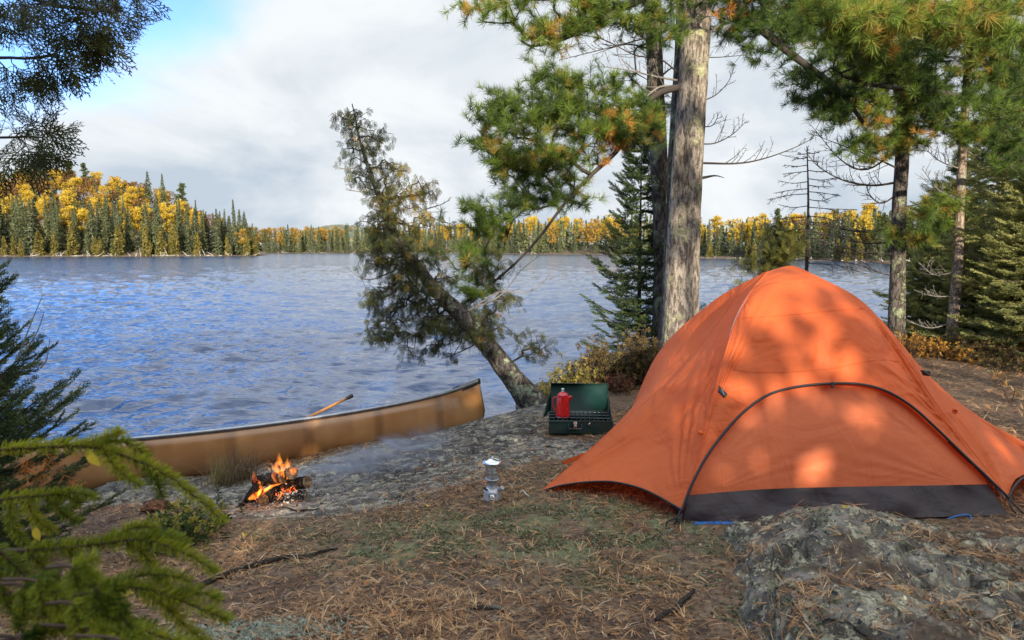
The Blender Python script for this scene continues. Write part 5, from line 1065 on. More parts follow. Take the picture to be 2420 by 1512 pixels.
def coons(top, bot, lef, rig, nu, nv, bulge=None):
    """patch between four curves: top/bot run along u, lef/rig along v"""
    c0 = catmull(top, nu); c1 = catmull(bot, nu); d0 = catmull(lef, nv); d1 = catmull(rig, nv); u = np.linspace(0, 1, nu)[None, :, None]; v = np.linspace(0, 1, nv)[:, None, None]
    S1 = (1 - v) * c0[None] + v * c1[None]; S2 = (1 - u) * d0[:, None] + u * d1[:, None]; B_ = (1 - u) * (1 - v) * d0[0] + u * (1 - v) * d1[0] + (1 - u) * v * d0[-1] + u * v * d1[-1]
    G = S1 + S2 - B_
    if bulge is not None: G = G + bulge(u, v)
    return G
def grid_add(mb, G, flip=False, v=0, mat=0):
    nv, nu = G.shape[:2]; i, j = np.meshgrid(np.arange(nv - 1), np.arange(nu - 1), indexing='ij'); i = i.ravel(); j = j.ravel(); F = np.stack([i * nu + j, i * nu + j + 1, (i + 1) * nu + j + 1, (i + 1) * nu + j], 1)
    mb.add(G.reshape(-1, 3), F[:, ::-1] if flip else F, v, mat)
def pull(u, v, rays, amp):
    """tension folds that radiate from a corner"""
    r = 0
    for (cu, cv, a, w, l) in rays:
        du = u - cu; dv = v - cv; th = np.arctan2(dv, du); R = np.hypot(du, dv); r = r + np.cos((th - a) * w) * np.exp(-((th - a) * w / 9) ** 2) * sstep(0, .08, R) * np.exp(-(R / l) ** 2)
    return r * amp
tent = empty('tent', P(1900, 1200, 4.2), 'orange dome tent with black piping and a dark lower wall pitched on the needles', 'tent')
nb_f = np.array([0, -1, .35])
def bf(u, v):
    b = .065 * np.sin(pi * u) * np.sin(pi * np.clip(v, 0, 1) ** 1.25) + .006 * np.sin(u * 9 + v * 6) * np.sin(pi * u) * np.sin(pi * v)
    b = b + pull(u, v, [(0, .78, -1.0, 26, .35), (1.0, .62, 2.35, 24, .40), (1.0, .78, 2.8, 20, .3), (0, .2, .9, 22, .3), (1, .3, 2.0, 22, .35)], .010) * np.sin(pi * u) ** .3
    b = b - .02 * np.exp(-((u - .93) / .03) ** 2) * sstep(.25, .5, v) * sstep(1, .85, v) + .012 * np.exp(-((u - .88) / .02) ** 2) * sstep(.3, .6, v) * sstep(1, .8, v)
    return b * nb_f
GF = coons(topF, arch, cA, cB, 150, 110, bf)
mb = MB(); grid_add(mb, GF); ff_ = mb.build('fly_front', M_FLY, tent, smooth=True)
def bl(u, v):
    b = -.05 * np.sin(pi * u) * v * sstep(1, .8, v) * 1.0 + .012 * np.sin(pi * u) * np.exp(-((v - .35) / .2) ** 2) + .005 * np.sin(u * 14 + v * 9) * np.sin(pi * u) * v
    b = b + pull(u, v, [(0, 1, -.55, 30, .9), (1, 1, -2.3, 26, .6), (1, .45, 2.6, 20, .4), (0, .5, .4, 22, .5)], .010) * np.sin(pi * u) ** .4 * sstep(1, .93, v)
    return b * np.array([-.75, -.5, .4])
mb = MB(); grid_add(mb, coons(topL, hemL, cL, cA, 90, 110, bl)); mb.build('left_vestibule', M_FLY, tent, smooth=True)
def br(u, v):
    b = -.06 * np.sin(pi * u) * v + pull(u, v, [(0, .6, -.8, 24, .5), (0, 1, -1.0, 28, .8), (1, 1, -2.4, 26, .8)], .014) * np.sin(pi * u) ** .4 * sstep(1, .93, v)
    return b * np.array([.7, -.6, .4])
mb = MB(); grid_add(mb, coons(topR, hemR, cB, cR, 90, 110, br)); mb.build('right_vestibule', M_FLY, tent, smooth=True)
# rear of the fly (mirror of the front through the ridge line)
yb = 5.55
cBL = [P(1806, 643, 4.48), Vector((1.45, 4.95, 2.12)), Vector((1.15, 5.3, 1.7)), Vector((.95, 5.55, 1.08))]; cBR = [P(1925, 649, 4.48), Vector((2.45, 4.98, 2.1)), Vector((2.75, 5.3, 1.7)), Vector((2.95, 5.55, 1.08))]
botB = [Vector((.95, 5.55, 1.08)), Vector((2.0, 5.68, 1.12)), Vector((2.95, 5.55, 1.08))]; topB = [P(1806, 643, 4.48), P(1870, 628, 4.5), P(1925, 649, 4.48)]
mb = MB(); grid_add(mb, coons(topB, botB, cBL, cBR, 50, 50, lambda u, v: .12 * np.sin(pi * u) * np.sin(pi * v) * np.array([0, 1, .3])), True)
VL = P(1280, 1160, 4.08); VR = P(2600, 1175, 4.15)
grid_add(mb, coons([P(1806, 643, 4.48)] * 2, [VL, (VL + Vector((.95, 5.55, 1.08))) / 2 + Vector((.1, 0, .02)), Vector((.95, 5.55, 1.08))], cL, cBL, 40, 60), True)
grid_add(mb, coons([P(1925, 649, 4.48)] * 2, [Vector((.95, 5.55, 1.08)) + Vector((2.0, 0, 0)), (VR + cBR[-1]) / 2, VR], cBR, cR, 40, 60), True)
grid_add(mb, coons(topF, topB, [topF[0], topB[0]], [topF[-1], topB[-1]], 24, 4))
mb.build('fly_rear', M_FLY, tent, smooth=True)
# inner wall below the arch
ia = [a + Vector((0, .05, -.012)) for a in arch]
iL = PP([(1618, 1185, 3.56), (1614, 1205, 3.54), (1612, 1238, 3.52)]); iR = PP([(2330, 1143, 3.70), (2352, 1178, 3.66), (2382, 1217, 3.60)])
fbot = PP([(1612, 1238, 3.52), (1800, 1236, 3.50), (2000, 1228, 3.53), (2200, 1222, 3.57), (2382, 1217, 3.60)])
bandT = PP([(1624, 1170, 3.575), (1800, 1156, 3.60), (2000, 1150, 3.62), (2180, 1147, 3.66), (2335, 1144, 3.70)])
archc = catmull([P(1624, 1170, 3.575)] + [a + Vector((0, .04, -.004)) for a in arch[1:-1]] + [P(2335, 1144, 3.70)], 120); nU = 140
ts = np.linspace(0, 1, nU); btc = catmull(bandT, nU); arcx = np.interp(btc[:, 0], archc[:, 0], np.arange(120)); ai = np.clip(arcx.astype(int), 0, 118); af = (arcx - ai)[:, None]; top_ = archc[ai] * (1 - af) + archc[ai + 1] * af
nV = 70; vv = np.linspace(0, 1, nV)[:, None, None]; G = top_[None] * (1 - vv) + btc[None] * vv; uu = np.linspace(0, 1, nU)[None, :, None]
G = G + ((.035 * np.sin(pi * uu) * np.sin(pi * vv)) + pull(uu, vv, [(0, 1, -.6, 24, .5), (.47, 0, 2.3, 30, .5), (1, 1, -2.6, 24, .5), (.47, 0, .8, 26, .5)], .005) * np.sin(pi * uu) * np.sin(pi * vv)) * np.array([0, -1, .2])
mb = MB(); grid_add(mb, G); mb.build('inner_wall', M_INN, tent, smooth=True)
GB = coons(bandT, fbot, [P(1624, 1170, 3.575), P(1612, 1238, 3.52)], [P(2335, 1144, 3.70), P(2382, 1217, 3.60)], 160, 24, lambda u, v: (.012 * np.sin(u * 40) * np.sin(pi * v) + .018 * np.sin(pi * v) * np.sin(u * 11 + 1)) * np.array([0, -1, .1]))
mb = MB(); grid_add(mb, GB); fl = mb.build('floor_wall', M_TUB, tent, smooth=True)
mb = MB(); grid_add(mb, np.array([[tuple(q) for q in (P(1612, 1238, 3.52), P(2382, 1217, 3.60))], [(.95, 5.4, 1.06), (2.85, 5.4, 1.1)]])); grid_add(mb, np.array([[tuple(P(1624, 1170, 3.575)), (.95, 5.4, 1.25)], [tuple(P(1612, 1238, 3.52)), (.95, 5.4, 1.06)]])); grid_add(mb, np.array([[tuple(P(2335, 1144, 3.70)), (2.85, 5.4, 1.3)], [tuple(P(2382, 1217, 3.6)), (2.85, 5.4, 1.1)]])); mb.build('floor', M_TUB, tent)
def flat_cord(mb, pts, n, r): tube(mb, catmull(pts, n), r, 8)
for nm_, pts, r in [('arch_piping', [a + Vector((0, -.006, 0)) for a in arch], .0075), ('left_hem', hemL, .0055), ('right_hem', hemR, .0065)]:
    mb = MB(); flat_cord(mb, pts, 90, r); mb.build(nm_, M_PIPE, tent, smooth=True)
for nm_, cv in (('seam', cA), ('seam', cB), ('seam', cL)):
    mb = MB(); flat_cord(mb, cv, 80, .0035); mb.build(nm_, M_FLY, tent, smooth=True)
# tent poles under the fly
M_POLE = simple('pole_metal', (.5, .5, .52), .3, 1.0)
for cv in (cA, cB): 
    mb = MB(); tube(mb, catmull([c + Vector((0, .03, -.012)) for c in cv], 60), .0045, 8); mb.build('pole', M_POLE, tent, smooth=True)
bv = BVHTree.FromPolygons([tuple(x) for x in GF.reshape(-1, 3)], [(i * 150 + j, i * 150 + j + 1, (i + 1) * 150 + j + 1, (i + 1) * 150 + j) for i in range(109) for j in range(149)])
def on_fly(px, py, off=.004):
    o = Vector((0, 0, EYE)); d = (P(px, py, 4) - o).normalized(); h = bv.ray_cast(o, d)
    return (h[0] + (h[1] if h[1].dot(d) < 0 else -h[1]) * off) if h[0] else P(px, py, 3.9)
def seam_on(pts, n=30, r=.0016):
    q = [(x, y) for x, y in pts]; L0 = np.array(q, float); cc = catmull(np.c_[L0, L0[:, 0] * 0], n)[:, :2]; mb = MB(); tube(mb, [on_fly(x, y, .001) for x, y in cc], r, 5, False); mb.build('stitched_seam', M_FLY, tent)
for q in ([(1722, 936), (1745, 950), (1768, 962)], [(1745, 752), (1850, 745), (1960, 735), (2045, 728)], [(1705, 868), (1800, 880), (1950, 872), (2080, 850), (2150, 862)]): seam_on(q)
M_GLS = simple('reflective_grey', (.35, .36, .38), .3)
def vent(pts, name='guy_loop'):
    mb = MB(); q = [on_fly(*a) for a in pts]; c = sum(q, Vector()) / len(q); n_ = Vector((0, -1, .3)).normalized()
    V = [tuple(x) for x in q] + [tuple(x + n_ * .018) for x in q]; k = len(q); V2 = [tuple(c + (x - c) * .8 + n_ * .018) for x in q]
    V = [tuple(x) for x in q] + V2; mb.add(V, [[i, (i + 1) % k, (i + 1) % k + k, i + k] for i in range(k)]); mb.add(V, [list(range(k, 2 * k))] if k == 4 else [[k, k + 1, k + 2]]); o = mb.build(name, M_BLK, tent)
    m2 = MB(); tube(m2, [c + (q[0] - c) * .5 + n_ * .021, c + (q[2] - c) * .5 + n_ * .021], .0018, 5); m2.build('reflective_strip', M_GLS, o)
vent([(1700, 912), (1719, 933), (1711, 941), (1696, 927)]); vent([(2174, 874), (2197, 878), (2195, 889), (2181, 887)])
mb = MB(); a = P(1965, 905, 3.765); box(mb, a + Vector((0, -.012, -.008)), (.016, .006, .036), bev=.002); tg = mb.build('zip_tab', M_BLK, tent)
for (x, y) in [(2255, 972), (1655, 1020)]:
    mb = MB(); c = on_fly(x, y, .01) if x > 2000 else P(x, y, 3.70)
    for k in range(4): a = RNG.normal(size=3) * .006; tube(mb, catmull([np.array(tuple(c)) + a + [-.012, 0, .004], np.array(tuple(c)) + [0, -.012, .0] + a, np.array(tuple(c)) + a + [.012, 0, -.006]], 8), [.003, .005, .006, .006, .006, .006, .005, .003], 6)
    mb.build('toggle', M_FLY, tent, smooth=True)
# corner straps, guy lines, stake
mb = MB()
for pts in ([(1611, 1200, 3.50), (1600, 1225, 3.48), (1592, 1245, 3.47), (1588, 1258, 3.45)], [(1612, 1215, 3.50), (1606, 1232, 3.48), (1612, 1240, 3.5)], [(1600, 1222, 3.48), (1578, 1232, 3.46), (1574, 1245, 3.46)], [(1612, 1215, 3.50), (1600, 1225, 3.48), (1592, 1245, 3.47)]): tube(mb, catmull(PP(pts), 12), .005, 6)
box(mb, P(1604, 1228, 3.47), (.022, .014, .03), bev=.003); mb.build('corner_strap', M_BLK, tent)
mb = MB()
for pts in ([(2383, 1176, 3.64), (2395, 1190, 3.62), (2410, 1205, 3.60), (2418, 1212, 3.6)], [(2383, 1176, 3.64), (2390, 1200, 3.60), (2400, 1212, 3.6)]): tube(mb, catmull(PP(pts), 12), .005, 6)
mb.build('corner_strap', M_BLK, tent)
mb = MB(); tube(mb, PP([(1282, 1160, 4.08), (1262, 1168, 4.06)]), .003, 5); tube(mb, PP([(1340, 1096, 4.55), (1303, 1098, 4.58)]), .003, 5); mb.build('guy_line', M_BLK, tent)
mb = MB(); a = PP([(1390, 1066, 4.45), (1325, 1092, 4.52), (1340, 1098, 4.52), (1375, 1082, 4.45)]); mb.add([tuple(x) for x in a], [[0, 1, 2, 3]]); mb.build('rear_flap', M_FLY, tent)
st = MB(); tube(st, PP([(1588, 1250, 3.42), (1574, 1262, 3.38)]), .005, 6); tube(st, PP([(1574, 1262, 3.38), (1555, 1266, 3.36)]), .005, 6); tag(st.build('tent_peg', M_GLS), 'grey tent peg in the needles at the near left corner of the tent', 'tent peg')
cd = MB(); tube(cd, catmull(PP([(1228, 1165, 4.05), (1236, 1159, 4.05), (1242, 1166, 4.02), (1252, 1174, 4.0), (1246, 1178, 4.0)]), 16), .003, 5); tag(cd.build('cord', simple('white_cord', (.7, .68, .62), .7)), 'short loop of white cord on the ground beside the left tent tip', 'cord')
g_ = []
for k in range(60):
    u = k / 59; a = P(1640 + 190 * u, 1240 - 2 * u, 3.485); g_.append([(a.x, a.y - .004, a.z + .003 + .002 * sin(k * 1.1)), (a.x, a.y + .05, a.z + .008)])
mb = MB(); grid_add(mb, np.array(g_)); 
tube(mb, catmull(PP([(2240, 1226, 3.5), (2265, 1218, 3.5), (2288, 1216, 3.5), (2297, 1226, 3.48)]), 20), .004, 6)
tag(mb.build('ground_sheet', M_TARP, smooth=True), 'edge of the bright blue ground sheet showing under the tent', 'ground sheet')

# ================================================================== CANOE
canoe = empty('canoe', (0, 0, 0), 'tan varnished canoe with a dark bow plate pulled up on the shore rock', 'canoe')
def canoe_parts():
    Lh = 2.24; B0 = .42; Dp = .385; ns = 121; nc = 25
    s = np.linspace(-1, 1, ns); sheer = .12 * np.abs(s) ** 2.0 + .065 * np.abs(s) ** 6; half = B0 * np.clip(1 - np.abs(s) ** 2.5, 0, 1) ** .8
    keel = -Dp + .02 * np.abs(s) ** 2 
    a = np.linspace(-1, 1, nc)     # -1 = near gunwale, 1 = far gunwale
    V = np.zeros((ns, nc, 3)); 
    for i in range(ns):
        ab = abs(s[i]); stem = sstep(.86, 1, ab); z0 = keel[i] + .0 * stem
        for j in range(nc):
            q = abs(a[j]); th = q * pi / 2; y = half[i] * np.sign(a[j]) * (sin(th) ** .62); zz_ = z0 + (sheer[i] - z0) * (1 - cos(th) ** .75)
            # rounded stem: each height ends at its own length
            f = (zz_ - z0) / max(1e-6, (sheer[i] - z0)); ex = Lh * (1 - .055 * (1 - sstep(0, .4, f)) - .016 * max(0, f - .5))
            V[i, j] = (s[i] * ex, y, zz_)
    return V, s, sheer, half
HV, _s, _sh, _hf = canoe_parts()
t = NT('canoe_hull'); p = t.pos(obj=True); sx = t.n('ShaderNodeSeparateXYZ', {0: p}).outputs[0]
bands = t.ramp(t.math('FRACT', t.math('ADD', t.math('MULTIPLY', sx, 1.55), .13), 0), [(0, (1, 1, 1)), (.60, (1, 1, 1)), (.67, (.66, .62, .62)), (.73, (.66, .62, .62)), (.80, (1, 1, 1)), (1, (1, 1, 1))])
bands2 = t.ramp(t.math('FRACT', t.math('MULTIPLY', sx, .93), 0), [(0, (1, 1, 1)), (.3, (.86, .84, .84)), (.34, (1, 1, 1)), (.7, (.9, .88, .88)), (.72, (1, 1, 1))])
c = t.mix(t.mr(t.noise(p, 3, 4), .3, .7), (0.36, 0.17, 0.06), (0.46, 0.235, 0.09)); c = t.mix(1, c, bands, 'MULTIPLY'); c = t.mix(1, c, bands2, 'MULTIPLY')
M_HULL = t.done(t.pbr(col=c, rough=t.mr(t.noise(p, 6, 4), .3, .7, .28, .42), coat=.7, coatr=.12, nrm=t.bump(t.noise(p, 2.5, 2), .15, .02)))
M_ALU = simple('aluminium', (.42, .44, .47), .42, .8); M_TRIM = simple('grey_rubber', (.07, .08, .11), .5); M_WOOD = simple('varnished_wood', (.45, .2, .05), .35, 0, .15, 20); M_GRIP = simple('dark_paddle_grip', (.05, .035, .025), .5)
mb = MB(); grid_add(mb, HV, True); hull = mb.build('hull', M_HULL, canoe, smooth=True); sl_ = hull.modifiers.new('thickness', 'SOLIDIFY'); sl_.thickness = .006; sl_.offset = -1
for sd_ in (0, -1):
    e_ = HV[:, sd_]; mb = MB(); r_ = e_.copy(); r_[:, 2] += .004; sg = -1 if sd_ == 0 else 1; r_[:, 1] += sg * .006; tube(mb, r_[1:-1], .0135, 10); g = mb.build('gunwale', M_ALU, canoe, smooth=True)
    m2 = MB(); r2 = e_.copy(); r2[:, 2] -= .014; r2[:, 1] += sg * .009; tube(m2, r2[3:-3], .003, 6); m2.build('gunwale_trim', M_TRIM, g, smooth=True)
for k in (1, -1):
    i0 = ns_ = 121 - 12; idx = range(113, 121) if k > 0 else range(7, -1, -1); mb = MB(); V = []
    for i in idx: V += [HV[i, 0] + [0, -.012, .018], (HV[i, 0] + HV[i, -1]) / 2 + [0, 0, .028], HV[i, -1] + [0, .012, .018]]
    V = np.array(V); V[-3:, 0] += k * .012; n_ = len(V) // 3; F = []
    for i in range(n_ - 1): F += [[3 * i, 3 * i + 1, 3 * i + 4, 3 * i + 3], [3 * i + 1, 3 * i + 2, 3 * i + 5, 3 * i + 4]]
    mb.add(V, F); low = V.copy(); low[:, 2] -= .05; W2 = np.vstack([V, low]); o_ = 3 * n_
    F2 = [[3 * i, 3 * i + 3, o_ + 3 * i + 3, o_ + 3 * i] for i in range(n_ - 1)] + [[3 * i + 2, o_ + 3 * i + 2, o_ + 3 * i + 5, 3 * i + 5] for i in range(n_ - 1)] + [[o_ - 3, o_ - 2, 2 * o_ - 2, 2 * o_ - 3], [o_ - 2, o_ - 1, 2 * o_ - 1, 2 * o_ - 2], [0, o_, o_ + 1, 1], [1, o_ + 1, o_ + 2, 2]]
    mb.add(W2, F2); mb.build('deck_plate', M_BLK, canoe)
for xs_ in (.05, .95, -.85):
    i = int((xs_ / 2.24 + 1) * 60); mb = MB(); a_ = HV[i, 0]; b_ = HV[i, -1]; tube(mb, [a_, (a_ + b_) / 2, b_], .013, 8); mb.build('thwart', M_WOOD, canoe)
for xs_ in (1.35, -1.35):
    i = int((xs_ / 2.24 + 1) * 60); z_ = _sh[i] - .09; w_ = _hf[i] * .92; mb = MB(); box(mb, (xs_, 0, z_), (.24, w_ * 2, .02), bev=.006); mb.build('seat', M_WOOD, canoe)
cR_ = P(1057, 909, 7.0); cL_ = P(48, 1028, 5.42)
cX = (cR_ - cL_).normalized(); HEEL = radians(15)
yaw = atan2(cX.y, cX.x); pit = math.asin(cX.z); canoe.rotation_euler = (Matrix.Rotation(yaw, 3, 'Z') @ Matrix.Rotation(-pit, 3, 'Y') @ Matrix.Rotation(-HEEL, 3, 'X')).to_euler()
mid = (cR_ + cL_) / 2; canoe.location = mid - Vector((0, 0, .185)); print('CANOE len', (cR_ - cL_).length, 'pitch', math.degrees(pit))
pd = empty('paddle', P(725, 985, 6.45), 'wooden paddle with a dark grip lying in the canoe and sticking out over its rim', 'paddle')
a_, b_ = P(832, 935, 6.7), P(727, 987, 6.35); dr = (b_ - a_).normalized()
mb = MB(); tube(mb, catmull([a_ + dr * .05, a_ + dr * .5, a_ + dr * .95], 12), .0135, 10); mb.build('shaft', M_WOOD, pd, smooth=True)
mb = MB(); tube(mb, [a_ - dr * .012, a_ + dr * .0, a_ + dr * .03, a_ + dr * .075], [.008, .021, .020, .0135], 10); mb.build('grip', M_GRIP, pd, smooth=True)
sd2 = dr.cross(Vector((0, 0, 1))).normalized(); mb = MB(); q = []
for k in range(14):
    f = k / 13; w = .014 + .07 * float(sstep(0, .35, f)) * (1 - .25 * f) * (1 if f < .95 else .7); c_ = a_ + dr * (.93 + .38 * f); q.append([tuple(c_ - sd2 * w), tuple(c_ + sd2.cross(dr) * .006), tuple(c_ + sd2 * w)])
grid_add(mb, np.array(q)); bl_ = mb.build('blade', M_WOOD, pd, smooth=True); bl_.modifiers.new('thickness', 'SOLIDIFY').thickness = .008

# ================================================================== CAMP STOVE, COFFEE POT, LANTERN
M_GRN = simple('dark_green_enamel', (.008, .035, .03), .32, 0, .1, 10); M_CHR = simple('chrome', (.75, .76, .78), .16, 1.0, .05); M_IRON = simple('grate_steel', (.25, .26, .28), .35, 1.0)
sb = P(1375, 1030, 5.42); sz = gz(sb.x, sb.y + .15) + .012
stove = empty('camp_stove', (0, 0, 0), 'open dark green two burner camp stove with its lid up on the bare rock', 'camp stove')
w, d, h, th = .52, .34, .115, .006
mb = MB(); box(mb, (0, 0, th / 2 + .002), (w, d, th)); box(mb, (0, -d / 2, h / 2), (w, th, h), bev=.002); box(mb, (0, d / 2, h / 2 - .001), (w, th, h)); box(mb, (-w / 2 + th / 2 + .0015, 0, h / 2 - .002), (th, d - .008, h - .004)); box(mb, (w / 2 - th / 2 - .0015, 0, h / 2 - .002), (th, d - .008, h - .004)); box(mb, (0, -d / 2 - .003, h - .010), (w + .006, .006, .006), bev=.002); box(mb, (0, -d / 2 - .003, .012), (w + .004, .005, .006), bev=.002); mb.build('case', M_GRN, stove)
mb = MB(); hl = .235; tl = radians(8)
def lidp(x, z): return (x, d / 2 + .004 + sin(tl) * z, h + cos(tl) * z)
V = [lidp(-w / 2 + .02, 0), lidp(w / 2 - .02, 0), lidp(w / 2 - .02, hl), lidp(-w / 2 + .02, hl)]; box(mb, ((0, d / 2 + .006 + sin(tl) * hl / 2, h + cos(tl) * hl / 2)), (w - .03, .005, hl), Matrix.Rotation(-tl, 3, 'X'), bev=.0015)
for sx_ in (-1, 1): box(mb, (sx_ * (w / 2 - .016), d / 2 - .006 + sin(tl) * hl / 2, h + cos(tl) * hl / 2), (.004, .028, hl), Matrix.Rotation(-tl, 3, 'X'))
box(mb, (0, d / 2 - .004 + sin(tl) * hl, h + cos(tl) * hl), (w - .03, .026, .004), Matrix.Rotation(-tl, 3, 'X')); mb.build('lid', M_GRN, stove)
for sx_ in (-1, 1):
    mb = MB(); x0 = sx_ * (w / 2 - .01); ox_ = -.055 if sx_ < 0 else .004
    V = [(x0, d / 2 - .002, h + .002), (x0 + ox_, -d / 2 + .06 if sx_ < 0 else -d / 2 + .03, h + .004), (x0 + ox_ * .8, d / 2 - .15, h + .045), (x0, d / 2 + .01, h + .16)]; V2 = [(a + .004, b, c_) for a, b, c_ in V]; mb.add(V + V2, [[0, 1, 2, 3], [7, 6, 5, 4], [0, 4, 5, 1], [1, 5, 6, 2], [2, 6, 7, 3], [3, 7, 4, 0]]); mb.build('wind_shield', M_GRN, stove)
mb = MB()
for k in range(13): x = -w / 2 + .04 + k * (w - .08) / 12; tube(mb, [(x, -d / 2 + .012, h - .004), (x, d / 2 - .012, h - .004)], .003, 5)
for y in (-d / 2 + .02, -.05, .05, d / 2 - .02): tube(mb, [(-w / 2 + .012, y, h - .009), (w / 2 - .012, y, h - .009)], .003, 5)
mb.build('grate', M_IRON, stove)
for x in (-.13, .13):
    mb = MB(); lathe(mb, [(0, .012), (.045, .012), (.05, .03), (.05, .06), (.035, .068), (0, .07)], (x, 0, 0), 20); mb.build('burner', M_IRON, stove, smooth=False)
mb = MB(); box(mb, (-.045 + 0, -d / 2 - .008, h - .035), (.028, .006, .05), bev=.003); tube(mb, catmull([(-.06, -d / 2 - .012, h - .02), (-.045, -d / 2 - .018, h - .04), (-.032, -d / 2 - .012, h - .02)], 8), .003, 6); mb.build('latch', M_CHR, stove)
mb = MB(); tube(mb, [(-.10, -d / 2 - .006, h - .03), (-.095, -d / 2 - .014, h - .066), (.005, -d / 2 - .014, h - .066), (.01, -d / 2 - .006, h - .03)], .003, 6); mb.build('handle', M_IRON, stove)
mb = MB(); tube(mb, catmull([(.075, -d / 2 - .005, h - .018), (.062, -d / 2 - .012, h - .03), (.075, -d / 2 - .005, h - .042)], 8), .003, 6); mb.build('hook', M_CHR, stove)
stove.rotation_euler = (0, 0, radians(-3)); stove.location = (sb.x, sb.y + .17, sz)
t = NT('red_speckled_enamel'); p = t.pos(obj=True); sp_ = t.mr(t.noise(p, 160, 2, .5), .62, .68); c = t.mix(sp_, (.55, .008, .012), (.75, .12, .1)); M_RED = t.done(t.pbr(col=c, rough=.18, coat=.8, coatr=.06))
pot = empty('coffee_pot', (0, 0, 0), 'red speckled enamel coffee pot standing on the left burner', 'coffee pot')
mb = MB(); lathe(mb, [(0, .001), (.072, .001), (.077, .006), (.076, .03), (.070, .10), (.062, .165), (.058, .178), (.060, .182)], seg=48); mb.build('body', M_RED, pot, smooth=True)
mb = MB(); lathe(mb, [(.061, .181), (.060, .187), (.045, .2), (.024, .208), (.016, .211), (.016, .214)], seg=40); ld = mb.build('lid', M_RED, pot, smooth=True)
mb = MB(); lathe(mb, [(.017, .212), (.018, .216), (.013, .220), (.013, .226), (.019, .229), (.019, .236), (.012, .240), (0, .241)], seg=24); mb.build('knob', M_CHR, ld, smooth=True)
mb = MB(); lathe(mb, [(.0775, .003), (.0785, .006), (.0775, .009)], seg=40); mb.build('rim', M_CHR, pot, smooth=True)
mb = MB(); q = [[(.056, .022 * s_, .165 - .0 * abs(s_)), (.078, .012 * s_, .172), (.097, .004 * s_, .178)] for s_ in (-1, 1)]; V = []
for f in np.linspace(0, 1, 8):
    zt = .172 + .007 * f; x = .052 + .042 * f; wy = .026 * (1 - f) + .004; zb = .105 + .062 * f ** 1.2; V += [(x, -wy, zt), (x + .004, 0, zb), (x, wy, zt)]
F = []
for i in range(7): k = 3 * i; F += [[k, k + 1, k + 4, k + 3], [k + 1, k + 2, k + 5, k + 4]]
mb.add(V, F); mb.add(V, [[21, 22, 23]]); so = mb.build('spout', M_RED, pot, smooth=True); so.modifiers.new('thickness', 'SOLIDIFY').thickness = .003
mb = MB(); tube(mb, catmull([(-.060, 0, .158), (-.085, 0, .163), (-.102, 0, .145), (-.102, 0, .10), (-.088, 0, .06), (-.074, 0, .052)], 24), .0065, 10); mb.build('handle', M_RED, pot, smooth=True)
pot.location = stove.matrix_basis @ Vector((-.125, -.055, h)) + Vector((-.02, 0, .0005)); pot.scale = (.78, .78, 1); pot.rotation_euler = (0, 0, radians(-8)); pot.location.z = sz + h + .0005
lb = P(1164, 1184, 4.02); lz = gz(lb.x, lb.y) - .003
ln_ = empty('lantern', (0, 0, 0), 'silver camping lantern with a glass globe standing on the mossy ground', 'lantern')
M_SIL = simple('brushed_silver_paint', (.42, .43, .45), .38, .6, .06); t = NT('globe_glass'); gl = t.n('ShaderNodeBsdfTransparent', {'Color': (.93, .95, .95)}).outputs[0]; gs = t.n('ShaderNodeBsdfGlossy', {'Roughness': .03}).outputs[0]; M_GLB = t.done(t.n('ShaderNodeMixShader', {0: .13, 1: gl, 2: gs}).outputs[0])
k_ = 1.06
mb = MB(); lathe(mb, np.array([(0, 0), (.052, 0), (.055, .004), (.055, .012), (.053, .016), (.053, .052), (.048, .064), (.036, .074), (.026, .078), (.0, .080)]) * k_, seg=48); tank = mb.build('fuel_tank', M_SIL, ln_, smooth=True)
mb = MB(); tube(mb, [(.030, -.020, .066), (.048, -.034, .078), (.052, -.037, .082)], [.011, .011, .013], 12); tube(mb, [(.052, -.037, .082), (.060, -.043, .092)], [.014, .014], 12); mb.build('fuel_cap', M_SIL, ln_)
mb = MB(); tube(mb, [(-.03, -.03, .07), (-.045, -.045, .084)], .006, 8); box(mb, (-.046, -.046, .088), (.02, .006, .014), bev=.002); mb.build('valve_knob', M_BLK, ln_)
mb = MB(); tube(mb, catmull([(-.022, -.0555, .050), (-.018, -.058, .030), (0, -.0585, .022), (.018, -.058, .030), (.022, -.0555, .050), (.014, -.053, .06), (-.014, -.053, .06), (-.022, -.0555, .050)], 30), .0022, 6); box(mb, (0, -.0565, .043), (.024, .003, .018), bev=.001); mb.build('name_plate', M_CHR, ln_)
mb = MB(); lathe(mb, [(.030, .078), (.031, .082), (.029, .084), (.029, .126), (.036, .128), (.044, .130), (.044, .134), (.0, .135)], seg=32); mb.build('collar', M_SIL, ln_, smooth=True)
mb = MB(); tube(mb, [(.012, -.012, .084), (.012, -.012, .20)], .0035, 8); lathe(mb, [(0, .215), (.022, .212), (.024, .2), (.022, .185), (.02, .155), (.0, .148)], (0, 0, 0), 16); mb.build('mantle', simple('white_mantle', (.75, .74, .7), .8), ln_, smooth=True)
mb = MB(); lathe(mb, [(.040, .135), (.0405, .225)], seg=40); lathe(mb, [(.0385, .225), (.038, .135)], seg=40); mb.build('globe', M_GLB, ln_, smooth=True)
mb = MB()
for a in (.5, 2.6, 4.7): tube(mb, [(.043 * cos(a), .043 * sin(a), .132), (.043 * cos(a), .043 * sin(a), .23)], .0016, 6)
lathe(mb, [(.0425, .18), (.0435, .182), (.0425, .184)], seg=32); mb.build('guard', M_CHR, ln_)
mb = MB(); lathe(mb, [(.036, .224), (.046, .226), (.060, .232), (.0605, .236), (.050, .246), (.030, .254), (.012, .258), (.0, .2585)], seg=48); hood = mb.build('vent_hood', M_CHR, ln_, smooth=True)
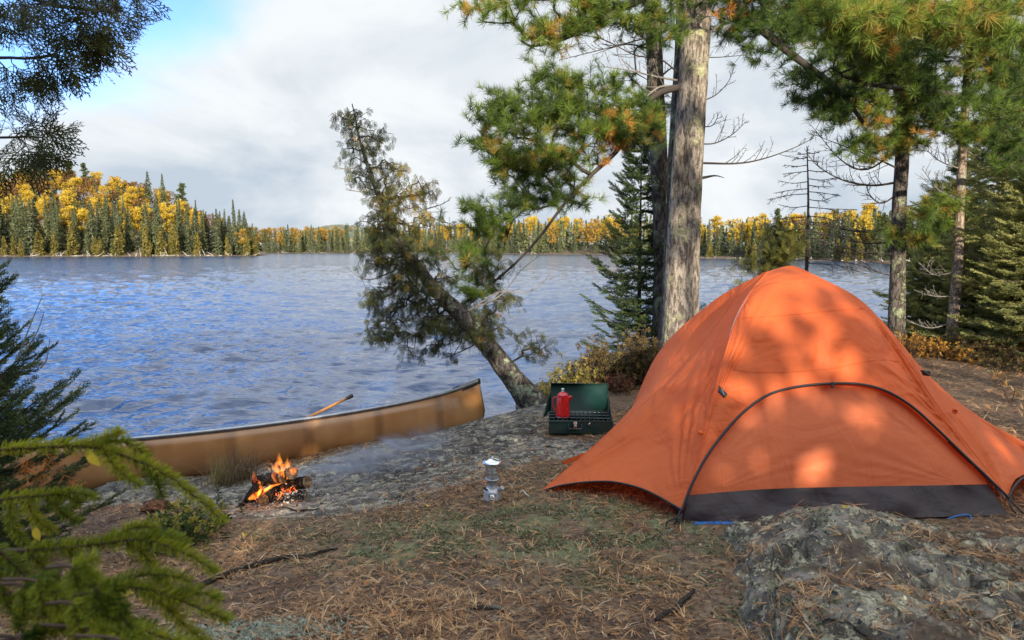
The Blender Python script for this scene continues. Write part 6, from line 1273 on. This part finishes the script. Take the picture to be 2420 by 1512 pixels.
mb = MB(); lathe(mb, [(.0, .2585), (.006, .259), (.008, .263), (.005, .268), (0, .27)], seg=16); mb.build('finial', M_CHR, hood, smooth=True)
ln_.location = (lb.x, lb.y, lz)

# ================================================================== CAMPFIRE
YFI = 4.42
M_CHAR = bark('charred_bark', (.005, .005, .006), (.03, .027, .027), (.30, .29, .29), .1, 30, 1.0, .4, 22)
t = NT('cut_wood_end'); p = t.pos(obj=True); c = t.mix(t.mr(t.noise(p, 40, 4), .35, .65), (.07, .04, .02), (.30, .19, .10)); M_END = t.done(t.pbr(col=c, rough=.85))
def log(a, b, r0, r1, label, end='b', seed=1, ends=M_END):
    a, b = Vector(a), Vector(b); n = 26; c = catmull([a, (a + b) / 2 + Vector((0, 0, .004)), b], n); mb = MB(); rr = np.linspace(r0, r1, n); tube(mb, c, rr, 20, False, 0, 0, furrow(seed, .12, 8, 5)); lo = mb.build('log', M_CHAR, smooth=True)
    d_ = (b - a).normalized()
    for (pt, r, sg) in ((a, r0, -1), (b, r1, 1)):
        m2 = MB(); ring = [np.array(tuple(pt + d_ * sg * .001))]; R3 = rot_from_dir(np.array([tuple(d_ * sg)]))[0]
        V = [ring[0]]
        for k in range(20): an = k / 20 * 6.28; V.append(ring[0] + R3 @ np.array([cos(an), sin(an), 0]) * r * (.97 + .05 * sin(k * 2.3 + seed)))
        m2.add(V, [[0, k, k % 20 + 1] for k in range(1, 21)]); m2.build('cut_end', ends, lo)
    return tag(lo, label, 'log', 'logs of the campfire')
fb = lambda x, y, dy=0.0: P(x, y, YFI + dy)
fz = gz(fb(650, 1190).x, fb(650, 1190).y)
log(fb(622, 1181, -.12), fb(665, 1150, .14), .040, .036, 'round log with a pale cut end, front middle of the campfire', seed=3)
log(fb(611, 1148, -.02), fb(586, 1182, -.10), .034, .030, 'short leaning log at the left side of the campfire', seed=5)
log(fb(606, 1138, .10), fb(668, 1128, .0), .040, .042, 'thick charred log lying across the top left of the campfire', seed=7)
log(fb(690, 1118, -.02), fb(655, 1140, .22), .044, .036, 'short round ended charred log highest in the campfire, behind the flames', seed=9)
log(fb(668, 1150, .10), fb(727, 1139, .0), .034, .044, 'charred log with a bright sawn end at the right of the campfire', seed=11)
log(fb(664, 1178, -.02), fb(722, 1172, -.02), .040, .040, 'ash whitened log along the lower right of the campfire', seed=13)
log(fb(566, 1196, -.14), fb(618, 1160, .04), .014, .018, 'thin black stick leaning out at the lower left of the campfire', seed=15)
log(fb(600, 1186, .05), fb(640, 1196, .0), .024, .022, 'small split log under the front edge of the campfire', seed=17)
log(fb(640, 1165, .22), fb(700, 1160, .24), .036, .036, 'hidden charred log at the back of the campfire', seed=19)
ash = MB(); n = 700; C = np.array(tuple(fb(655, 1188))) + RNG.normal(size=(n, 3)) * [.13, .10, .0]; C[:, 2] = ground_h(C[:, 0], C[:, 1]) + .008 * RNG.random(n); D = RNG.normal(size=(n, 3)) + [0, 0, 2]
scatter(ash, np.array([[-.5, -.3, 0], [.5, -.4, 0], [.4, .4, 0], [-.4, .5, 0]]), np.array([[0, 1, 2, 3]]), C, rot_from_dir(D, RNG.random(n) * 6.28), .006 + .012 * RNG.random(n)); 
n = 260; C = np.array(tuple(fb(690, 1165))) + RNG.normal(size=(n, 3)) * [.05, .03, .022] + [0, -.05, 0]; scatter(ash, np.array([[-.5, -.3, 0], [.5, -.4, 0], [.4, .4, 0], [-.4, .5, 0]]), np.array([[0, 1, 2, 3]]), C, rot_from_dir(RNG.normal(size=(n, 3)), RNG.random(n) * 6.28), .005 + .010 * RNG.random(n))
t = NT('ash'); M_ASH = t.done(t.pbr(col=t.ramp(t.attr(), [(0, (.02, .02, .022)), (.5, (.12, .12, .125)), (1, (.55, .56, .58))]), rough=1)); tag(ash.build('ash', M_ASH), 'grey ash and cinders around the campfire logs', None, None, 'stuff')
t = NT('glowing_ember'); M_EMB = t.done(t.n('ShaderNodeEmission', {'Color': (1, .13, .02), 'Strength': 2.2}).outputs[0]); em = MB()
for (x, y, dy, sx_, sz_) in [(655, 1166, -.02, .10, .02), (620, 1172, -.04, .05, .015), (690, 1158, -.03, .05, .02)]:
    n = 40; C = np.array(tuple(fb(x, y, dy))) + RNG.normal(size=(n, 3)) * [sx_ * .5, .03, sz_ * .6]; scatter(em, np.array([[-.5, -.3, 0], [.5, -.4, 0], [.4, .4, 0], [-.4, .5, 0]]), np.array([[0, 1, 2, 3]]), C, rot_from_dir(RNG.normal(size=(n, 3)), RNG.random(n) * 6.28), .004 + .006 * RNG.random(n))
tag(em.build('embers', M_EMB), 'glowing orange embers between the campfire logs', None, None, 'stuff')
# flames: closed tongues that glow through their volume
t = NT('flame'); p = t.pos(); nz_ = t.noise(t.pos(sc=(1, 1, .35)), 32, 3, .6, .6); zf = t.attr('v')
ob = t.n('ShaderNodeVolumePrincipled', {'Density': 0.0}); colr = t.mix(t.mr(nz_, .35, .65), (1.0, .10, .008), (1.0, .34, .035)); t.set(ob, 'Emission Color', colr); t.set(ob, 'Emission Strength', t.math('MULTIPLY', t.mr(nz_, .32, .64, 2, 60), t.mr(t.n('ShaderNodeSeparateXYZ', {0: p}).outputs[2], fb(0, 1150).z, fb(0, 1078).z, 1.0, .35))); t.t.links.new(ob.outputs[0], t.o.inputs['Volume']); M_FLAME = t.m
fl_ = empty('flames', fb(650, 1150), 'orange flames licking up between the campfire logs', 'fire')
def tongue(pts, rad, seed):
    c = catmull([fb(*q) for q in pts], 28); n = 28; f = np.linspace(0, 1, n); rg = np.random.default_rng(seed); c = c + np.stack([.008 * np.sin(f * 9 + seed) * f, .006 * np.cos(f * 8 + seed) * f, 0 * f], 1)
    r = rad * (np.sin(pi * np.clip(f * .88 + .12, 0, 1)) ** .8) * (1 - .35 * f) * (1 + .18 * np.sin(f * 13 + seed)); mb = MB(); tube(mb, c, np.maximum(r, .0006), 12, True, 0, 0, lambda z, a: .35 * np.sin(a * 2 + z * 5 + seed) + .15 * np.sin(a * 3 - z * 11)); mb.build('flame', M_FLAME, fl_, smooth=True)
for k, (pts, r) in enumerate([
    ([(665, 1125, .0), (655, 1105, .0), (660, 1090, 0), (648, 1075, 0)], .022), ([(672, 1128, -.02), (670, 1105, 0), (682, 1098, 0), (686, 1084, 0)], .016), ([(678, 1132, -.03), (690, 1115, -.02), (702, 1104, 0), (708, 1100, 0)], .018), ([(660, 1120, 0), (645, 1105, 0), (640, 1092, 0), (632, 1085, 0)], .010),
    ([(640, 1112, 0), (632, 1105, 0), (630, 1098, 0)], .007), ([(662, 1135, .05), (668, 1112, .05), (664, 1090, .05), (655, 1066, .05)], .024), ([(676, 1130, .04), (684, 1108, .04), (678, 1090, .04), (676, 1076, .04)], .016), ([(652, 1140, -.04), (648, 1122, -.04), (652, 1108, -.04)], .014), ([(600, 1148, 0), (603, 1135, 0), (598, 1122, 0), (601, 1110, 0)], .012), ([(608, 1150, 0), (612, 1140, 0), (606, 1130, 0)], .009),
    ([(588, 1180, -.12), (604, 1170, -.12), (618, 1158, -.12), (628, 1148, -.1)], .018), ([(600, 1172, -.13), (622, 1160, -.13), (645, 1148, -.12), (668, 1142, -.1), (676, 1138, -.08)], .015), ([(612, 1165, -.1), (618, 1152, -.1), (612, 1142, -.1)], .012), ([(655, 1182, -.08), (668, 1165, -.08), (682, 1156, -.06), (696, 1148, -.05)], .010), ([(625, 1160, -.12), (640, 1150, -.12), (632, 1142, -.1)], .010)]): tongue(pts, r, k)
fp = bpy.data.lights.new('fire_glow', 'POINT'); fp.energy = 0.9; fp.color = (1, .42, .12); fp.shadow_soft_size = .06; fpo = bpy.data.objects.new('fire_glow', fp); COL.objects.link(fpo); fpo.location = fb(640, 1145, -.14); fpo.parent = fl_; fpo.matrix_parent_inverse = Matrix.Translation(-fl_.location)
# smoke drifting to the right over the rock
mb = MB(); n1_ = 20; c = catmull([P(660, 1150, 4.45), P(760, 1130, 4.7), P(900, 1085, 5.0), P(1080, 1040, 5.3)], n1_); tube(mb, c, np.linspace(.10, .34, n1_), 16)
t = NT('smoke'); p = t.pos(); nz_ = t.noise(t.pos(sc=(.5, .8, 1.3)), 4.5, 4, .65, 1.2); vs_ = t.n('ShaderNodeVolumePrincipled', {'Color': (.78, .84, 1.0), 'Anisotropy': .2}); 
A0 = P(655, 1140, 4.45); A1 = P(1080, 1040, 5.3); AL = (A1 - A0).length; AD = (A1 - A0) / AL
sb_ = t.n('ShaderNodeVectorMath', {0: p, 1: tuple(A0)}, operation='SUBTRACT').outputs[0]; dt_ = t.n('ShaderNodeVectorMath', {0: sb_, 1: tuple(AD)}, operation='DOT_PRODUCT').outputs['Value']; cr2 = t.n('ShaderNodeVectorMath', {0: sb_, 1: tuple(AD)}, operation='CROSS_PRODUCT').outputs[0]; ds_ = t.n('ShaderNodeVectorMath', {0: cr2}, operation='LENGTH').outputs['Value']
tt_ = t.math('DIVIDE', dt_, AL); rr_ = t.math('ADD', t.math('MULTIPLY', tt_, .24), .09); fo_ = t.math('MULTIPLY', t.mr(t.math('DIVIDE', ds_, rr_), .1, .85, 1, 0), t.math('MULTIPLY', t.mr(tt_, .55, .98, 1, 0), t.mr(tt_, -.02, .12, 0, 1)))
t.set(vs_, 'Density', t.math('MULTIPLY', t.mr(nz_, .42, .7, .5, 17.0), fo_)); t.t.links.new(vs_.outputs[0], t.o.inputs['Volume']); sm = mb.build('smoke', t.m, smooth=True); tag(sm, 'thin blue smoke drifting right from the campfire', None, None, 'stuff')
# ================================================================== GROUND COVER
def fascicle(seed, n=3, ln=.085, w=.0018):
    rg = np.random.default_rng(seed); V = []; F = []; vv = []
    for i in range(n):
        a = rg.normal() * .22; b = rg.normal() * .12; d = np.array([cos(a), sin(a), .0]); l = ln * (.75 + .4 * rg.random()); s = np.array([-sin(a), cos(a), 0]) * w / 2; m_ = d * l * .5 + [0, 0, .003 + .003 * rg.random()] + s * b * 3; e_ = d * l + [0, 0, .003 * rg.random()]
        k = len(V); V += [-s, s, m_ + s, m_ - s, e_ + s * .4, e_ - s * .4]; F += [[k, k + 1, k + 2, k + 3], [k + 3, k + 2, k + 4, k + 5]]; vv += [rg.random() * .2] * 6
    return np.array(V), np.array(F), np.array(vv)
FAS = [fascicle(s, 2 + s % 4, .072, .0017) for s in range(6)]
t = NT('fallen_needles'); M_NDL = t.done(t.pbr(col=t.ramp(t.attr(), [(0, (.07, .04, .025)), (.3, (.20, .10, .045)), (.6, (.40, .20, .08)), (.9, (.60, .37, .18)), (1.0, (.66, .52, .36))]), rough=.6, spec=.3))
def lay(mb, tpls, X, Y, lift=.003, tilt=.22, sc=(.7, 1.15), v=None):
    e_ = .02; Z = surf_h(X, Y); zx = (surf_h(X + e_, Y) - surf_h(X - e_, Y)) / (2 * e_); zy = (surf_h(X, Y + e_) - surf_h(X, Y - e_)) / (2 * e_); n = len(X)
    Nn = nrm(np.stack([-zx, -zy, np.ones(n)], 1) + RNG.normal(size=(n, 3)) * tilt); a = RNG.random(n) * 6.28; T = np.stack([np.cos(a), np.sin(a), 0 * a], 1); T = nrm(T - Nn * (T * Nn).sum(1, keepdims=True)); B_ = np.cross(Nn, T); R = np.stack([T, B_, Nn], -1)
    pk = RNG.integers(len(tpls), size=n); Sc = sc[0] + (sc[1] - sc[0]) * RNG.random(n); v = RNG.random(n) * .85 if v is None else v; Pn = np.stack([X, Y, Z + lift], 1)
    for k, (tv, tf, tvv) in enumerate(tpls):
        q = pk == k; scatter(mb, tv, tf, Pn[q], R[q], Sc[q], v[q], tvv)
def sample(n, x0, x1, y0, y1, dens):
    X = RNG.uniform(x0, x1, n * 6); Y = y0 + (y1 - y0) * RNG.random(n * 6) ** 1.25; keep = (np.abs(X) < Y * .80 + .35) & (RNG.random(n * 6) < dens(X, Y)); return X[keep][:n], Y[keep][:n]
def nd(X, Y):
    onr = np.where((X > .7) & (Y < 3.5), np.clip(.16 + 1.7 * sstep(.02, .3, fbm(X * 1.6 + 3, Y * 3.0, 201, 4)), 0, 1), 1)
    return np.clip((.5 + .9 * fbm(X * 1.1, Y * 1.8, 202, 4)) * (1 - .93 * np.clip(rock_mask(X, Y), 0, 1)) * (1 - .6 * moss_mask(X, Y)), .04, 1) * onr
mb = MB(); X, Y = sample(42000, -3.2, 3.9, 1.7, 6.2, nd); lay(mb, FAS, X, Y); tag(mb.build('pine_needles', M_NDL), 'brown fallen pine needles scattered over the ground', None, None, 'stuff')
mb = MB(); X, Y = sample(7000, 1.2, 7.5, 5.0, 10.5, lambda a, b: .8); lay(mb, FAS, X, Y, sc=(1, 1.7), v=.35 + .5 * RNG.random(len(X))); tag(mb.build('pine_needles', M_NDL), 'brown fallen pine needles in the sunlit clearing behind the tent', None, None, 'stuff')
# short litter: bits of bark and broken leaf
BIT = [(np.array([[-.5, -.25, 0], [.3, -.4, .1], [.5, .2, 0], [-.2, .45, .08]]), np.array([[0, 1, 2, 3]]), np.array([0, 0, 0, 0])), (np.array([[-.8, -.1, 0], [.8, -.12, .1], [.7, .1, .05], [-.7, .12, 0]]), np.array([[0, 1, 2, 3]]), np.array([0, 0, 0, 0]))]
t = NT('bark_litter'); M_LIT = t.done(t.pbr(col=t.ramp(t.attr(), [(0, (.02, .014, .01)), (.5, (.09, .055, .035)), (.85, (.22, .15, .1)), (1, (.38, .3, .22))]), rough=.9))
mb = MB(); X, Y = sample(26000, -3.4, 4.2, 1.7, 6.4, nd); lay(mb, BIT, X, Y, .002, .35, (.006, .02), v=RNG.random(len(X)) ** 1.5); tag(mb.build('litter', M_LIT), 'crumbs of bark and leaf litter on the ground', None, None, 'stuff')
# moss and tiny green plants
def sprig(seed):
    rg = np.random.default_rng(seed); V = []; F = []; vv = []
    for i in range(12):
        a = rg.random() * 6.28; tt = .3 + .9 * rg.random(); d = np.array([cos(a) * sin(tt), sin(a) * sin(tt), cos(tt)]); l = .5 + .6 * rg.random(); s = np.cross(d, [0, 0, 1.]); s /= np.linalg.norm(s) + 1e-9; s *= .11; k = len(V); V += [d * .05 - s * .3, d * .05 + s * .3, d * l * .6 + s, d * l, d * l * .6 - s]; F += [[k, k + 1, k + 2, k + 4], [k + 4, k + 2, k + 3, k + 3]]; vv += [rg.random() * .3] * 5
    return tri_only(np.array(V), np.array(F), np.array(vv))
SPR = [sprig(s) for s in range(3)]
M_MOSS = foliage('moss_green', [(0, (.045, .055, .02)), (.5, (.12, .14, .06)), (.8, (.24, .25, .14)), (1.1, (.36, .38, .27))], .2, 6)
mb = MB(); X, Y = sample(16000, -2.5, 2.5, 2.3, 5.2, lambda a, b: np.clip(moss_mask(a, b) * 1.2 * sstep(-.15, .3, fbm(a * 4, b * 5, 77, 3)) + .02, 0, 1) * (a < 1.0 + 0 * b)); lay(mb, SPR, X, Y, .0, .2, (.006, .014)); tag(mb.build('moss', M_MOSS), 'low green moss and ground plants between lantern and tent', None, None, 'stuff')
mb = MB(); X, Y = sample(1600, .8, 4, 1.6, 3.5, lambda a, b: sstep(.1, .35, fbm(a * 2.5 + 9, b * 4, 78, 3))); lay(mb, SPR, X, Y, .0, .2, (.008, .018)); tag(mb.build('moss', M_MOSS), 'patches of moss in the hollows of the foreground rock', None, None, 'stuff')
# lichen puffs at the bottom edge
M_LICH = foliage('grey_green_lichen', [(0, (.16, .19, .15)), (.5, (.34, .38, .31)), (1, (.5, .54, .45))], .1, 20)
mb = MB(); c_ = Pz(600, 1500, 1.05); n = 1500; X = c_.x + RNG.normal(size=n) * .16; Y = c_.y + RNG.normal(size=n) * .045; lay(mb, SPR, X, Y, .006, .5, (.006, .014)); tag(mb.build('lichen', M_LICH), 'pale grey green reindeer lichen at the bottom edge of the picture', None, None, 'stuff')
# dry grass
def blades(mb, C, n, h, spread, w=.0022, seed=0, bend=.5, v=(.2, .9)):
    rg = np.random.default_rng(seed)
    for i in range(n):
        b = np.array(tuple(C)) + rg.normal(size=3) * [spread, spread, 0]; b[2] = gz(b[0], b[1]) - .003; a = rg.random() * 6.28; hh = h * (.5 + .7 * rg.random()); d = np.array([cos(a), sin(a), 0]); bd = bend * rg.random() * hh; s = np.array([-sin(a), cos(a), 0]) * w / 2; V = []
        for f in (0, .35, .7, 1): c = b + d * bd * f ** 2 + [0, 0, hh * (f - .35 * f ** 3 * bd / hh)]; V += [c - s * (1 - .85 * f), c + s * (1 - .85 * f)]
        mb.add(V, [[0, 1, 3, 2], [2, 3, 5, 4], [4, 5, 7, 6]], v[0] + (v[1] - v[0]) * rg.random())
M_GRS = foliage('dry_grass', [(0, (.07, .045, .03)), (.4, (.2, .13, .07)), (.8, (.38, .28, .14)), (1, (.28, .3, .08))], .3, 5)
mb = MB(); c_ = P(560, 1128, 5.15); c_.z = gz(c_.x, c_.y); blades(mb, c_, 420, .26, .085, .004, 3, 1.2, (0, .55)); blades(mb, P(520, 1128, 5.1), 110, .24, .03, .004, 4, .35, (.6, 1)); tag(mb.build('grass_tuft', M_GRS), 'brown tuft of dry grass on the rock in front of the canoe', 'grass tuft')
gp = Pz(1465, 1250, 1.04); mb = MB(); blades(mb, gp, 16, .16, .02, .0022, 6, .5, (.9, 1.05)); tag(mb.build('grass_tuft', M_GRS), 'thin green grass blades before the left hem of the tent', 'grass tuft')
mb = MB(); rg_ = np.random.default_rng(5)
for k in range(420):
    c_ = Pz(860 + 420 * rg_.random(), 1150 + 90 * rg_.random(), .98); blades(mb, c_, 2, .035, .01, .0022, 500 + k, 1.0, (.15, .7))
for k in range(160):
    c_ = Pz(560 + 700 * rg_.random(), 1240 + 40 * rg_.random(), 1.0); blades(mb, c_, 2, .03, .01, .0022, 1500 + k, 1.0, (.15, .7))
tag(mb.build('grass', M_GRS), 'short dry grass on the slope around the lantern', None, None, 'stuff')
# fallen sticks
M_STK = bark('wet_dark_wood', (.02, .017, .015), (.085, .07, .06), (.2, .2, .15), .1, 30, .8, .4)
def stick(pts, r, label, mat=M_STK, side=()):
    c = [Pz(*q) for q in pts]; c = catmull(c, 50); c[:, 2] = surf_h(c[:, 0], c[:, 1]) + np.array(r)[0] * .9 + .006 * np.sin(np.linspace(0, 7, 50)) ** 2; rr = np.interp(np.linspace(0, 1, 50), np.linspace(0, 1, len(r)), r); mb = MB(); tube(mb, c, rr, 12, True, 0, 0, furrow(6, .12, 6, 7))
    for (i, dx, dy, l) in side: b = c[i]; tube(mb, catmull([b, b + np.array([dx, dy, .2]) * l * .5, b + np.array([dx, dy, .25]) * l], 8), np.linspace(rr[i] * .5, .0015, 8), 6)
    return tag(mb.build('stick', mat, smooth=True), label, 'stick')
stick([(372, 1425, 1.0), (470, 1393, 1.0), (520, 1368, 1.0), (590, 1340, 1.0), (650, 1325, 1.0), (720, 1320, 1.0), (760, 1308, 1.0), (800, 1303, 1.0)], [.010, .013, .012, .012, .011, .010, .009, .004], 'long crooked dark stick lying on the needles below the campfire', side=((30, .6, .3, .06),))
stick([(1112, 1450, 1.05), (1150, 1446, 1.05), (1178, 1448, 1.05), (1200, 1458, 1.05)], [.006, .008, .007, .003], 'small forked grey stick near the bottom middle of the picture', M_STK, ((25, .3, .8, .08),))
stick([(650, 1202, .87), (715, 1211, .87), (755, 1217, .87)], [.004, .006, .003], 'thin dark stick on the ground just below the campfire')
stick([(1550, 1480, 1.05), (1600, 1440, 1.05), (1640, 1400, 1.05)], [.009, .012, .007], 'dark half buried root at the left foot of the foreground rock')
stick([(1235, 1062, .97), (1290, 1058, .97), (1330, 1066, .97)], [.004, .005, .002], 'thin twig on the bare rock left of the camp stove')
# fallen leaves
M_BL = foliage('brown_leaf', [(0, (.3, .12, .03)), (1, (.5, .2, .06))], .2, 20)
for (x, y, z, lb_, ln2, mt) in [(1997, 1181, 1.31, 'small orange leaf stuck upright on top of the foreground rock', .03, M_YL), (930, 1458, 1.05, 'orange brown fern like leaf on the needles near the bottom', .045, M_BL), (865, 1378, 1.04, 'dry orange leaf on the needles left of centre', .035, M_BL), (1220, 1330, 1.05, 'pale dry leaf below the lantern', .03, M_BL), (1010, 1190, .98, 'green gold leaf on the slope left of the lantern', .03, M_YL)]:
    a = Pz(x, y, z); a.z = float(surf_h(np.array([a.x]), np.array([a.y]))[0]) + (.012 if x == 1997 else .008); tag(leaf_thing('leaf', a, ln2, (RNG.normal(), RNG.normal(), .3), (0, -.4, 1) if x != 1997 else (0, -1, .3), mt, .5), lb_, 'leaf')

# ================================================================== BUSHES
def leafy(n=5, ln=.020, w=.010, seed=0):
    rg = np.random.default_rng(seed); V = []; F = []; vv = []
    for i in range(n):
        th = .3 + 1.1 * rg.random(); a = rg.random() * 6.28; d = np.array([sin(th) * cos(a), sin(th) * sin(a), cos(th)]); o = np.array([0, 0, -.04 * rg.random()]); s = np.cross(d, rg.normal(size=3)); s /= np.linalg.norm(s); l = ln * (.7 + .6 * rg.random()); k = len(V); V += [o, o + d * l * .5 + s * w * .5, o + d * l, o + d * l * .5 - s * w * .5]; F += [[k, k + 1, k + 2, k + 3]]; vv += [rg.random() * .2] * 4
    return tri_only(np.array(V), np.array(F), np.array(vv))
LFY = [leafy(9, .026, .012, s) for s in range(3)]
def bush(px, py, rx, hy, Y, n, mat, label, seed=0, sc=1.0, dY=.35, cat='bush', twm=None):
    rg = np.random.default_rng(seed); b = P(px, py, Y); b.z = gz(b.x, b.y); ro = empty('bush', b, label, cat); wdt = rx * Y / 1613 * 1.02; hh = hy * Y / 1613 * 1.02; mbw = MB(); Pp = []; Dd = []; ns = max(8, n // 22)
    for i in range(ns):
        x = rg.uniform(-1, 1); y = rg.uniform(-1, 1); base = np.array([b.x + x * wdt * .8, b.y + y * dY, 0]); base[2] = gz(base[0], base[1]) - .01; top = base + [rg.normal() * wdt * .22, rg.normal() * .1, hh * (.55 + .55 * rg.random()) * (1 - .45 * x * x)]; c = catmull([base, (base + top) / 2 + rg.normal(size=3) * .03, top], 8); tube(mbw, c, np.linspace(.006, .0015, 8) * sc, 4, False)
        for j in range(22):
            f = .25 + .75 * rg.random(); q = base + (top - base) * f; e_ = q + rg.normal(size=3) * [.07, .07, .05] * sc + [0, 0, .03]; tube(mbw, [q, e_], [.002, .001], 3, False); Pp.append(e_); Dd.append(rg.normal(size=3) * .5 + [0, 0, .8])
    mbw.build('stems', twm or M_TW, ro); nb = MB(); put(nb, LFY, np.array(Pp), nrm(np.array(Dd)), sc * (.8 + .5 * rg.random(len(Pp))), rg.random(len(Pp)) * .8, rg=rg); nb.build('leaves', mat, ro); return ro
M_BY = foliage('yellow_green_leaves', [(0, (.09, .09, .02)), (.4, (.22, .20, .04)), (.8, (.36, .27, .07))], .35, 4)
M_BRD = foliage('brown_red_leaves', [(0, (.055, .045, .02)), (.4, (.14, .09, .035)), (.7, (.22, .15, .05)), (1, (.16, .17, .05))], .3, 4)
M_BRR = foliage('crimson_leaves', [(0, (.08, .03, .02)), (.6, (.17, .07, .04)), (1, (.24, .13, .05))], .3, 4)
M_BGO = foliage('orange_brush', [(0, (.10, .05, .02)), (.4, (.30, .14, .03)), (.8, (.55, .30, .05))], .35, 4)
bush(1345, 925, 50, 95, 7.4, 1300, M_BY, 'yellow green low bush at the shore right of the leaning cedar foot', 1)
bush(1415, 925, 60, 118, 7.5, 1500, M_BRD, 'olive brown bush behind the stove lid', 2)
bush(1490, 915, 65, 125, 7.7, 1700, M_BRD, 'taller brown red bush at the foot of the young spruce', 3)
bush(1545, 910, 25, 60, 7.6, 300, M_BRR, 'small reddish brown bush at the left foot of the thick pine trunk', 4)
bush(1460, 960, 30, 28, 6.9, 200, M_BRR, 'low reddish plants just right of the stove lid', 5)
for k, (x, y, rx, hy, Y, n, mt, lb_) in enumerate([
    (2180, 850, 60, 40, 8.8, 500, M_BGO, 'low orange brush behind the right shoulder of the tent'), (2260, 850, 60, 38, 9.0, 500, M_BRD, 'brown red brush in front of the scaly trunk'), (2340, 855, 60, 40, 8.8, 500, M_BRD, 'brown brush below the pale low fir at the right'),
    (2420, 860, 60, 45, 8.6, 500, M_BGO, 'orange brown brush cut by the right edge'), (2240, 820, 60, 30, 9.9, 400, M_BGO, 'sunlit orange brush at the foot of the scaly trunk'), (2350, 820, 70, 30, 9.9, 400, M_BGO, 'sunlit orange brush under the right hand firs'), (2160, 815, 40, 24, 10.2, 250, M_BGO, 'small orange brush right beside the dark straight trunk'),
    (2400, 900, 50, 26, 7.9, 300, M_BRD, 'low brown plants at the right edge behind the tent')]):
    bush(x, y, rx, hy, Y, n, mt, lb_, 20 + k, 1.1, .5)
# dry twig plant in the clearing at right
mb = MB(); 
for k, pts in enumerate([[(2400, 965, 6.2), (2370, 930, 6.2), (2345, 905, 6.2), (2335, 885, 6.2)], [(2385, 950, 6.2), (2372, 920, 6.2), (2360, 900, 6.2), (2362, 880, 6.2)], [(2390, 955, 6.2), (2395, 935, 6.2), (2400, 925, 6.2)]]): dead_branch(mb, PP(pts), .006, 5, .12, 600 + k, .3)
dpl = mb.build('sapling', M_TWB); tag(dpl, 'thin dry orange twigged sapling in the clearing at the right edge', 'sapling'); nb = MB(); put(nb, TUFTS_S, np.array([tuple(P(*q)) for q in [(2350, 890, 6.2), (2362, 882, 6.2), (2398, 925, 6.2), (2405, 930, 6.2), (2375, 905, 6.2)]]), nrm(RNG.normal(size=(5, 3)) + [0, 0, 1]), .9, .8); nb.build('needles', foliage('dry_needles', [(0, (.4, .2, .06)), (1, (.55, .32, .12))], .3, 4), dpl)
# little green plants between the blurred fir boughs and the ground
bush(430, 1310, 70, 60, 3.6, 420, foliage('dark_herb_leaves', [(0, (.02, .045, .015)), (.5, (.06, .11, .03)), (.95, (.5, .4, .06))], .3, 4), 'low dark green plant on the ground behind the blurred fir boughs', 61, .9, .25)

# ================================================================== UNSEEN TREES BEHIND THE VIEWER (placed and shaped to shade the camp)
def thin_tree(seed, zc, rx, rz, tau):
    rg = np.random.default_rng(seed); mb = MB(); tube(mb, [(0, 0, -.3), (.1, 0, zc * .6), (0, .1, zc + rz * .7)], [.14, .1, .03], 7, False, 0, 1); n = int(tau * pi * rx * rz / .028 / 12)
    D = rg.normal(size=(n, 3)); D /= np.linalg.norm(D, axis=1, keepdims=True); C = D * (rg.random((n, 1)) ** .45) * [rx, rx, rz] + [0, 0, zc]
    for k in range(0, n, 6): tube(mb, [(0, 0, max(.5, C[k, 2] - .5)), tuple(C[k])], [.03, .008], 4, False, 0, 1)
    Q = np.repeat(C, 16, 0) + rg.normal(size=(n * 16, 3)) * .21; leaf_quads(mb, Q, .25, rg.random(len(Q)) * .6); return mb.mesh('thin_crown', [M_PIN, M_TRK])
def off_tree(mesh, name, x, y, sc, rot, label, grp):
    o = bpy.data.objects.new(name, mesh); COL.objects.link(o); o.location = (x, y, gz(x, y) - .1); o.scale = sc; o.rotation_euler = (0, 0, rot); return tag(o, label, 'tree', grp)
dense = [(-9.5, -9, 8.5), (-8, -8.6, 8.4), (-6.5, -9.2, 8.3), (-5, -8.7, 8.4), (-3.5, -9.1, 8.2), (-2.0, -8.6, 8.0), (-.6, -9.1, 7.9), (.8, -8.7, 7.6), (2.2, -9, 6.3), (3.5, -8.6, 5.5), (4.8, -9, 5.4), (6.2, -8.7, 5.2), (7.6, -9, 5.0), (-7.2, -11, 9), (-4.2, -11, 9), (-1.3, -11, 8.6), (1.5, -11, 7.0), (4.2, -11, 5.9), (9, -9, 5)]
for i, (x, y, h_) in enumerate(dense): h_ -= 1.1; off_tree(TPL['cedar', i % 3], 'cedar_tree', x, y, (.72, .72, h_ / 9), i * 1.7, 'unseen dense cedar behind the viewpoint, placed to shade the camp', 'unseen shade cedars behind the viewpoint')
thin = [(-5, -9.8, 9.6, 1.8, 1.6, 1.2), (-2.6, -10, 9.4, 1.6, 1.4, 1.2), (-.4, -9.7, 9.0, 1.6, 1.6, 1.3), (1.4, -10, 8.2, 1.4, 1.5, .7), (3.0, -9.6, 6.3, 1.5, 1.0, 1.6), (4.7, -10, 6.2, 1.6, 1.0, 1.5), (6.7, -9.7, 6.0, 1.6, 1.2, .9), (4.2, -10.4, 9.5, 1.7, 1.6, .22), (8.4, -10.6, 8.4, 1.4, 1.2, .2)]
for i, (x, y, zc, rx, rz, tau) in enumerate(thin): zc -= 1.1; off_tree(thin_tree(900 + i, zc, rx, rz, tau), 'pine_tree', x, y, (1, 1, 1), 0, 'unseen pine behind the viewpoint, its thin crown shaped to dapple the camp', 'unseen shade pines behind the viewpoint')
